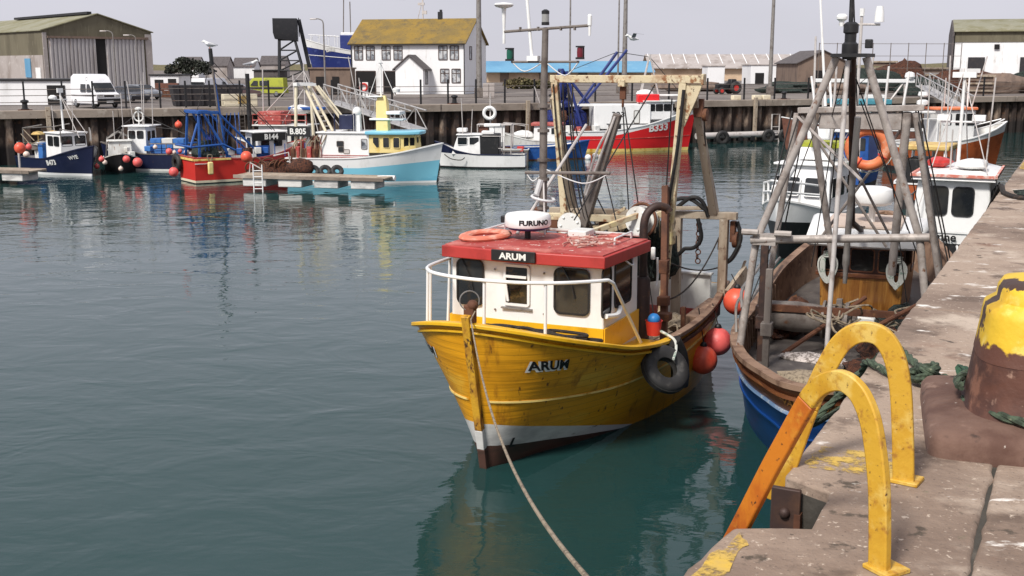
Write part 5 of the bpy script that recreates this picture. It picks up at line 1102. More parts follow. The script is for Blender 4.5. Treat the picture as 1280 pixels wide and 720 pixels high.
each('gantry_brace', [[(-4.2, -1.5, 2.3), (-2.2, -1.5, 2.4), (-1.4, -1.45, 2.0)], [(-4.2, 1.5, 2.3), (-2.2, 1.5, 2.4)], [(-4.2, -1.5, 2.3), (-4.2, 1.5, 2.3)], [(-4.2, -1.3, 2.3), (-3.6, -1.0, 3.7)], [(-2.2, -.9, 4.35), (.2, -.9, 1.9)], [(-2.2, .9, 4.35), (.2, .9, 1.9)]], .075, 'royal', t)
each('derrick', [[(-1.8, -.5, 1.2), (-2.3, -.5, 7.6)]], .06, 'steelgrey', t, 8); each('derrick', [[(-1.2, .5, 1.2), (-1.9, .4, 6.9)]], .07, 'royal', t, 8)
mb = MB(); mb.tube((-2.28, -.5, 7.3), (-2.34, -.5, 8.3), .13, .12); mb.box((-1.9, .4, 6.9), (.2, .9, .12)); mb.build('derrick_head', m['black'], t)
c_ = simple_cabin(t, .3, 2.4, 1.05, .8, 3.0, 'white', 'white', .3); side_windows(c_, (.8, 1.7), -1.03, 2.4, .5, .5, -1)
front_windows(c_, .3, (-.4, .45), 2.3, .5, .6, True)
MB().box((1.0, -1.2, 2.75), (2.3, .08, .5)).build('name_board', m['black'], t, .01)
text('board_lettering', 'B144', .46, plane_fn((1.15, -1.25, 2.6), (1, 0, 0), (0, 0, 1)), m['inkw'], t, .02, 1.)
each('stern_net', [[(-2.8, -.3, 1.2), (-2.9, -.2, 2.6)]], .5, 'net', t, 12)
MB().blob((-2.9, 0, 1.6), (1.6, 2.4, 1.7), 18, .14, 6).build('net_pile', m['net'], t)
MB().blob((-2.2, .6, 2.3), (.7, .9, 1.2), 14, .18, 2).build('blue_net', m['netblue'], t)
mb = MB(); mb.box((.6, -1.1, 1.6), (.9, .1, 1.2)); mb.build('blue_door', m['royal'], t); 
tubes('rigging_wire', [[(-2.3, -.5, 7.6), (1.6, -.8, 3.1)], [(-1.9, .4, 6.9), (2.6, .4, 2.4)], [(-2.3, -.5, 7.6), (-3.5, -.8, 4.5)], [(-4.2, .4, 4.5), (-1.5, .2, 2.2)], [(-4.2, -.2, 4.5), (-1.8, -.6, 2.0)], [(-2, 0, 6.2), (2.2, .8, 3.2)]], .022, 'wire', t)
each('stanchion', [[(1.2 + .7 * k, -1.6, 1.5), (1.2 + .7 * k, -1.62, 2.3)] for k in range(4)], .03, 'royal', t)
mb = MB(); mb.path(spline([(-3.2, -1.76, 1.2), (-3.35, -1.8, 1.75), (-3.05, -1.8, 1.75), (-3.2, -1.76, 1.2)]), .03, 6); o = mb.build('rope_loop', m['ropet'], t)
tb = local(t)
o = MB().box((0, 0, 0), (.34, .2, .78)).build('fender', m['butter'], None, .07); tag(o, 'pale yellow box fender hanging on the side of the red trawler B144', 'fender'); o.location = tb(-3.2, -1.84, .98); o.rotation_euler = (0, 0, R(35))

g = random.Random(23)
each('hanging_line', [[(-3.4 + .35 * k, -1.0 + .25 * (k % 5), 4.3), (-3.2 + .3 * k, -1.1 + .2 * (k % 7), 2.0)] for k in range(9)], .03, 'royal', t, 5)
for k in range(5): MB().box((-1.6 + .6 * k, -1.2, 1.9), (.4, .35, .4), k).build('deck_box', m[('whited', 'royal', 'netb')[k % 3]], t, .03)
# white cabin boat with red trim behind it, beside the pontoon
t, h = fboat('white boat with red trim and rusty deck gear between B144 and the light blue trawler', 0, 0, 172, 8.6, 3.2, Zs(1.5, 1.4, 2.2), [(.2, m['antifoul']), (None, m['brown'])], .8, .5, root=Vector((-15.6, 80.2, 0)), cap='whited')
c_ = simple_cabin(t, -1.2, 2.2, 1.2, .9, 3.1, 'whited', 'whited', .4); side_windows(c_, (-.6, .3, 1.4), 1.18, 2.3, .55, .7, 1)
window((.9, 1.19, 2.0), (-1, 0, 0), (0, 0, 1), .5, 1.4, c_, .04, .04, m['brown'], m['brown'], 'door')
MB().box((1.2, .2, 3.65), (1.7, 2.2, .9)).build('red_rail_cloth', m['redroof'], t, .04)
tubes('top_rail', [[(-1.5, 1.3, 3.2), (-1.5, 1.3, 3.9), (2.4, 1.3, 3.9), (2.4, 1.3, 3.2)], [(-1.5, 1.3, 3.5), (2.4, 1.3, 3.5)], [(0, 1.3, 3.2), (0, 1.3, 3.9)]], .04, 'redroof', t)
mb = MB(); mb.box((-1.2, .2, 4.3), (2.6, .6, .22)); mb.build('blue_cover', m['royal'], t, .05); MB().blob((-.6, 0, 4.2), (1.6, 1.2, .7), 14, .08, 1).build('white_cover', m['whitepl'], t)
each('mast_pole', [[(-1.0, 0, 3.1), (-1.0, 0, 7.4)], [(-.4, .4, 3.1), (-.3, .3, 6.6)], [(2.0, .3, 3.1), (1.9, .3, 7.0)]], .05, 'pale', t)
MB().tube((3.0, .3, 1.0), (3.05, .3, 6.7), .16, .15, 10).build('dark_post', m['black'], t)
tubes('mast_stay', [[(-1, 0, 6.9), (2.6, .4, 3.2)], [(-1, 0, 6.9), (-3.4, .4, 2.2)], [(-1, 0, 6.9), (-2.2, .9, 2.6)], [(-1, 0, 6.4), (-4.0, -.4, 2.2)], [(.4, 1.1, 3.2), (-.9, 0, 5.6)], [(-2.6, 1.1, 3.0), (-1.1, 0, 5.6)]], .03, 'pale', t)

# B.805: light blue trawler
t, h = fboat('light blue and white trawler B.805 with pale yellow wheelhouse front and mast', 0, 0, -9, 9.8, 3.6, [(0, 1.5), (.4, 1.55), (.7, 1.85), (.88, 2.2), (1, 2.45)], [(.13, m['white']), (lambda t: .98 + max(0, t - .5) * .9, m['sky_hull']), (None, m['white'])], .9, .5, root=Vector((-9.2, 71.5, 0)), cap='white', capw=.14)
LB = t
c_ = cabin('deckhouse', [(-2.8, -1.3), (.5, -1.3), (.5, 1.3), (-2.8, 1.3)], .95, 3.1, m['white'], t, None, .04)
for z in (1.62, 1.74): MB().box((-1.1, -1.322, z), (3.3 if z < 1.7 else 3.1, .03, .035)).build('red_line', m['redroof'], c_)
MB().box((-2.6, -1.322, 2.2), (.04, .03, 1.2)).build('red_line', m['redroof'], c_)
window((-1.35, -1.31, 2.45), (1, 0, 0), (0, 0, 1), .4, .3, c_, .04, .04, m['steelgrey'], m['glass'], 'vent'); window((-1.3, -1.31, 2.1), (1, 0, 0), (0, 0, 1), .3, .3, c_, .04, .04, m['steelgrey'], m['glass'], 'vent')
window((-.95, -1.31, 1.98), (1, 0, 0), (0, 0, 1), .34, .22, c_, .02, .03, m['steelgrey'], m['pale'], 'vent')
window((.2, -1.31, 2.45), (1, 0, 0), (0, 0, 1), .34, .6, c_, .05, .03, m['steelgrey'], m['glassb'])
wf = [(.5, -1.3), (2.7, -1.2), (3.4, -.7), (3.5, 0), (3.4, .7), (2.7, 1.2), (.5, 1.3)]
c2 = cabin('wheelhouse', wf, 1.9, 3.05, m['butter'], t, [(x - .12 if x > 2 else x, y * .97) for x, y in wf], .03)
side_windows(c2, (.95, 1.6, 2.25), -1.26, 2.55, .38, .62, -1, 'butter')
for a, b_ in (((2.7, -1.2), (3.4, -.7)), ((3.4, -.7), (3.5, 0)), ((3.5, 0), (3.4, .7))):
    d = Vector((b_[0] - a[0], b_[1] - a[1], 0)); L1_ = d.length; d.normalize(); n_ = d.cross(Vector((0, 0, 1)))
    for q in ((.28, .74) if L1_ > .75 else (.5,)):
        p = Vector((lerp(a[0], b_[0], q) - .07, lerp(a[1], b_[1], q), 2.55)); window(p + n_ * .0, d, (0, 0, 1), .32, .62, c2, .06, .03, m['butter'], m['glass'])
rf = [(.3, -1.5), (2.85, -1.4), (3.65, -.85), (3.75, 0), (3.65, .85), (2.85, 1.4), (.3, 1.5)]
MB().prism(rf, 3.04, 3.24).build('roof', m['sky_hull'], t, .04); MB().box((-1.2, 0, 3.14), (3.4, 2.8, .09)).build('deckhouse_roof', m['white'], t, .02)
mb = MB(); mb.loft([[(.7, -.34, 3.2), (1.5, -.34, 3.2), (1.5, .34, 3.2), (.7, .34, 3.2)], [(.72, -.3, 5.0), (1.4, -.3, 5.0), (1.4, .3, 5.0), (.72, .3, 5.0)], [(.85, -.15, 5.4), (1.3, -.15, 5.4), (1.3, .15, 5.4), (.85, .15, 5.4)]]); mb.build('funnel_mast', m['butter'], t, .03)
mb = MB(); mb.box((1.4, 0, 3.95), (2.2, .8, .12)); mb.box((1.9, 0, 4.35), (.9, 1.3, .2)); mb.box((.7, 0, 5.35), (.9, .9, .08)); mb.build('mast_platform', m['whitepl'], t, .03)
mb = MB(); mb.tube((1.0, 0, 5.4), (1.0, 0, 7.6), .05); mb.tube((1.0, -.5, 7.4), (1.0, .5, 7.4), .03); mb.tube((1.0, 0, 7.4), (1.9, 0, 5.4), .02); mb.tube((1.0, 0, 7.4), (.2, 0, 5.3), .02); mb.lathe([(.22, 0), (.26, .2), (.1, .3)], (1.9, .3, 5.6), 12); mb.build('light_mast', m['whitepl'], t)
each('aerial', [[(-.4, .4, 3.2), (-1.2, .4, 7.8)], [(.0, -.4, 3.2), (-.3, -.4, 6.5)], [(-.9, 0, 3.2), (-.9, 0, 4.9)]], .03, 'pale', t)
mb = MB(); mb.box((-1.2, .1, 3.75), (.9, 1.2, .9)); mb.tube((-1.9, -.6, 3.2), (-1.9, -.6, 4.3), .05); mb.tube((-.6, -.6, 3.2), (-.6, -.6, 4.3), .05); mb.build('dark_locker', m['navy'], t, .03)
mb = MB(); mb.ball((-.5, -.3, 4.4), .3, 12); mb.box((-.5, -.3, 3.7), (.4, .4, 1.0)); mb.build('white_float_rack', m['whitepl'], t)
for a, b_, r in (((-4.3, -1.3, 1.4), (-4.2, -1.0, 6.1), .1), ((-3.9, 1.2, 1.4), (-3.95, 1.0, 6.1), .1), ((-2.4, -.9, 3.2), (-3.9, -.4, 6.0), .09), ((-2.1, -.4, 3.2), (-3.7, -.1, 6.0), .09), ((-1.4, .9, 3.2), (-3.5, .6, 6.0), .09), ((-1.0, .5, 3.2), (-3.2, .3, 6.0), .06)): MB().tube(a, b_, r, n=8).build('gantry_strut', m['cream_p'] if 'cream_p' in m else m['gull'], t)
mb = MB(); mb.bar((-4.2, -1.2, 6.1), (-3.95, 1.2, 6.1), .26, .2); mb.bar((-4.2, -.9, 6.12), (-3.2, -.2, 6.07), .2, .18); mb.build('gantry_head', m['gull'], t)
mb = MB()
for k in range(9): mb.tube(Vector((-2.4, -.9, 3.2)).lerp(Vector((-3.9, -.4, 6.0)), k / 9), Vector((-2.1, -.4, 3.2)).lerp(Vector((-3.7, -.1, 6.0)), k / 9), .035, n=5)
mb.build('gantry_rungs', m['pale'], t)
MB().box((-3.95, -1.5, 3.2), (1.5, .08, .6), 0, 0, R(2)).build('name_board', m['black'], t, .01); text('board_lettering', 'B.805', .5, plane_fn((-4.0, -1.55, 3.05), (1, 0, 0), (0, 0, 1)), m['inkw'], t, .015, .95)
MB().box((-3.0, -1.0, 2.1), (.7, .6, 1.6)).build('dark_doorway', m['brown'], t, .02)
for k in range(5): MB().box((-4.4 + k * .36, -1.4, 1.75 + .12 * (k % 2)), (.3, .3, .8), k).build('red_gear', m['redroof' if k % 2 else 'rusty'], t, .04)
mb = MB()
for k in range(7): mb.path(spline([(-4.5 + k * .3, -1.5, 1.2), (-4.4 + k * .3, -1.45, 2.2 + .3 * (k % 3)), (-4.2 + k * .3, -1.4, 2.6), (-3.9 + k * .28, -1.3, 3.0)]), .04, 5)
mb.build('hanging_line', m['ropet'], t)

# white motor boat with blue sheer
t, h = fboat('white open motor boat with dark blue gunwale and black canopy, bow to the left', 0, 0, 176, 6.6, 2.3, [(0, .95), (.5, .98), (.75, 1.25), (.9, 1.65), (1, 1.85)], [(.12, m['black']), (lambda t: 1.0 + max(0, t - .6) * .25, m['white']), (None, m['navy'])], .5, .5, root=Vector((-2.3, 81.6, 0)), cap='navy', name='motor_boat', cat='boat')
c_ = cabin('cabin', [(-.1, -.95), (2.0, -.85), (2.0, .85), (-.1, .95)], 1.0, 2.35, m['white'], t, [(-.05, -.85), (1.55, -.72), (1.55, .72), (-.05, .85)], .03)
side_windows(c_, (.35, 1.2), .87, 1.95, .66, .5, 1, 'white', 'glass')
MB().box((.7, 0, 2.4), (1.9, 1.8, .08)).build('roof', m['white'], t, .02)
MB().box((-.75, .0, 1.5), (1.4, 1.7, 1.9)).build('black_canopy', m['black'], t, .08)
mb = MB(); mb.box((-.9, .1, 3.05), (1.2, .5, .22)); mb.box((-.9, .1, 2.7), (.3, .3, .5)); mb.box((-.6, .1, 2.5), (.9, .8, .3)); mb.build('radar_scanner', m['whitepl'], t, .05)
mb = MB(); mb.box((1.3, 0, 2.7), (.7, 1.0, .26)); mb.build('roof_box', m['whitepl'], t, .05)
each('aerial', [[(1.2, .5, 2.4), (1.3, .5, 5.0)], [(.6, .5, 2.4), (.5, .5, 4.2)]], .03, 'pale', t)
tubes('rail', [[(-3.1, 1.0, 1.0), (-3.1, 1.0, 1.4), (-1.4, 1.1, 1.45)], [(-2.3, 1.05, 1.0), (-2.3, 1.05, 1.4)], [(-.2, .9, 2.3), (-1.8, .9, 2.3), (-1.8, .9, 1.0)], [(-1.6, 0, 1.0), (-1.6, 0, 3.0)]], .03, 'pale', t)
mb = MB(); mb.path(spline([(2.5, .95, 1.0), (2.0, 1.12, .7), (1.3, 1.2, .62), (1.0, 1.18, .8)]), .035, 5); mb.build('bow_line', m['ropek'], t)

# small white cabin boat with a ring behind it
t, h = fboat('small white work boat with open cabin between the motor boat and the blue punt', 0, 0, 175, 5.4, 2.0, Zs(.9, .9, 1.2), [(None, m['steelgrey'])], .5, .3, root=Vector((-1.4, 87.4, 0)), cap='whited', name='work_boat', cat='boat')
MB().box((-.3, .55, 1.8), (1.2, .08, 1.9)).build('white_panel', m['whitepl'], t, .02); MB().box((.75, .5, 1.8), (.7, .08, 1.7)).build('brown_panel', m['brown'], t, .02)
tubes('cabin_frame', [[(1.2, .7, .6), (1.2, .7, 2.8), (-1.4, .7, 2.8), (-1.4, .7, .6)], [(1.2, -.7, .6), (1.2, -.7, 2.8), (-1.4, -.7, 2.8), (-1.4, -.7, .6)], [(1.2, .7, 2.8), (1.2, -.7, 2.8)], [(-1.4, .7, 2.8), (-1.4, -.7, 2.8)], [(.2, .7, 2.8), (.2, .7, 5.2)]], .06, 'pale', t)
for k in range(7): g = random.Random(k + 40); MB().box((g.uniform(-2.3, 2), g.uniform(.2, .9), .9 + g.uniform(0, .5)), (.5, .4, .4), k).build('crate', m[('whited', 'netb', 'whitepl', 'redpl')[k % 4]], t, .04)
kb = local(t)
o = MB().torus((0, 0, 0), (0, 1, 0), .42, .13, 26, 8).build('lifebuoy', m['whitepl']); tag(o, 'white lifebuoy ring hung above the small white work boat', 'lifebuoy'); o.location = kb(.25, .85, 3.7)

# blue punt and the small cabin boat behind it
t, h = fboat('blue open boat moored in front of the small boat with a red striped cabin', 0, 0, 10, 7.6, 2.3, [(0, .95), (.5, 1.0), (1, 1.45)], [(.1, m['rusty']), (lambda t: .82, m['royal']), (None, m['royal'])], .5, .5, root=Vector((2.4, 88.8, 0)), cap='royal', name='open_boat', cat='boat')
for k in range(4): MB().box((-2.5 + 1.6 * k, 0, .85), (.35, 1.9, .06)).build('thwart', m['gantryw'], t, .01)
t, h = fboat('small white boat with red striped cabin and pale pulpit, behind the blue open boat', 0, 0, 172, 6.4, 2.4, Zs(1.2, 1.3, 1.9), [(.1, m['black']), (None, m['whited'])], .7, .5, root=Vector((2.2, 91.8, 0)), cap='whited', name='cabin_boat', cat='boat')
c_ = simple_cabin(t, -1.9, .4, .95, .8, 2.7, 'white', None); side_windows(c_, (-1.4, -.5), .93, 2.1, .6, .5, 1, 'white'); MB().box((-.75, 0, 2.62), (2.6, 2.1, .24)).build('red_roof_edge', m['redroof'], t, .03)
MB().blob((1.3, .2, 1.7), (1.8, 1.2, .8), 14, .08, 2).build('white_tarpaulin', m['whitepl'], t)
tubes('pulpit', [[(1.0, 1.0, 1.4), (1.0, 1.0, 2.5), (2.9, .3, 2.7), (2.9, .3, 1.9)], [(1.0, -1.0, 1.4), (1.0, -1.0, 2.5), (2.9, -.3, 2.7)], [(2.0, .7, 1.6), (2.0, .7, 2.6)]], .03, 'pale', t)
tubes('aerial', [[(-.6, 0, 2.7), (.4, 0, 5.6)], [(-1.4, .2, 2.7), (-1.4, .2, 4.0)]], .035, 'pale', t); MB().box((-1.4, .2, 4.1), (.9, .4, .35)).build('radar_box', m['whitepl'], t, .05)

# B333: red trawler
t, h = fboat('bright red and white trawler B333 with blue net gantry at its stern', 0, 0, 4, 13.2, 4.2, [(0, 1.7), (.35, 1.75), (.6, 2.15), (.8, 2.85), (1, 3.75)], [(.26, m['cream']), (lambda t: 1.35 + max(0, t - .42) ** 1.1 * 3.3, m['red333']), (None, m['white'])], 1.0, .7, root=Vector((9.5, 98.6, 0)), cap='white', capw=.16)
RB = t
h.letters('registration', 'B333', .82, 3.0, 1.78, -1, m['inkw'], t, .09, .03, .03, 1.05); h.letters('name_lettering', 'ROIS MHAIRI', .26, 5.35, 2.75, -1, m['inkw'], t, .16, .03, .005, .7) if False else None
h.strake(lambda t: .95 + t * .35, m['redroof'], t, .03, .05, 'hull_bead', .0, .99)
c_ = cabin('deckhouse', [(-2.6, -1.55), (2.3, -1.55), (2.3, 1.55), (-2.6, 1.55)], 1.9, 4.0, m['white'], t, None, .05)
text('registration', '333', .62, plane_fn((-.5, -1.57, 2.95), (1, 0, 0), (0, 0, 1)), m['ink'], t, .012, 1.25)
MB().box((.3, -1.565, 2.35), (3.6, .03, .06)).build('black_line', m['ink'], c_); MB().box((-.8, -1.57, 2.1), (1.1, .04, .36)).build('name_plate', m['ink'], c_, .01)
window((1.1, -1.56, 2.95), (1, 0, 0), (0, 0, 1), .42, 1.0, c_, .05, .06, m['steelgrey'], m['whited'], 'door')
w2 = cabin('wheelhouse', [(1.9, -1.5), (4.3, -1.05), (4.7, 0), (4.3, 1.05), (1.9, 1.5)], 2.7, 4.2, m['white'], t, None, .04)

for q in (.2, .5, .8): window((lerp(1.9, 4.3, q), lerp(-1.5, -1.05, q), 3.72), (2.4, .45, 0), (0, 0, 1), .58, .5, w2, .05, .05, m['black'], m['glass'])
for q in (.3, .75):
    d = Vector((.4, 1.05, 0)).normalized(); p = Vector((4.3, -1.05, 3.72)) + d * 1.1 * q; window(p, d, (0, 0, 1), .42, .5, w2, .05, .05, m['black'], m['glass'])
MB().prism([(1.7, -1.65), (4.5, -1.2), (4.95, 0), (4.5, 1.2), (1.7, 1.65)], 4.2, 4.32).build('roof', m['whited'], t, .03)
mb = MB(); mb.box((2.2, -.6, 4.5), (1.9, .9, .7)); mb.build('red_locker', m['red333'], t, .08); MB().blob((2.0, -.5, 4.9), (1.5, .9, .7), 12, .06, 1).build('white_raft', m['whitepl'], t)
MB().box((4.4, 0, 4.75), (3.6, .3, .14)).build('white_yard', m['whitepl'], t, .03); MB().box((-3.4, -1.2, 3.95), (2.4, .2, .22)).build('white_boom', m['whitepl'], t, .02)
each('mast_leg', [[(1.5, -.4, 4.0), (2.4, 0, 8.2)], [(1.5, .4, 4.0), (2.4, 0, 8.2)], [(3.4, 0, 4.2), (2.4, 0, 8.2)]], .07, 'pale', t)
each('gantry_post', [[(-5.9, -1.5, 1.2), (-5.3, -1.3, 6.9)], [(-5.9, 1.5, 1.2), (-5.3, 1.3, 6.9)], [(-3.4, -1.5, 1.2), (-5.0, -1.3, 6.8)], [(-3.4, 1.5, 1.2), (-5.0, 1.3, 6.8)], [(-4.2, -1.2, 3.5), (-.6, -1.0, 8.4)], [(-3.9, .6, 3.2), (.5, .6, 8.6)], [(-5.3, -1.4, 6.9), (-5.3, 1.4, 6.9)], [(-5.2, -1.0, 6.8), (-2.9, -1.0, 3.9)]], .13, 'trawlerblue', t, 8)
for k, (x, z, d) in enumerate(((-5.0, 3.8, (1.6, 2.0, 1.5)), (-5.5, 2.6, (2.2, 2.6, 2.0)), (-4.0, 2.4, (2.0, 2.6, 2.2)), (-5.2, 5.2, (.8, 1.2, 2.2)))): MB().blob((x, -.2, z), d, 16, .16, k + 3).build('net_bundle', m['netblue'], t)
MB().blob((-5.2, -1.7, 3.0), (.7, .5, 1.0), 12, .15, 4).build('orange_net_end', m['netb'], t)
for k in range(6): MB().box((-6.2 + k * .75, -1.7, 1.9), (.55, .5, .5 + .1 * (k % 3)), k * .4).build('deck_crate', m[('redroof', 'brown', 'whited')[k % 3]], t, .04)
tubes('warp', [[(-.6, -1.0, 8.4), (2.4, 0, 8.0)], [(-.6, -1.0, 8.4), (-5.3, -1.2, 6.6)], [(2.4, 0, 8.0), (6.2, 0, 3.8)]], .03, 'wire', t)
# ================================================================ boats along the near quay, farther off
t, h = fboat('white cabin boat with black hull and name across its stern, touching the near quay', 0, 0, 63, 8.6, 3.2, Zs(1.5, 1.5, 2.2), [(lambda t: 1.12, m['black']), (None, m['white'])], .9, .6, root=Vector((17.15, 42.6, 0)), cap='white', name='cabin_boat', cat='cabin boat', tw=.92)
T4 = t
text('name_lettering', 'Rhianne', .42, plane_fn((-4.42, .35, 1.22), (0, -1, 0), (0, 0, 1)), m['ink'], t, .012, 1.)
c_ = cabin('cabin', [(-3.4, -1.35), (.8, -1.3), (.8, 1.3), (-3.4, 1.35)], .9, 3.3, m['white'], t, [(-3.3, -1.2), (.5, -1.15), (.5, 1.15), (-3.3, 1.2)], .06)
for y in (-.36, .5): window((-3.355, y, 2.5), (0, -1, -.0), (.04, 0, 1), .66, .98, c_, .14, .04, m['black'], m['glass'])
side_windows(c_, (-2.5, -1.2, .0), 1.27, 2.5, .8, .8, 1, 'black'); side_windows(c_, (-2.5, -1.2, .0), -1.27, 2.5, .8, .8, -1, 'black')
MB().loft([[(-3.6, -1.4, 3.24), (-3.6, 1.4, 3.24), (.8, 1.35, 3.3), (.8, -1.35, 3.3)], [(-3.55, -1.35, 3.4), (-3.55, 1.35, 3.4), (.75, 1.3, 3.46), (.75, -1.3, 3.46)], [(-3.2, -.8, 3.55), (-3.2, .8, 3.55), (.5, .8, 3.6), (.5, -.8, 3.6)]]).build('roof', m['white'], t, .02)
mb = MB(); mb.strip([(-3.62, -1.38, 3.42), (-3.62, 1.38, 3.42)], .08, .1); mb.strip([(-3.6, 1.4, 3.42), (.8, 1.35, 3.46)], .08, .1); mb.strip([(-3.6, -1.4, 3.42), (.8, -1.35, 3.46)], .08, .1); mb.build('red_roof_edge', m['faded'], t)
MB().blob((-2.2, -.5, 3.75), (1.6, 1.1, .4), 14, .08, 2).build('white_cover', m['whitepl'], t); MB().blob((-1.8, .7, 3.75), (1.2, .9, .4), 12, .1, 4).build('red_cover', m['redpl'], t)
mb = MB(); mb.tube((-1.2, .1, 3.5), (-1.2, .1, 7.4), .07, .05); mb.tube((-1.2, -.6, 5.2), (-1.2, .8, 5.2), .04); mb.box((-1.2, -.5, 5.35), (.3, .45, .22)); mb.box((-1.2, .7, 5.35), (.3, .45, .22)); mb.box((-1.2, .1, 6.9), (.3, .8, .2)); mb.build('mast', m['whitepl'], t)
each('rail', [[(-4.1, s_ * 1.4, 1.5), (-4.1, s_ * 1.4, 2.3), (-3.3, s_ * 1.5, 2.3)] for s_ in (1, -1)], .035, 'galv', t)
tubes('mast_stay', [[(-1.2, .1, 7.2), (-4.2, 1.2, 1.6)], [(-1.2, .1, 7.2), (3.8, .1, 2.2)], [(-1.2, .1, 6.8), (-3.4, -1.1, 3.5)]], .02, 'pale', t)

t, h = fboat('white boat with pale pulpit rail and tall light mast behind the wooden trawler', 0, 0, 238, 8.4, 3.0, Zs(1.5, 1.5, 2.3), [(lambda t: 1.15 + max(0, t - .6) * .8, m['black']), (None, m['white'])], .9, .6, root=Vector((12.1, 45.2, 0)), cap='white', name='cabin_boat', cat='cabin boat')
c_ = cabin('cabin', [(-2.2, -1.2), (1.5, -1.15), (1.5, 1.15), (-2.2, 1.2)], .9, 3.35, m['white'], t, [(-2.1, -1.1), (.9, -1.0), (.9, 1.0), (-2.1, 1.1)], .05)
side_windows(c_, (-1.4, -.3, .6), 1.13, 2.5, .8, .75, 1, 'white'); side_windows(c_, (-1.4, -.3, .6), -1.13, 2.5, .8, .75, -1, 'white'); 
for y in (-.5, .5): window((1.22, y, 2.55), (0, 1, 0), (-.24, 0, 1), .78, .7, c_, .08, .04, m['white'], m['glass'])
MB().box((-.6, 0, 3.4), (3.4, 2.5, .1)).build('roof', m['white'], t, .03); MB().box((-1.0, .2, 4.1), (1.6, 1.9, .22)).build('yellow_board', m['hivis'], t, .03)
mb = MB(); mb.box((-.8, 0, 3.75), (1.4, 1.4, .5)); mb.box((.2, .3, 4.6), (.5, .9, .5)); mb.build('flybridge', m['white'], t, .06)
tubes('pulpit', [[(2.4, 1.15, 1.9), (2.5, 1.1, 2.75), (4.0, .3, 3.0), (4.1, 0, 3.0), (4.0, -.3, 3.0), (2.5, -1.1, 2.75), (2.4, -1.15, 1.9)], [(3.4, .6, 2.1), (3.4, .62, 2.9)], [(3.4, -.6, 2.1), (3.4, -.62, 2.9)], [(4.05, 0, 2.3), (4.1, 0, 3.0)], [(2.5, 1.1, 2.4), (4.0, .3, 2.6), (4.0, -.3, 2.6), (2.5, -1.1, 2.4)]], .045, 'white', t)
mb = MB(); mb.box((3.9, 0, 2.6), (.5, .5, .5)); mb.path([(4.0, .2, 3.1), (3.6, .3, 3.5)], .18, 10); mb.build('white_bow_fender', m['whitepl'], t, .05)
mb = MB(); mb.tube((-2.3, 1.0, 1.5), (-2.3, 1.0, 9.2), .08, .06); mb.tube((-2.3, 1.75, 8.85), (-2.3, .1, 8.9), .05); mb.build('light_mast', m['pale'], t)
mb = MB(); mb.lathe([(.08, -.2), (.1, 0), (.22, .1), (.23, .2), (.15, .3)], (-2.3, .2, 9.0), 12); mb.lathe([(.2, 0), (.18, .35), (.13, .62)], (-2.3, 1.7, 8.95), 12); mb.lathe([(.1, 0), (.1, .3)], (-2.3, 1.0, 9.2), 8); mb.build('mast_lamp', m['whitepl'], t)
for y in (.6, 1.35): MB().box((-2.3, y, 7.95 + .15 * (y > 1)), (.26, .28, .36)).build('flood_lamp', m['black'], t, .04)
each('aerial', [[(-1.2, -.4, 3.4), (-1.5, -.6, 8.4)], [(-1.9, .2, 3.4), (-1.9, .2, 7.2)], [(-.6, 1.0, 3.4), (-.7, 1.0, 6.2)], [(.4, .8, 3.4), (.2, .8, 6.6)]], .045, 'pale', t)

t, h = fboat('small boat with tan canopy roof and orange topsides beyond the quayside cabin boat', 0, 0, 60, 7.4, 2.7, Zs(1.3, 1.3, 1.9), [(lambda t: .5, m['black']), (None, m['orangeh'])], .8, .5, root=Vector((22.4, 60.2, 0)), cap='white', name='canopy_boat', cat='boat')
MB().box((-.6, 0, 3.05), (3.0, 2.5, .3)).build('tan_canopy', m['tan'], t, .08)
each('canopy_post', [[(x, y, 1.0), (x + .15, y * .95, 2.95)] for x in (-2.0, .8) for y in (-1.1, 0, 1.1)], .09, 'white', t); MB().box((-.6, 0, 1.7), (2.2, 1.8, 1.5)).build('dark_cabin', m['black'], t, .05)
tubes('aerial', [[(.2, .3, 3.2), (.1, .3, 6.5)], [(-1.2, -.6, 3.2), (-1.2, -.6, 5.6)]], .035, 'pale', t)

t, h = fboat('orange hulled boat with white wheelhouse and white bow pointing at the near quay', 0, 0, 8, 8.6, 3.2, [(0, 1.9), (.5, 2.1), (.8, 2.7), (1, 3.3)], [(.3, m['black']), (lambda t: 1.65 + max(0, t - .4) * 1.6, m['orangeh']), (None, m['white'])], 1.3, .7, root=Vector((31.2, 80.5, 0)), cap='white', capw=.14)
c_ = cabin('wheelhouse', [(-1.4, -1.2), (1.2, -1.15), (1.8, 0), (1.2, 1.15), (-1.4, 1.2)], 1.4, 4.2, m['white'], t, None, .05)
side_windows(c_, (-.9, .05, .85), -1.18, 3.55, .6, .75, -1, 'black'); side_windows(c_, (-.9, .05, .85), 1.18, 3.55, .6, .75, 1, 'black')
MB().prism([(-1.6, -1.35), (1.3, -1.3), (2.0, 0), (1.3, 1.3), (-1.6, 1.35)], 4.2, 4.36).build('roof', m['orange'], t, .03)
tubes('cabin_rail', [[(-1.6, -1.2, 1.9), (-1.6, -1.2, 3.6), (-2.9, -1.2, 3.6), (-3.1, -1.2, 1.9)], [(-2.3, -1.2, 1.9), (-2.3, -1.2, 3.6)], [(2.4, -1.0, 3.0), (4.0, -.2, 3.5)], [(2.4, 1.0, 3.0), (4.0, .2, 3.5)]], .05, 'white', t); MB().box((-2.5, -.2, 4.05), (1.5, 1.8, .14)).build('white_shelf', m['whitepl'], t, .03)
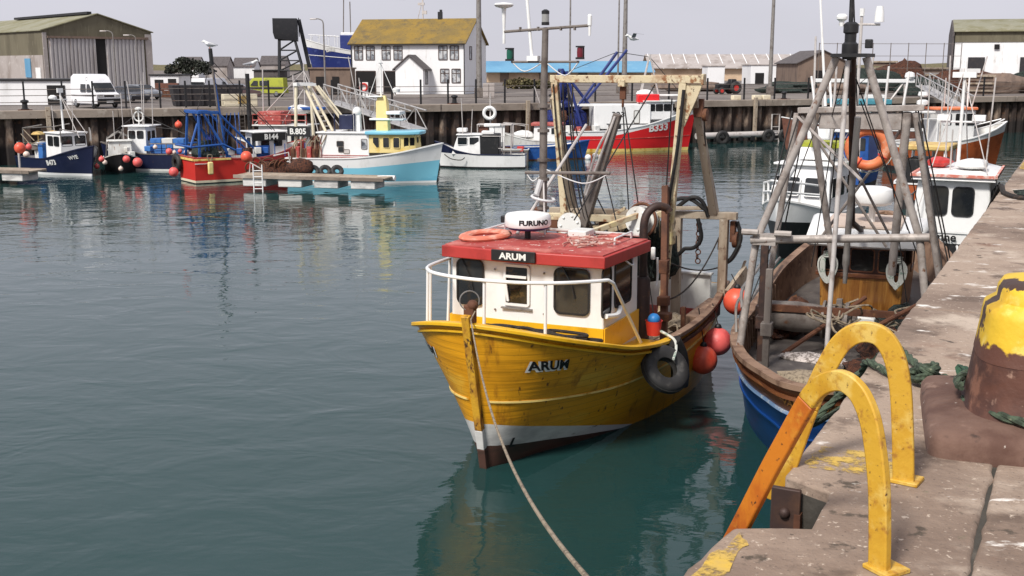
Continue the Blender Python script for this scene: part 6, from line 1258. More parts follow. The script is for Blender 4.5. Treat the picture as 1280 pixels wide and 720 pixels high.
mb = MB(); mb.tube((1.2, 0, 4.3), (1.2, 0, 7.0), .06); mb.box((1.2, 0, 6.9), (1.4, .3, .3)); mb.lathe([(.2, 0), (.4, .1), (.4, .3), (.2, .4)], (-2.2, 0, 4.5), 12); mb.lathe([(.2, 0), (.36, .1), (.3, .35)], (-2.2, .0, 5.1), 12); mb.build('radar_mast', m['whitepl'], t)
each('aerial', [[(1.7, .3, 4.3), (2.6, .3, 7.9)], [(-.4, .3, 4.3), (-.4, .3, 6.4)], [(-2.9, -1.2, 3.6), (-3.0, -1.2, 6.0)]], .05, 'pale', t)

t, h = fboat('trawler with turquoise roofed wheelhouse and long white yard, beyond the wooden trawler', 0, 0, 182, 13.0, 4.2, Zs(1.9, 2.0, 3.0), [(.3, m['black']), (None, m['brown'])], 1.2, .6, root=Vector((29.2, 95.5, 0)), cap='white')
c_ = cabin('wheelhouse', [(-1.5, -1.5), (1.6, -1.5), (1.6, 1.5), (-1.5, 1.5)], 1.3, 4.15, m['whited'], t, None, .05)
side_windows(c_, (-.9, .05, 1.0), 1.52, 3.5, .7, .75, 1, 'teal'); MB().box((0, 0, 4.3), (4.4, 3.4, .42)).build('turquoise_roof', m['teal'], t, .06); MB().box((-.9, 1.2, 4.75), (1.4, .7, .3)).build('name_board', m['whitepl'], t, .03)
mb = MB(); mb.bar((-4.4, .5, 6.0), (4.0, .5, 6.05), .34, .3); mb.build('white_yard', m['whitepl'], t, .03)
each('yard_post', [[(-3.8, .5, 1.6), (-3.6, .5, 6.0)], [(3.2, .5, 1.6), (3.2, .5, 6.0)], [(2.0, .5, 4.0), (3.2, .5, 6.0)], [(-2.2, .5, 4.0), (-3.6, .5, 6.0)], [(.6, 0, 4.3), (.4, 0, 8.6)], [(-.3, .4, 4.3), (-.9, .4, 8.2)]], .09, 'pale', t)
MB().lathe([(.3, 0), (.42, .2), (.36, .5), (.1, .62)], (-4.0, .5, 6.15), 14).build('white_lamp', m['whitepl'], t)

t, h = fboat('white boat with blue cabin sides half hidden behind the lifebuoy of the wooden trawler', 0, 0, 62, 8.2, 3.0, Zs(1.5, 1.5, 2.2), [(.4, m['black']), (lambda t: 1.2, m['royal']), (None, m['white'])], .9, .5, root=Vector((21.2, 69.5, 0)), cap='white', name='cabin_boat', cat='cabin boat')
c_ = simple_cabin(t, -1.8, 1.4, 1.15, 1.0, 3.3, 'royal', 'white', .25); front_windows(c_, -1.8, (-.55, .55), 2.6, .7, .7, True); side_windows(c_, (-1.0, .2), 1.13, 2.6, .7, .6, 1)
each('aerial', [[(-.4, .4, 3.4), (-.5, .5, 7.6)], [(.6, -.4, 3.4), (.7, -.4, 6.8)], [(-1.4, -.7, 3.4), (-1.5, -.8, 5.8)], [(-3.4, .9, 1.5), (-3.4, .9, 4.8)], [(-3.4, -.9, 1.5), (-3.4, -.9, 4.8)], [(-3.4, .9, 4.8), (-3.4, -.9, 4.8)]], .045, 'pale', t)
tubes('mast_stay', [[(-.5, .5, 7.4), (-3.6, 1.1, 1.6)], [(-.5, .5, 7.4), (3.4, .1, 2.2)], [(-3.4, .9, 4.8), (.6, -.4, 6.6)]], .022, 'wire', t)
for k in range(5): MB().box((-3.0 + .5 * (k % 3), -.9 + .45 * k, 1.5 + .3 * (k % 2)), (.6, .45, .4), k).build('fish_box', m[('redpl', 'boxblue', 'whited')[k % 3]], t, .03)
# more masts and stays on the boats already moored there
each('rail_post', [[(x, s_ * 1.45, 1.5), (x, s_ * 1.48, 2.6)] for x in (-3.4, -2.2, 2.0, 3.0) for s_ in (1, -1)], .035, 'galv', T4); each('side_rail', [[(-3.4, s_ * 1.48, 2.6), (2.0, s_ * 1.5, 2.6), (3.0, s_ * 1.3, 2.75)] for s_ in (1, -1)], .03, 'galv', T4)
each('aerial', [[(-.4, -.8, 3.5), (-.5, -.9, 6.8)], [(.3, .7, 3.5), (.3, .8, 7.6)], [(-2.8, .2, 3.5), (-2.9, .2, 5.0)]], .03, 'pale', T4)
# extra fittings seen above the wooden trawler
mb = MB(); mb.lathe([(.3, 0), (.42, .04), (.46, .1), (.46, .3), (.42, .38), (.3, .43), (0, .45)], (2.9, -.05, 4.02), 26); mb.tube((2.9, -.05, 3.55), (2.9, -.05, 4.05), .08); mb.build('radar', m['whitepl'], B)
MB().tube((-.5, .75, 6.4), (-.4, .98, 8.6), .03, .022).build('whip_aerial', m['whitepl'], B)

# ================================================================ pontoons, buoys and loose gear on the far side
def pontoon(a, b_, w_, label, nf=3):
    a, b_ = Vector(a), Vector(b_); d = b_ - a; L_ = d.length; t = thing('pontoon', label, 'pontoon', (a + b_) / 2, math.degrees(math.atan2(d.y, d.x)))
    mb = MB(); n = int(L_ / .14)
    mb.box((0, 0, .52), (L_, w_, .1)); mb.build('walkway', m['gantryw'], t, .01)
    mb = MB()
    for s_ in (-1, 1): mb.box((0, s_ * (w_ / 2 + .04), .5), (L_, .08, .2))
    mb.build('edge_beam', m['conc'], t, .01)
    for k in range(nf):
        x = lerp(-L_ / 2 + 1.3, L_ / 2 - 1.3, k / max(nf - 1, 1)); MB().box((x, 0, .17), (1.5, w_ * .96, .5)).build('float', m['boottop'], t, .05)
    return t
pontoon(G(301, 229, .3), G(486, 234, .3), 1.7, 'long grey pontoon walkway in front of the light blue trawler', 4)
pontoon(G(-60, 221, .3), G(48, 224, .3), 1.6, 'short grey pontoon at the far left beside the boat B473', 2)
pt = thing('boarding_ladder', 'small white ladder on the pontoon edge by the red trawler', 'ladder', G(323, 236, .2), 10)
for s_ in (-.25, .25): MB().tube((s_, 0, -.4), (s_, 0, 1.4), .04).build('stile', m['white'], pt)
for k in range(4): MB().tube((-.25, 0, .0 + k * .35), (.25, 0, .0 + k * .35), .03).build('rung', m['white'], pt)
o = MB().blob((0, 0, 0), (1.7, 1.1, 1.15), 20, .08, 12).build('net_bale', m['netb']); tag(o, 'dark brown bale of netting standing on the long pontoon', 'net bale'); o.location = G(374, 222, .57) + Vector((0, .5, .55))
tg = 'black tyres on the long pontoon'
for px, lb in ((390, 'black tyre on the pontoon next to the brown net bale'), (405, 'middle one of the black tyres leaning on the pontoon'), (420, 'black tyre on the pontoon farthest from the brown net bale')):
    tyre(G(px, 222, .57) + Vector((0, .55, .34)), (.35, -1, .5), .27, lb, tg, .5)
for px, lb in ((478, 'white fender lying at the pontoon end, left of its pair'), (487, 'white fender lying at the pontoon end, right of its pair')):
    o = MB().path([(-.32, 0, 0), (-.2, 0, 0), (.2, 0, 0), (.32, 0, 0)], .17, 10).build('fender', m['whitepl']); tag(o, lb, 'fender', 'white fenders on the pontoon end'); o.location = G(px, 227, .57) + Vector((0, .3, .17)); o.rotation_euler = (0, 0, R(20 if px < 480 else -15))
p = G(337, 222, .57)
gt = thing('trawl_gear', 'rusty heap of trawl hoops and brown net on the long pontoon', 'fishing gear', p + Vector((0, .5, 0)), 8)
for k in range(8):
    MB().torus((lerp(-1.1, 1.2, k / 7), .1 * (k % 2), .55 + .25 * math.sin(k * 1.7) ** 2), (math.sin(k), 1, .4), .42, .05, 18, 6).build('rusty_hoop', m['rusty'], gt)
MB().blob((0, .1, .45), (2.5, .9, .95), 18, .22, 5).build('brown_net', m['netb'], gt)
each('gear_frame', [[(1.3, -.3, 0), (1.1, -.3, 1.5), (.2, -.3, 1.3)], [(-1.3, -.3, 0), (-1.2, -.3, .9), (-.2, -.3, .3)]], .05, 'pale', gt)
# floating boom with hoop ladder and tyres, under the far wall on the right
a, b_ = farpt(872, -1.3, .75), farpt(1008, -1.3, .75); d = b_ - a
t = thing('floating_boom', 'long pale floating boom under the far quay wall', 'boom', (a + b_) / 2 * 1, math.degrees(math.atan2(d.y, d.x)))
MB().tube((-d.length / 2, 0, 0), (d.length / 2, 0, 0), .3, n=14).build('pipe', m['pale'], t)
for k in range(9): MB().box((lerp(-d.length / 2, d.length / 2, (k + .5) / 9), 0, -.35), (.5, .5, .5)).build('float', m['black'], t, .05)
p = farpt(971, -1.75, .75); t = thing('hoop_ladder', 'pale hoop ladder standing at the floating boom', 'ladder', p, FANG)
MB().path([(-.45, 0, -1.0), (-.45, 0, 1.9), (.45, 0, 1.9), (.45, 0, -1.0)], .07, 8).build('hoop', m['pale'], t)
for k in range(4): MB().tube((-.45, 0, -.5 + k * .4), (.45, 0, -.5 + k * .4), .04).build('rung', m['pale'], t)
for px, lb in ((963, 'black tyre on the floating boom left of the hoop ladder'), (983, 'black tyre on the floating boom right of the hoop ladder'), (905, 'black tyre on the floating boom nearest the red trawler B333')):
    tyre(farpt(px, -1.9, .55), (.3, -1, 0), .5, lb, 'black tyres on the floating boom', .4)
# buoys on the far boats: pixel, radius in pixels, height, material, label
gb = 'round buoys on the boats across the harbour'
for px, py, z, rp_, mt, lb in ((25, 185, 2.2, 7, 'buoy', 'largest red buoy, on a pole at the far left'), (36, 183.5, 2.2, 3.8, 'buoyp', 'small pink buoy just right of the largest red buoy'), (33, 193, 1.6, 4, 'buoyw', 'cream buoy below the largest red buoy'),
    (127, 199, 1.2, 3.6, 'buoyp', 'pink buoy on the left of the small dark potting boat'), (131, 203, .9, 3, 'buoyw', 'pale buoy at the bow of the small dark potting boat'), (121, 208, .5, 3.4, 'buoyp', 'dull pink buoy low at the bow of boat B473'),
    (158, 199, 1.2, 4.6, 'buoyp', 'pink buoy between the potting boat and the navy boat'), (172, 203, 1.0, 6, 'buoyp', 'big pink buoy on the navy boat stern'), (151, 211, .5, 3, 'buoyw', 'white buoy low beside the dark potting boat'), (211.5, 189.5, 1.75, 4.2, 'buoyp', 'pink buoy against the blue fish boxes'),
    (218, 190.5, 1.65, 2.6, 'buoyw', 'cream buoy right of the pink one by the blue fish boxes'), (225, 189, 1.7, 2.7, 'buoyp', 'small salmon buoy left of the white buoy by the blue gantry'), (233, 190, 1.6, 3.2, 'buoyw', 'white buoy beside the blue gantry of B144'), (194, 184, 2.0, 2.8, 'buoyw', 'white buoy on the navy boat wheelhouse'),
    (217, 215, .75, 6, 'buoyp', 'pink buoy at the stern corner of the red trawler B144'), (308, 196, 2.2, 7.2, 'buoy', 'orange buoy at the bow end of the red trawler B144'), (223, 156, 4.2, 4.5, 'buoy', 'orange float hoisted beside the blue gantry of B144')):
    p = G(px, py, z); r = rp_ * p.y / 1400 * .98; buoy(p, r, m[mt], lb, gb)
p = G(22, 205, 1.0); o = MB().tube((p.x, p.y + .3, .5), (p.x, p.y + .3, 2.4), .07).build('buoy_pole', m['pale']); tag(o, 'pale pole carrying the largest red buoy on the left pontoon', 'pole')
tyre(tb(-4.3, 1.2, 1.15), (-1, -.8, 0), .42, 'black tyre at the stern corner of the red trawler B144', None, .42)
p = G(680, 205, .3); bl = 'small white floats between the blue boat and the red trawler'
for px, py in ((719, 196), (727, 195), (735, 197), (744, 195), (752, 196)):
    o = MB().ball((0, 0, 0), .26, 12).build('net_float', m['whitepl']); o.location = G(px, py, .12); tag(o, 'small white float on the water between the blue boat and the red trawler', 'float', bl)
# yellow mark at the far end of the near quay
patch([(18.5, .03), (18.5, .6), (25, .7), (25, .03)], m['wornyellow'], 6, j=.03)
# gulls
def gull(p, deg, label, flying=False, s=1.):
    t = thing('gull', label, 'bird', p, deg); t.scale = (s, s, s)
    mb = MB(); prof = [(-.3, .02, .03), (-.22, .06, .05), (-.05, .1, .09), (.1, .1, .1), (.18, .07, .08), (.22, .05, .06), (.27, .055, .06), (.32, .05, .05), (.36, .02, .02), (.42, .008, .01)]
    zc = [0, .01, .02, .05, .1, .14, .17, .17, .16, .15]
    mb.loft([[(x, ry * math.cos(a), z + (.12 if not flying else 0) + rz * math.sin(a)) for a in [k * math.pi / 5 for k in range(10)]] for (x, ry, rz), z in zip(prof, zc)]); mb.build('body', m['gull'], t)
    for sd in (1, -1):
        mb = MB()
        if flying: mb.loft([[(-.1, sd * .08, .08), (.12, sd * .08, .08), (.12, sd * .08, .1), (-.1, sd * .08, .1)], [(-.02, sd * .38, .26), (.16, sd * .38, .26), (.16, sd * .38, .275), (-.02, sd * .38, .275)], [(-.2, sd * .75, .2), (-.12, sd * .75, .2), (-.12, sd * .75, .21), (-.2, sd * .75, .21)]])
        else: mb.loft([[(-.36, sd * .04, .14), (-.34, sd * .07, .12), (-.34, sd * .05, .15)], [(.0, sd * .1, .12), (.0, sd * .12, .16), (.0, sd * .08, .24)], [(.14, sd * .09, .13), (.14, sd * .1, .17), (.14, sd * .07, .2)]])
        mb.build('wing', m['gullw'], t)
    if not flying:
        for sd in (1, -1): MB().tube((.02, sd * .03, 0), (.02, sd * .03, .1), .012, n=5).build('leg', m['orange'], t)
    return t
gull(tb(-2.34, -.5, 8.3), 160, 'gull standing on the tall black headed derrick of the red trawler', s=1.5)
p = G(313, 84, 4.9) if False else V(313, 84, 79); gull(p, 20, 'gull standing on the dark post of the white and red boat', s=1.5)
gull(V(791, 49, 70), 200, 'gull flying in the grey sky right of the tall lamp posts', True, 1.3)
# ================================================================ the yard behind the far quay
def at(px, Y, z=LZ): return Vector(((px - 640) / F_PX * (Y * _c - (z - HC) * _s), Y, z))
def building(name, label, px, Y, deg, cat='building'): return thing(name, label, cat, at(px, Y), deg)
def gable(t, W, D, eave, ridge, wall, roof, over=.35, thick=.16, axis='x', wname='wall'):
    """axis x: ridge runs along the front; axis y: gable end faces the front"""
    if axis == 'x':
        MB().loft([[(x, 0, 0), (x, D, 0), (x, D, eave), (x, D / 2, ridge), (x, 0, eave)] for x in (0, W)]).build(wname, m[wall], t)
        for s_ in (0, 1):
            y0, y1 = (-over, D / 2) if s_ == 0 else (D + over, D / 2); k = (ridge - eave) / (D / 2); ze = eave - over * k
            MB().loft([[(x, y0, ze + .02), (x, y1, ridge + .02), (x, y1, ridge + thick), (x, y0, ze + thick)] for x in (-over, W + over)]).build('roof', m[roof], t)
    else:
        MB().loft([[(0, y, 0), (W, y, 0), (W, y, eave), (W / 2, y, ridge), (0, y, eave)] for y in (0, D)]).build(wname, m[wall], t)
        for s_ in (0, 1):
            x0, x1 = (-over, W / 2) if s_ == 0 else (W + over, W / 2); k = (ridge - eave) / (W / 2); ze = eave - over * k
            MB().loft([[(x0, y, ze + .02), (x1, y, ridge + .02), (x1, y, ridge + thick), (x0, y, ze + thick)] for y in (-over, D + over)]).build('roof', m[roof], t)
fX, uZ = (1, 0, 0), (0, 0, 1)
# white house
t = building('house', 'white two storey harbour house with lichen yellow roof and gabled porch', 440, 137, -15)
W_ = t.children
gable(t, 14.2, 9, 5.9, 8.7, 'housew', 'lichen', .3)
hw = [c for c in t.children if c.name.startswith('wall')][0]
for x in (1.0, 2.5, 4.5, 6.0, 11.6, 13.0): window((x, 0, 4.75), fX, uZ, .95, 1.5, hw, .02, .1, m['winframe'], m['glassb'], 'window', .05, (('v', 0), ('h', .2)))
for x in (11.8, 13.2): window((x, 0, 2.1), fX, uZ, .95, 1.5, hw, .02, .1, m['winframe'], m['glassb'], 'window', .05, (('v', 0), ('h', .2)))
for y, z in ((2.5, 4.75), (6.5, 4.75), (6.5, 2.1)): window((14.2, y, z), (0, 1, 0), uZ, .8, 1.4, hw, .02, .1, m['winframe'], m['glassb'], 'window', .05)
for x, w_ in ((1.85, 2.4), (5.3, 2.3)): window((x, 0, 1.32), fX, uZ, w_, 2.55, hw, .01, .1, m['winframe'], m['dark'], 'garage_door', .04)
MB().loft([[(6.5, y, 0), (9.9, y, 0), (9.9, y, 2.95), (8.2, y, 4.35), (6.5, y, 2.95)] for y in (-2.3, .02)]).build('porch', m['housew'], t)
po = [c for c in t.children if c.name.startswith('porch')][0]
for s_ in (0, 1):
    x0 = 6.2 if s_ == 0 else 10.2
    MB().loft([[(x0, y, 2.72), (8.2, y, 4.38), (8.2, y, 4.55), (x0, y, 2.88)] for y in (-2.55, .0)]).build('porch_roof', m['slate'], t)
window((9.9, -1.1, 1.9), (0, 1, 0), uZ, .8, 1.4, po, .02, .08, m['winframe'], m['glassb'], 'window', .04, (('v', 0),))
for x in (-.02, 14.22): MB().tube((x if x > 1 else x + .1, -.1, 0), (x if x > 1 else x + .1, -.1, 5.8), .06).build('downpipe', m['black'], t)
MB().box((7.1, -.36, 5.72), (14.6, .12, .14)).build('gutter', m['black'], t)
mb = MB(); mb.tube((7.6, 4.5, 8.7), (7.6, 4.5, 12.5), .08); mb.box((7.4, 4.5, 10.6), (.8, .2, .3)); mb.box((7.8, 4.5, 9.6), (.6, .2, .4)); mb.tube((6.9, 4.5, 8.7), (7.6, 4.5, 11.2), .04); mb.build('roof_mast', m['pale'], t)
mb = MB(); mb.box((9.8, 4.5, 9.2), (.5, .4, .9)); mb.box((9.9, 4.5, 9.75), (.25, .3, .3)); mb.build('flue', m['black'], t)
# hangar
t = building('hangar', 'large olive and grey hangar with tall corrugated sliding doors', 58, 144, 43)
HS = 1.13
gable(t, 12.8 * HS, 42, 7.65, 9.8, 'olive', 'mossroof', .25, .14, 'y')
MB().box((-.06, 21, 2.3), (.14, 41.9, 4.6)).build('pale_lower_wall', m['greywall'], t)
for x, w_ in ((3.3, 5.4), (9.45, 4.7)):
    mb = MB(); n_ = int(w_ * HS / .5); xs_ = [x * HS - w_ * HS / 2 + w_ * HS * i / n_ for i in range(n_ + 1)]; pr_ = []
    for i in range(n_): pr_ += [(xs_[i], -.06), (lerp(xs_[i], xs_[i + 1], .3), -.06), (lerp(xs_[i], xs_[i + 1], .42), -.22), (lerp(xs_[i], xs_[i + 1], .88), -.22)]
    pr_.append((xs_[-1], -.06)); mb.loft([[(a, b, 0) for a, b in pr_], [(a, b, 6.7) for a, b in pr_]], False, False); mb.build('sliding_door', m['corr'], t, ang=15)
MB().box((6.55 * HS, -.03, 3.35), (1.2 * HS, .08, 6.7)).build('door_gap', m['dark'], t); MB().box((6.4 * HS, -.2, 6.85), (11.8 * HS, .3, .28)).build('door_rail', m['shed'], t)
MB().box((.25, -.06, 3.7), (.5, .14, 7.4)).build('corner_pier', m['greywall'], t); MB().box((12.4 * HS, -.06, 3.7), (.8 * HS, .14, 7.4)).build('corner_pier', m['greywall'], t)
MB().box((5.9 * HS, 14, 10.02), (.6, 26, .3)).build('ridge_vent', m['black'], t)
MB().box((-.2, 5, 3.0), (.1, 1.9, 2.4)).build('pale_blue_door', m['blueroof'], t); MB().box((-.2, 1.6, 2.3), (.1, 1.6, 1.5)).build('notice_board', m['whitepl'], t)
lp = 'tall lamp posts of the harbour yard'
def lamp_post(px, Y, h, r, label, kind=0):
    t = thing('lamp_post', label, 'lamp post', at(px, Y), 0, lp)
    MB().tube((0, 0, 0), (0, 0, h), r, r * .65, 10).build('column', m['galv'], t); MB().box((0, 0, .5), (r * 3, r * 3, 1.0)).build('base', m['steelgrey'], t, .02)
    if kind == 1:
        MB().path(spline([(0, 0, h - .1), (-.1, 0, h + .3), (-.5, 0, h + .5), (-.9, 0, h + .5)]), r * .6, 8).build('arm', m['galv'], t); MB().box((-1.1, 0, h + .48), (.7, .3, .14)).build('lantern', m['pale'], t, .04)
    elif kind == 2:
        mb = MB(); mb.box((0, 0, h - .2), (1.3, .12, .12)); mb.build('bracket', m['black'], t)
        for x in (-.6, 0, .6): MB().box((x, -.2, h - .5), (.34, .5, .4)).build('camera_housing', m['black'], t, .03)
    else:
        for x in (-.5, .5): MB().box((x, 0, h), (.6, .4, .2)).build('lantern', m['galv'], t, .03)
lamp_post(599, 119, 15, .32, 'thick grey lamp post at the right corner of the white house'); lamp_post(712, 150, 19, .13, 'thin grey lamp post left of the paired posts')
lamp_post(780, 136, 12.0, .34, 'thick grey camera post with black boxes on top, of the pair', 2); lamp_post(772, 139, 14, .12, 'thin grey lamp post close left of the camera post')
lamp_post(962, 128, 17, .24, 'grey lamp post standing alone on the right, beyond the wooden trawler'); lamp_post(407, 126, 7.8, .11, 'street lamp with curved arm left of the blue ship', 1)
lamp_post(146, 132, 6.7, .09, 'curved lamp post in front of the left sliding door of the hangar', 1); lamp_post(174, 138, 6.4, .08, 'short lamp post in front of the right sliding door of the hangar', 1)
# sheds and other buildings
def boxshed(name, label, px0, px1, Y, D, h, wall, roof, deg=0, door=None, cat='building', rt=.18):
    t = building(name, label, px0, Y, deg, cat); W = (px1 - px0) / F_PX * Y
    MB().box((W / 2, D / 2, h / 2), (W, D, h)).build('wall', m[wall], t, .03); MB().box((W / 2, D / 2, h + rt / 2), (W + .3, D + .3, rt)).build('roof', m[roof], t, .02)
    for x0, x1, hh in (door or []): MB().box((x0 * W + (x1 - x0) * W / 2, -.03, hh / 2 + .05), ((x1 - x0) * W, .08, hh)).build('door', m['dark'], t)
    return t
boxshed('store_shed', 'long white flat roofed store with dark doorway in front of the hangar', -40, 88, 95, 4, 2.0, 'housew', 'black', 3, [(.76, .93, 1.6)])
boxshed('white_hut', 'low white hut with dark openings and flat black roof right of the hangar', 189, 224, 136, 5, 2.1, 'housew', 'black', 0, [(.15, .45, 1.6), (.62, .9, 1.7)])
boxshed('brown_shed', 'weathered brown shed below the blue ship on the slip', 388, 438, 131, 4, 2.9, 'shed', 'shed', 0, [(.15, .35, 2.0), (.55, .72, 2.0)])
boxshed('brown_shed', 'dark low hut beside the legs of the black tower', 318, 350, 150, 5, 2.6, 'slate', 'black', 0)
t = building('blue_roof_shed', 'long low shed with pale blue roof behind the lamp posts', 606, 232, 0)
MB().box((17.2, 8, 1.1), (33.6, 14, 2.2)).build('wall', m['sandwall'], t)
MB().loft([[(x, -.6, 2.15), (x, 8, 4.3), (x, 16.6, 2.15), (x, 16.6, 2.0), (x, 8, 4.12), (x, -.6, 2.0)] for x in (-.2, 34.6)]).build('roof', m['blueroof'], t)
for x in (4, 12, 20, 28): MB().box((x, .9, 1.0), (1.8, .1, 2.0)).build('door', m['shed'], t)
t = building('long_store', 'long grey roofed store with white uprights in the far right distance', 812, 262, 0)
MB().box((18.5, 8, 1.5), (37, 15, 3)).build('wall', m['sandwall'], t); MB().loft([[(x, -.5, 2.9), (x, 8, 6.0), (x, 16, 2.9), (x, 16, 2.7), (x, 8, 5.8), (x, -.5, 2.7)] for x in (-.3, 37.3)]).build('roof', m['greywall'], t)
for k in range(14): MB().bar((k * 2.8 + .3, -.6, 2.7), (k * 2.8 + .3, 7.9, 6.1), .16, .12).build('roof_upright', m['housew'], t)
boxshed('white_store', 'low white store right of the long grey roofed store', 884, 905, 205, 6, 3.2, 'housew', 'greywall'); boxshed('white_store', 'wide white wall of a low store behind the lone lamp post', 938, 992, 206, 8, 3.4, 'housew', 'greywall', 0, [(.1, .3, 2)])
t = building('gable_shed', 'brown gable ended shed left of the tall mesh fence', 996, 172, 0); gable(t, 7.6, 14, 3.7, 5.5, 'shed', 'slate', .3, .15, 'y'); MB().box((3.8, -.05, 1.3), (2.2, .1, 2.6)).build('door', m['dark'], t)
t = building('warehouse', 'long olive roofed warehouse with white lower wall at the far right', 1190, 192, -19); WL = 46
MB().box((WL / 2, 9, 3.6), (WL, 17.6, 7.2)).build('wall', m['housew'], t); MB().box((WL / 2, 9, 8.1), (WL + .1, 17.8, 1.9)).build('upper_cladding', m['olive'], t)
MB().loft([[(x, -.4, 9.0), (x, 9, 11.2), (x, 18.4, 9.0), (x, 18.4, 8.85), (x, 9, 11.0), (x, -.4, 8.85)] for x in (-.3, WL + .3)]).build('roof', m['mossroof'], t); MB().loft([[(x, -.3, 8.8), (x, 9, 11.1), (x, 18.3, 8.8), (x, 18.3, 0), (x, -.3, 0)] for x in (-.5, -.2)]).build('dark_gable', m['slate'], t)
for x in (3.5, 11.5, 19): MB().box((x, -.05, 2.4), (2.6, .1, 4.6)).build('door', m['skip'], t); MB().box((x + 3, -.05, 6.4), (.8, .1, .8)).build('vent', m['dark'], t)
# distant sheds and treeline so the yard does not end in nothing
g = random.Random(11)
for k, (px, w_, Y, h, mt, lb) in enumerate(((262, 22, 300, 3.4, 'slate', 'distant dark roofed cottage right of the pine tree'), (292, 26, 310, 3.2, 'greywall', 'distant pale cottage behind the blue derricks'), (326, 30, 320, 3.8, 'slate', 'distant slate roofed cottage left of the black tower'), (228, 20, 330, 3.6, 'greywall', 'distant pale cottage left of the pine tree'))):
    t = building('cottage', lb, px, Y, 0); W = w_ / F_PX * Y; gable(t, W, 7, h, h + 2.2, 'greywall' if mt == 'slate' else 'housew', 'slate', .3)
def clump(mb, c, d, n, s, g):
    for _ in range(n):
        while True:
            p = Vector((g.uniform(-1, 1), g.uniform(-1, 1), g.uniform(-1, 1)))
            if .25 < p.length < 1: break
        q = Vector(c) + Vector((p.x * d[0] / 2, p.y * d[1] / 2, p.z * d[2] / 2)); a = Vector((g.gauss(0, 1), g.gauss(0, 1), g.gauss(0, .6))).normalized(); b_ = a.cross(Vector((g.gauss(0, 1), g.gauss(0, 1), g.gauss(0, 1)))).normalized(); k = s * g.uniform(.5, 1.3)
        mb.add([q - a * k - b_ * k * .5, q + a * k - b_ * k * .5, q + a * k * .7 + b_ * k * .6, q - a * k * .6 + b_ * k * .6], [(0, 1, 2, 3)])
t = thing('pine_tree', 'dark wide crowned pine tree right of the white hut', 'tree', at(238, 195), 0)
g = random.Random(3); mb = MB(); mb.path(spline([(0, 0, 0), (.1, 0, 1.2), (-.1, 0, 2.4), (.3, 0, 3.6)]), .3, 8, .14)
for a in (0.3, 1.6, 2.7, 3.9, 5.2): mb.path(spline([(0, 0, 1.4), (1.2 * math.cos(a), 1.2 * math.sin(a), 2.3), (2.9 * math.cos(a), 2.4 * math.sin(a), 3.0)]), .12, 6, .04)
mb.build('trunk', m['bark'], t); mb = MB()
for c, d, n in (((-2.6, 0, 2.9), (3.2, 3, 1.5), 420), ((-.6, 0, 3.7), (4.4, 3.4, 1.9), 700), ((1.8, .4, 3.4), (3.8, 3, 1.6), 520), ((3.0, 0, 2.5), (2.6, 2.6, 1.4), 320), ((.4, -.6, 2.5), (5.4, 2.6, 1.5), 520), ((-1.2, .3, 4.3), (2.2, 2, 1.0), 220), ((-3.4, 0, 2.3), (2, 2, .9), 160)): clump(mb, c, d, n, .2, g)
mb.build('crown', m['leaf'], t)
o = MB()
for c, d, n in (((0, 0, .7), (5, 2, 1.8), 700), ((3.2, 0, .6), (3, 2, 1.4), 400)): clump(o, c, d, n, .22, g)
o = o.build('hedge', m['hedge']); tag(o, 'low brown green hedge right of the white house', 'hedge'); o.location = at(650, 165)
o = MB(); clump(o, (0, 0, 1.5), (5, 4, 3.6), 320, .14, g); clump(o, (3, 0, 1.0), (4, 3, 2.4), 200, .14, g); t = thing('bare_bush', 'thin bare bush left of the brown gable ended shed', 'bush', at(1000, 182), 0); o.build('twigs', m['shed'], t); MB().tube((0, 0, 0), (0, 0, 1.2), .12, .05).build('stem', m['bark'], t)
# black tower
t = thing('lattice_tower', 'black steel lattice tower with a boxy head', 'tower', at(368, 150), 8)
top = 6.6; B0, B1_ = 1.9, 1.0
for sx in (-1, 1):
    for sy in (-1, 1): MB().bar((sx * B0 + .0, sy * B0, 0), (sx * B1_ - .7, sy * B1_, top), .26, .26, (0, 1, 0)).build('leg', m['lattice'], t)
def cp(sx, sy, k): return Vector((lerp(sx * B0, sx * B1_ - .7, k), lerp(sy * B0, sy * B1_, k), top * k))
for k in range(5):
    a, b_ = k / 5, (k + 1) / 5
    for s_ in (((-1, -1), (1, -1)), ((1, -1), (1, 1)), ((-1, 1), (1, 1)), ((-1, -1), (-1, 1))):
        mb = MB(); mb.tube(cp(*s_[0], a), cp(*s_[1], b_), .07, n=5); mb.build('brace', m['lattice'], t); MB().tube(cp(*s_[0], b_), cp(*s_[1], b_), .08, n=5).build('brace', m['lattice'], t)
mb = MB(); mb.loft([[(-2.2, -1.3, 6.7), (.7, -1.3, 6.4), (.7, 1.3, 6.4), (-2.2, 1.3, 6.7)], [(-2.4, -1.5, 7.5), (.7, -1.5, 7.5), (.7, 1.5, 7.5), (-2.4, 1.5, 7.5)], [(-2.4, -1.5, 9.3), (.7, -1.5, 9.3), (.7, 1.5, 9.3), (-2.4, 1.5, 9.3)]]); mb.build('head_box', m['lattice'], t, .04)
mb = MB(); mb.bar((.9, 0, 9.2), (2.6, 0, .2), .5, .2); mb.tube((.9, -.4, 9.4), (.9, -.4, 7.0), .06); mb.build('chute', m['lattice'], t)
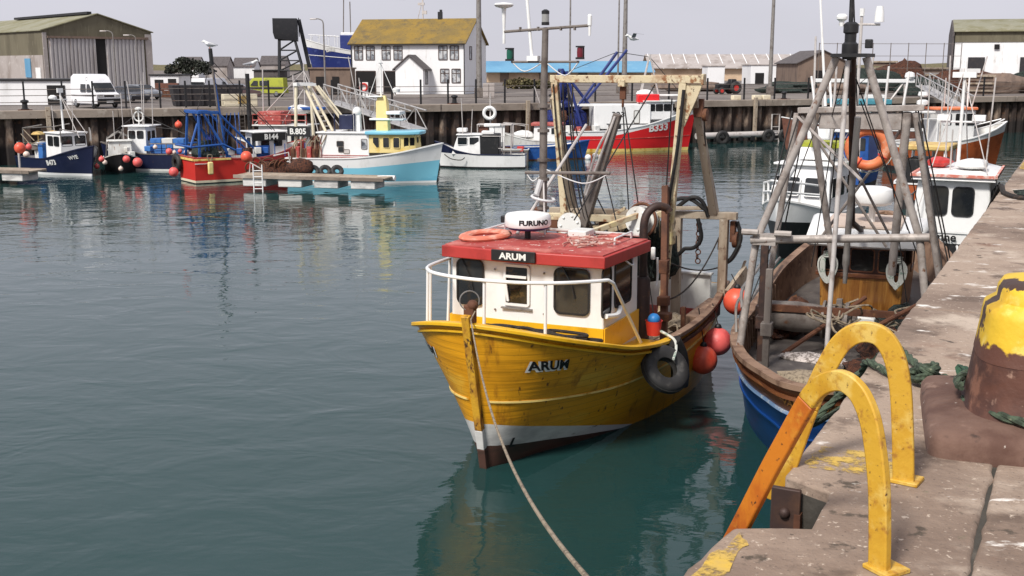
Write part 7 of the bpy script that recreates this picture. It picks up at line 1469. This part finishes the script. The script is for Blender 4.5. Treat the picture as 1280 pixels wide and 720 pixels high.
# blue ship on the slip
t = thing('hauled_out_ship', 'deep blue fishing ship hauled out on the slip behind the white house', 'ship', (-20.6, 158, 6.9), 180)
h = Hull(-8, 8, [(0, 1.8), (.3, 2.4), (.6, 2.3), (.85, 1.3), (1, .08)], [(0, .6), (.3, 1.7), (.6, 1.5), (.85, .4), (1, .05)], [(0, 2.2), (.5, 2.3), (.75, 2.9), (1, 4.0)], rake=1.4, srake=.8, zb=-1.6)
h.build([(-.1, m['antifoul']), (.12, m['white']), (lambda t_: 1.9 + max(0, t_ - .6) * 2.6, m['trawlerblue']), (None, m['white'])], t, 1.8, m['white'], m['deckg'], m['white'], .14, n=22)
h.strake(lambda t_: 1.15 + max(0, t_ - .4) * 1.2, m['white'], t, .05, .07, 'white_line'); MB().box((1.2, 0, 3.2), (3.4, 2.8, 2.6)).build('wheelhouse', m['trawlerblue'], t, .06); MB().box((1.6, 0, 4.6), (2.4, 2.2, .5)).build('wheelhouse_roof', m['whitepl'], t, .05)
h.letters('registration', 'B78', .8, 4.2, 2.3, 1, m['inkw'], t, .1, .05, .02)
each('rail_post', [[(x, y, 3.0), (x, y, 4.5)] for x in (3.6, 4.8, 6.0, 7.0) for y in ((-1.2, 1.2) if x < 6 else (-.5, .5))], .05, 'white', t); tubes('rail', [[(3.0, 1.4, 4.3), (6, .9, 4.5), (7.4, 0, 4.6), (6, -.9, 4.5), (3.0, -1.4, 4.3)]], .05, 'white', t)
each('mast_pole', [[(2.6, 0, 4.8), (2.4, 0, 10.5)], [(1.6, 0, 4.8), (1.6, 0, 9.0)], [(2.2, 0, 9.5), (-6, 0, 9.3)]], .07, 'steelgrey', t)
for x in (-6, -2, 2, 5): MB().box((x, 0, -2.2), (.6, 3.0, 1.4)).build('cradle_block', m['brown'], t, .03)
MB().box((-1, 0, -2.6), (15, 3.4, .5)).build('cradle_beam', m['brown'], t, .03)
# fences
t = thing('quay_fence', 'long black post and rail fence along the far quay edge', 'fence', farpt(600, 1.3), FANG)
def fl(px, off=1.3): p = farpt(px, off) - t.location; return Vector((p.dot(FD), p.dot(FN), 0))
for px in (30, 78, 116, 157, 200, 232, 262, 300, 336, 372, 415, 452, 490, 526, 560, 595, 631, 668, 706, 744, 790, 836, 884, 930, 968, 1010, 1060, 1130, 1229):
    p = fl(px); MB().bar(p, p + Vector((0, 0, 2.1)), .13, .13, (0, 1, 0)).build('post', m['black'], t)
for z in (.55, 1.05, 1.5):
    MB().bar(fl(-30) + Vector((0, 0, z)), fl(1300) + Vector((0, 0, z)), .04, .05).build('rail', m['steelgrey'], t)
t = thing('mesh_fence', 'tall grey mesh fence in front of the piled gear on the right', 'fence', at(1100, 134), 4)
for k in range(9): x = lerp(-7.6, 9.5, k / 8); MB().tube((x, 0, 0), (x, 0, 5.9), .05, n=6).build('post', m['steelgrey'], t)
for z in (.3, 1.6, 3.0, 4.4, 5.8): MB().tube((-7.6, 0, z), (9.5, 0, z), .03, n=5).build('rail', m['steelgrey'], t)
# heaps and gear in the right yard
for k, (px, Y, d, mt, lb) in enumerate(((1085, 142, (7, 3, 3.2), 'net', 'grey green net heap behind the left end of the mesh fence'), (1128, 146, (6, 3, 4.4), 'netb', 'tall dark gear heap in the middle behind the mesh fence'), (1150, 128, (6, 3, 2.2), 'net', 'low dark gear heap at the right end of the mesh fence'), (1205, 140, (9, 3, 3.0), 'netb', 'brown gear heap before the left door of the warehouse'), (1250, 138, (8, 3, 2.6), 'shed', 'pale brown gear heap before the warehouse white wall'), (1290, 140, (6, 3, 3.2), 'net', 'dark gear heap at the right picture edge'), (1050, 132, (6, 2.6, 1.7), 'shed', 'low brown gear heap left of the mesh fence'), (985, 140, (7, 3, 1.5), 'net', 'low dark gear heap near the lone lamp post'), (865, 150, (9, 3, 1.4), 'shed', 'low brown gear heap above the red trawler B333'))):
    o = MB().blob((0, 0, 0), d, 26, .2, k + 20).build('gear_heap', m[mt]); tag(o, lb, 'fishing gear', 'heaps of gear in the right yard'); o.location = at(px, Y) + Vector((0, 0, d[2] * .36))
g = random.Random(8)
for k, (px, Y, n, lb) in enumerate(((1102, 150, 5, 'stack of pale pallets behind the mesh fence'), (1165, 150, 4, 'stack of pale pallets right of the mesh fence'), (1222, 134, 3, 'stack of pallets by the brown gear heap'))):
    t = thing('pallet_stack', lb, 'pallets', at(px, Y), g.uniform(-15, 15), 'pallet stacks in the right yard')
    for j in range(n): MB().box((0, 0, .4 + j * .85), (3.4, 1.6, .22)).build('pallet', m['gantryw'], t, .01); MB().box((0, 0, .1 + j * .85), (3.0, 1.2, .5)).build('bearer', m['shed'], t)
t = thing('tractor', 'small dark tractor with red wheel on the quay right of the red trawler', 'tractor', at(910, 133), 200)
mb = MB(); mb.box((.8, 0, .9), (1.6, .7, .7)); mb.box((-.5, 0, 1.2), (.9, 1.0, 1.1), taper=.8); mb.build('body', m['black'], t, .08)
for x, y, r in ((-.6, .7, .75), (-.6, -.7, .75), (1.2, .6, .42), (1.2, -.6, .42)):
    o = MB().torus((x, y, r), (0, 1, 0), r * .7, r * .3, 22, 8).build('wheel', m['tyre'], t); MB().lathe([(r * .5, -.1), (r * .5, .1)], (x, y, r), 16, (0, 1, 0)).build('rim', m['redpl'], o)
# small things on the far quay edge
bg_ = 'small dark bollards on the far quay'
for px, lb in ((30, 'dark quay bollard at the far left by the first fence post'), (568, 'dark quay bollard below the right end of the white house'), (690, 'dark quay bollard behind the mast of the yellow trawler'), (980, 'dark quay bollard right of the lone lamp post')):
    t = thing('quay_bollard', lb, 'bollard', farpt(px, .65), FANG, bg_); MB().lathe([(.3, 0), (.3, .1), (.2, .15), (.18, .5), (.3, .6), (.28, .72), (.1, .78)], n=14).build('head', m['black'], t); MB().box((0, 0, .02), (1.0, .8, .06)).build('base_plate', m['rusty'], t)
for px, lb in ((920, 'pale block left of three on the quay right of the red trawler'), (946, 'pale block in the middle of three on the quay'), (957, 'pale block right of three on the quay by the lone lamp post')):
    o = MB().box((0, 0, .22), (.9, .5, .44)).build('edge_block', m['cream_p'], None, .04); tag(o, lb, 'block', 'pale blocks on the far quay edge'); o.location = farpt(px, .8); o.rotation_euler = (0, 0, R(FANG))
t = thing('electric_cabinet', 'pale electric cabinet at the foot of the thick lamp post', 'cabinet', at(611, 117), 0); MB().box((0, 0, .75), (1.2, .5, 1.5)).build('housing', m['greywall'], t, .03); MB().box((0, -.26, .75), (.03, .03, 1.3)).build('door_gap', m['dark'], t)
t = thing('life_ring_post', 'red life ring on a white post in front of the garage doors', 'life ring', at(455, 117), 0); MB().box((0, 0, .8), (.9, .12, 1.6)).build('board', m['whitepl'], t, .02); MB().torus((0, -.15, 1.1), (0, 1, 0), .36, .1, 22, 8).build('ring', m['redpl'], t)
t = thing('tan_block', 'cream painted concrete block with tan panel on the quay edge', 'block', farpt(299, 2.2), FANG); MB().box((0, 0, .5), (2.7, 1.2, 1.0)).build('block', m['cream_p'], t, .04); MB().box((.2, -.61, .55), (.8, .04, .6)).build('panel', m['tan'], t)
t = thing('skip', 'black skip container on the quay left of the blue gantry', 'skip', farpt(258, 6), FANG)
MB().loft([[(-2.6, -1, 0), (2.6, -1, 0), (2.6, 1, 0), (-2.6, 1, 0)], [(-2.9, -1.1, 1.7), (2.9, -1.1, 1.7), (2.9, 1.1, 1.7), (-2.9, 1.1, 1.7)]]).build('body', m['skip'], t, .03)
for k in range(6): MB().box((-2.4 + k * .96, -1.1, .85), (.12, .12, 1.6)).build('rib', m['skip'], t)
for px, lb in ((204, 'rusty crate stack by the white hut'), (216, 'brown pallet crate right of the rusty crate stack')):
    t = thing('crate_stack', lb, 'crates', at(px, 118), 5, 'crate stacks by the white hut')
    for j in range(2): MB().box((0, 0, .4 + j * .75), (1.3, 1.0, .7)).build('crate', m['brown' if j else 'rusty'], t, .02)
# aluminium gangways
def gangway(a, b_, w_, hgt, label):
    a, b_ = Vector(a), Vector(b_); t = thing('gangway', label, 'gangway', a, 0); d = b_ - a; n = 9; s_ = Vector((-d.y, d.x, 0)).normalized() * (w_ / 2); up = Vector((0, 0, hgt))
    MB().bar(Vector((0, 0, 0)), d, w_, .1).build('walkway', m['alu'], t)
    for k in (-1, 1):
        o = s_ * k; mb = MB(); mb.tube(o, d + o, .06, n=6); mb.tube(o + up, d + o + up, .06, n=6); mb.build('chord', m['alu'], t)
        mb = MB()
        for i in range(n):
            p, q = o + d * (i / n), o + d * ((i + 1) / n); mb.tube(p, p + up, .045, n=5); mb.tube(p, q + up, .035, n=5) if i % 2 else mb.tube(p + up, q, .035, n=5)
        mb.build('lattice_side', m['alu'], t)
p = farpt(414, .2, 4.4); gangway(p, V(524, 162, 82), 1.3, 1.35, 'long aluminium lattice gangway sloping down behind the light blue trawler')
p = farpt(1152, .2, 5.2); gangway(p, V(1207, 138, 105), 1.3, 1.3, 'aluminium lattice gangway sloping down at the right in front of the warehouse')
# vehicles
def vehicle(label, px, Y, deg, prof, glassp, L_, w_, mat, cat, wr=.33, wx=(-1.35, 1.35), name='car', hood=None):
    """prof: side outline of the body; glassp: list of (x0,z0,x1,z1,x2,z2,x3,z3) side windows"""
    t = thing(name, label, cat, at(px, Y), deg); mb = MB(); hw = w_ / 2
    zs = [z for x, z in prof]; zm = max(zs); belt = glassp[0][1]
    ring = lambda y, k: [(x, y * (1 - .16 * max(0, (z - belt) / (zm - belt))) * 1, z if k == 1 else lerp(.7, z, k)) for x, z in prof]
    rings = [ring(-hw, .93), ring(-hw * .97, 1), ring(hw * .97, 1), ring(hw, .93)]; mb.loft(rings); mb.build('body', m[mat], t, .04)
    for sd in (1, -1):
        for q in glassp:
            pts = [Vector((q[i], sd * (hw * (1 - .16 * max(0, (q[i + 1] - belt) / (zm - belt))) + .012), q[i + 1])) for i in (0, 2, 4, 6)]
            mb = MB(); mb.add(pts if sd < 0 else pts[::-1], [(0, 1, 2, 3)]); mb.build('side_window', m['glass'], t)
        for x in wx:
            o = MB().torus((x, sd * (hw - .1), wr), (0, 1, 0), wr * .72, wr * .28, 20, 8).build('wheel', m['tyre'], t); MB().lathe([(wr * .5, -.08), (wr * .55, .08), (.05, .1)], (x, sd * (hw - .08), wr), 14, (0, sd, 0)).build('rim', m['cars'], o)
    return t, hw
vprof = [(-2.3, .35), (2.25, .35), (2.35, .8), (2.3, 1.05), (1.75, 1.22), (1.15, 1.95), (.9, 2.35), (.4, 2.6), (-1.9, 2.62), (-2.3, 2.4)]
t, hw = vehicle('white high roofed van parked on the quay in front of the hangar', 120, 89.5, -44, vprof, [(.55, 1.25, 1.45, 1.25, .98, 1.85, .55, 1.85), (-.5, 1.25, .35, 1.25, .35, 1.85, -.5, 1.85)], 4.6, 1.9, 'vanw', 'van', .36, (-1.45, 1.5), 'van')
mb = MB(); mb.add([(1.73, -.82, 1.27), (1.73, .82, 1.27), (1.2, .76, 1.93), (1.2, -.76, 1.93)], [(0, 1, 2, 3)]); mb.v = [(x + .035, y, z + .02) for x, y, z in mb.v]; mb.build('windscreen', m['glass'], t)
MB().box((2.33, 0, .55), (.16, 1.86, .42)).build('bumper', m['bumper'], t, .04); MB().box((2.42, 0, .52), (.02, .55, .14)).build('number_plate', m['whitepl'], t)
for y in (-.68, .68): MB().box((2.3, y, .95), (.12, .38, .2)).build('headlamp', m['lamp'], t, .03)
MB().box((2.34, 0, .95), (.04, .8, .14)).build('grille', m['bumper'], t); MB().box((0, -hw - .01, .98), (4.2, .02, .05)).build('side_stripe', m['bumper'], t); window((.45, -.81, 2.25), (1, 0, 0), (0, .1, 1), .22, .22, t, .04, .03, m['black'], m['glass'], 'roof_vent')
cprof = [(-2.15, .3), (2.1, .3), (2.2, .6), (2.1, .82), (1.1, .98), (.35, 1.42), (-1.5, 1.45), (-2.1, 1.0), (-2.2, .7)]
cgl = [(.1, .98, .98, .98, .3, 1.34, .1, 1.36), (-.9, .98, .0, .98, .0, 1.36, -.9, 1.38), (-1.85, 1.0, -1.0, .98, -1.0, 1.38, -1.45, 1.36)]
def car(label, px, Y, deg, mat):
    t, hw = vehicle(label, px, Y, deg, cprof, cgl, 4.3, 1.75, mat, 'car', .32, (-1.3, 1.35), 'parked_car')
    mb = MB(); mb.add([(1.08, -.7, 1.02), (1.08, .7, 1.02), (.42, .62, 1.42), (.42, -.62, 1.42)], [(0, 1, 2, 3)]); mb.v = [(x + .02, y, z + .015) for x, y, z in mb.v]; mb.build('windscreen', m['glass'], t)
    mb = MB(); mb.add([(-2.08, .66, 1.02), (-2.08, -.66, 1.02), (-1.56, -.6, 1.42), (-1.56, .6, 1.42)], [(0, 1, 2, 3)]); mb.v = [(x - .03, y, z + .01) for x, y, z in mb.v]; mb.build('rear_window', m['glass'], t)
    for y in (-.62, .62): MB().box((2.12, y, .7), (.1, .36, .14)).build('headlamp', m['lamp'], t, .02); MB().box((-2.16, y, .8), (.06, .3, .16)).build('tail_lamp', m['redpl'], t, .02)
    t['group'] = 'cars parked in the harbour yard'; return t
car('dark grey estate car parked right of the white van', 164, 103, -48, 'carg'); car('silver car parked behind the dark grey estate car', 178, 112, -40, 'cars'); car('pale silver car on the quay behind the blue derricks', 285, 116, -160, 'cars'); car('maroon car right of the pale silver car', 299, 112, 10, 'carr')
car('fluorescent yellow car farther back, left of the black tower', 326, 135, 185, 'hivis')
t, hw = vehicle('white van seen from behind on the quay by the blue gantry', 266, 110, 70, vprof[:6] + [(1.0, 2.1), (-2.2, 2.1)], [(.55, 1.25, 1.35, 1.25, .98, 1.75, .55, 1.75)], 4.6, 1.8, 'vanw', 'van', .34, (-1.45, 1.5), 'van'); MB().box((-2.32, 0, 1.5), (.03, 1.4, .5)).build('rear_window', m['glass'], t); MB().box((-2.36, 0, .5), (.14, 1.8, .3)).build('bumper', m['bumper'], t, .03)
t, hw = vehicle('fluorescent yellow van with dark stripe, left of the black tower', 332, 122, 175, vprof[:6] + [(1.0, 2.0), (-2.2, 2.0)], [(.55, 1.2, 1.35, 1.2, .98, 1.7, .55, 1.7), (-.6, 1.2, .35, 1.2, .35, 1.7, -.6, 1.7)], 4.6, 1.8, 'hivis', 'van', .34, (-1.45, 1.5), 'van'); MB().box((0, 0, .95), (4.3, 1.84, .22)).build('dark_stripe', m['bumper'], t, .02)
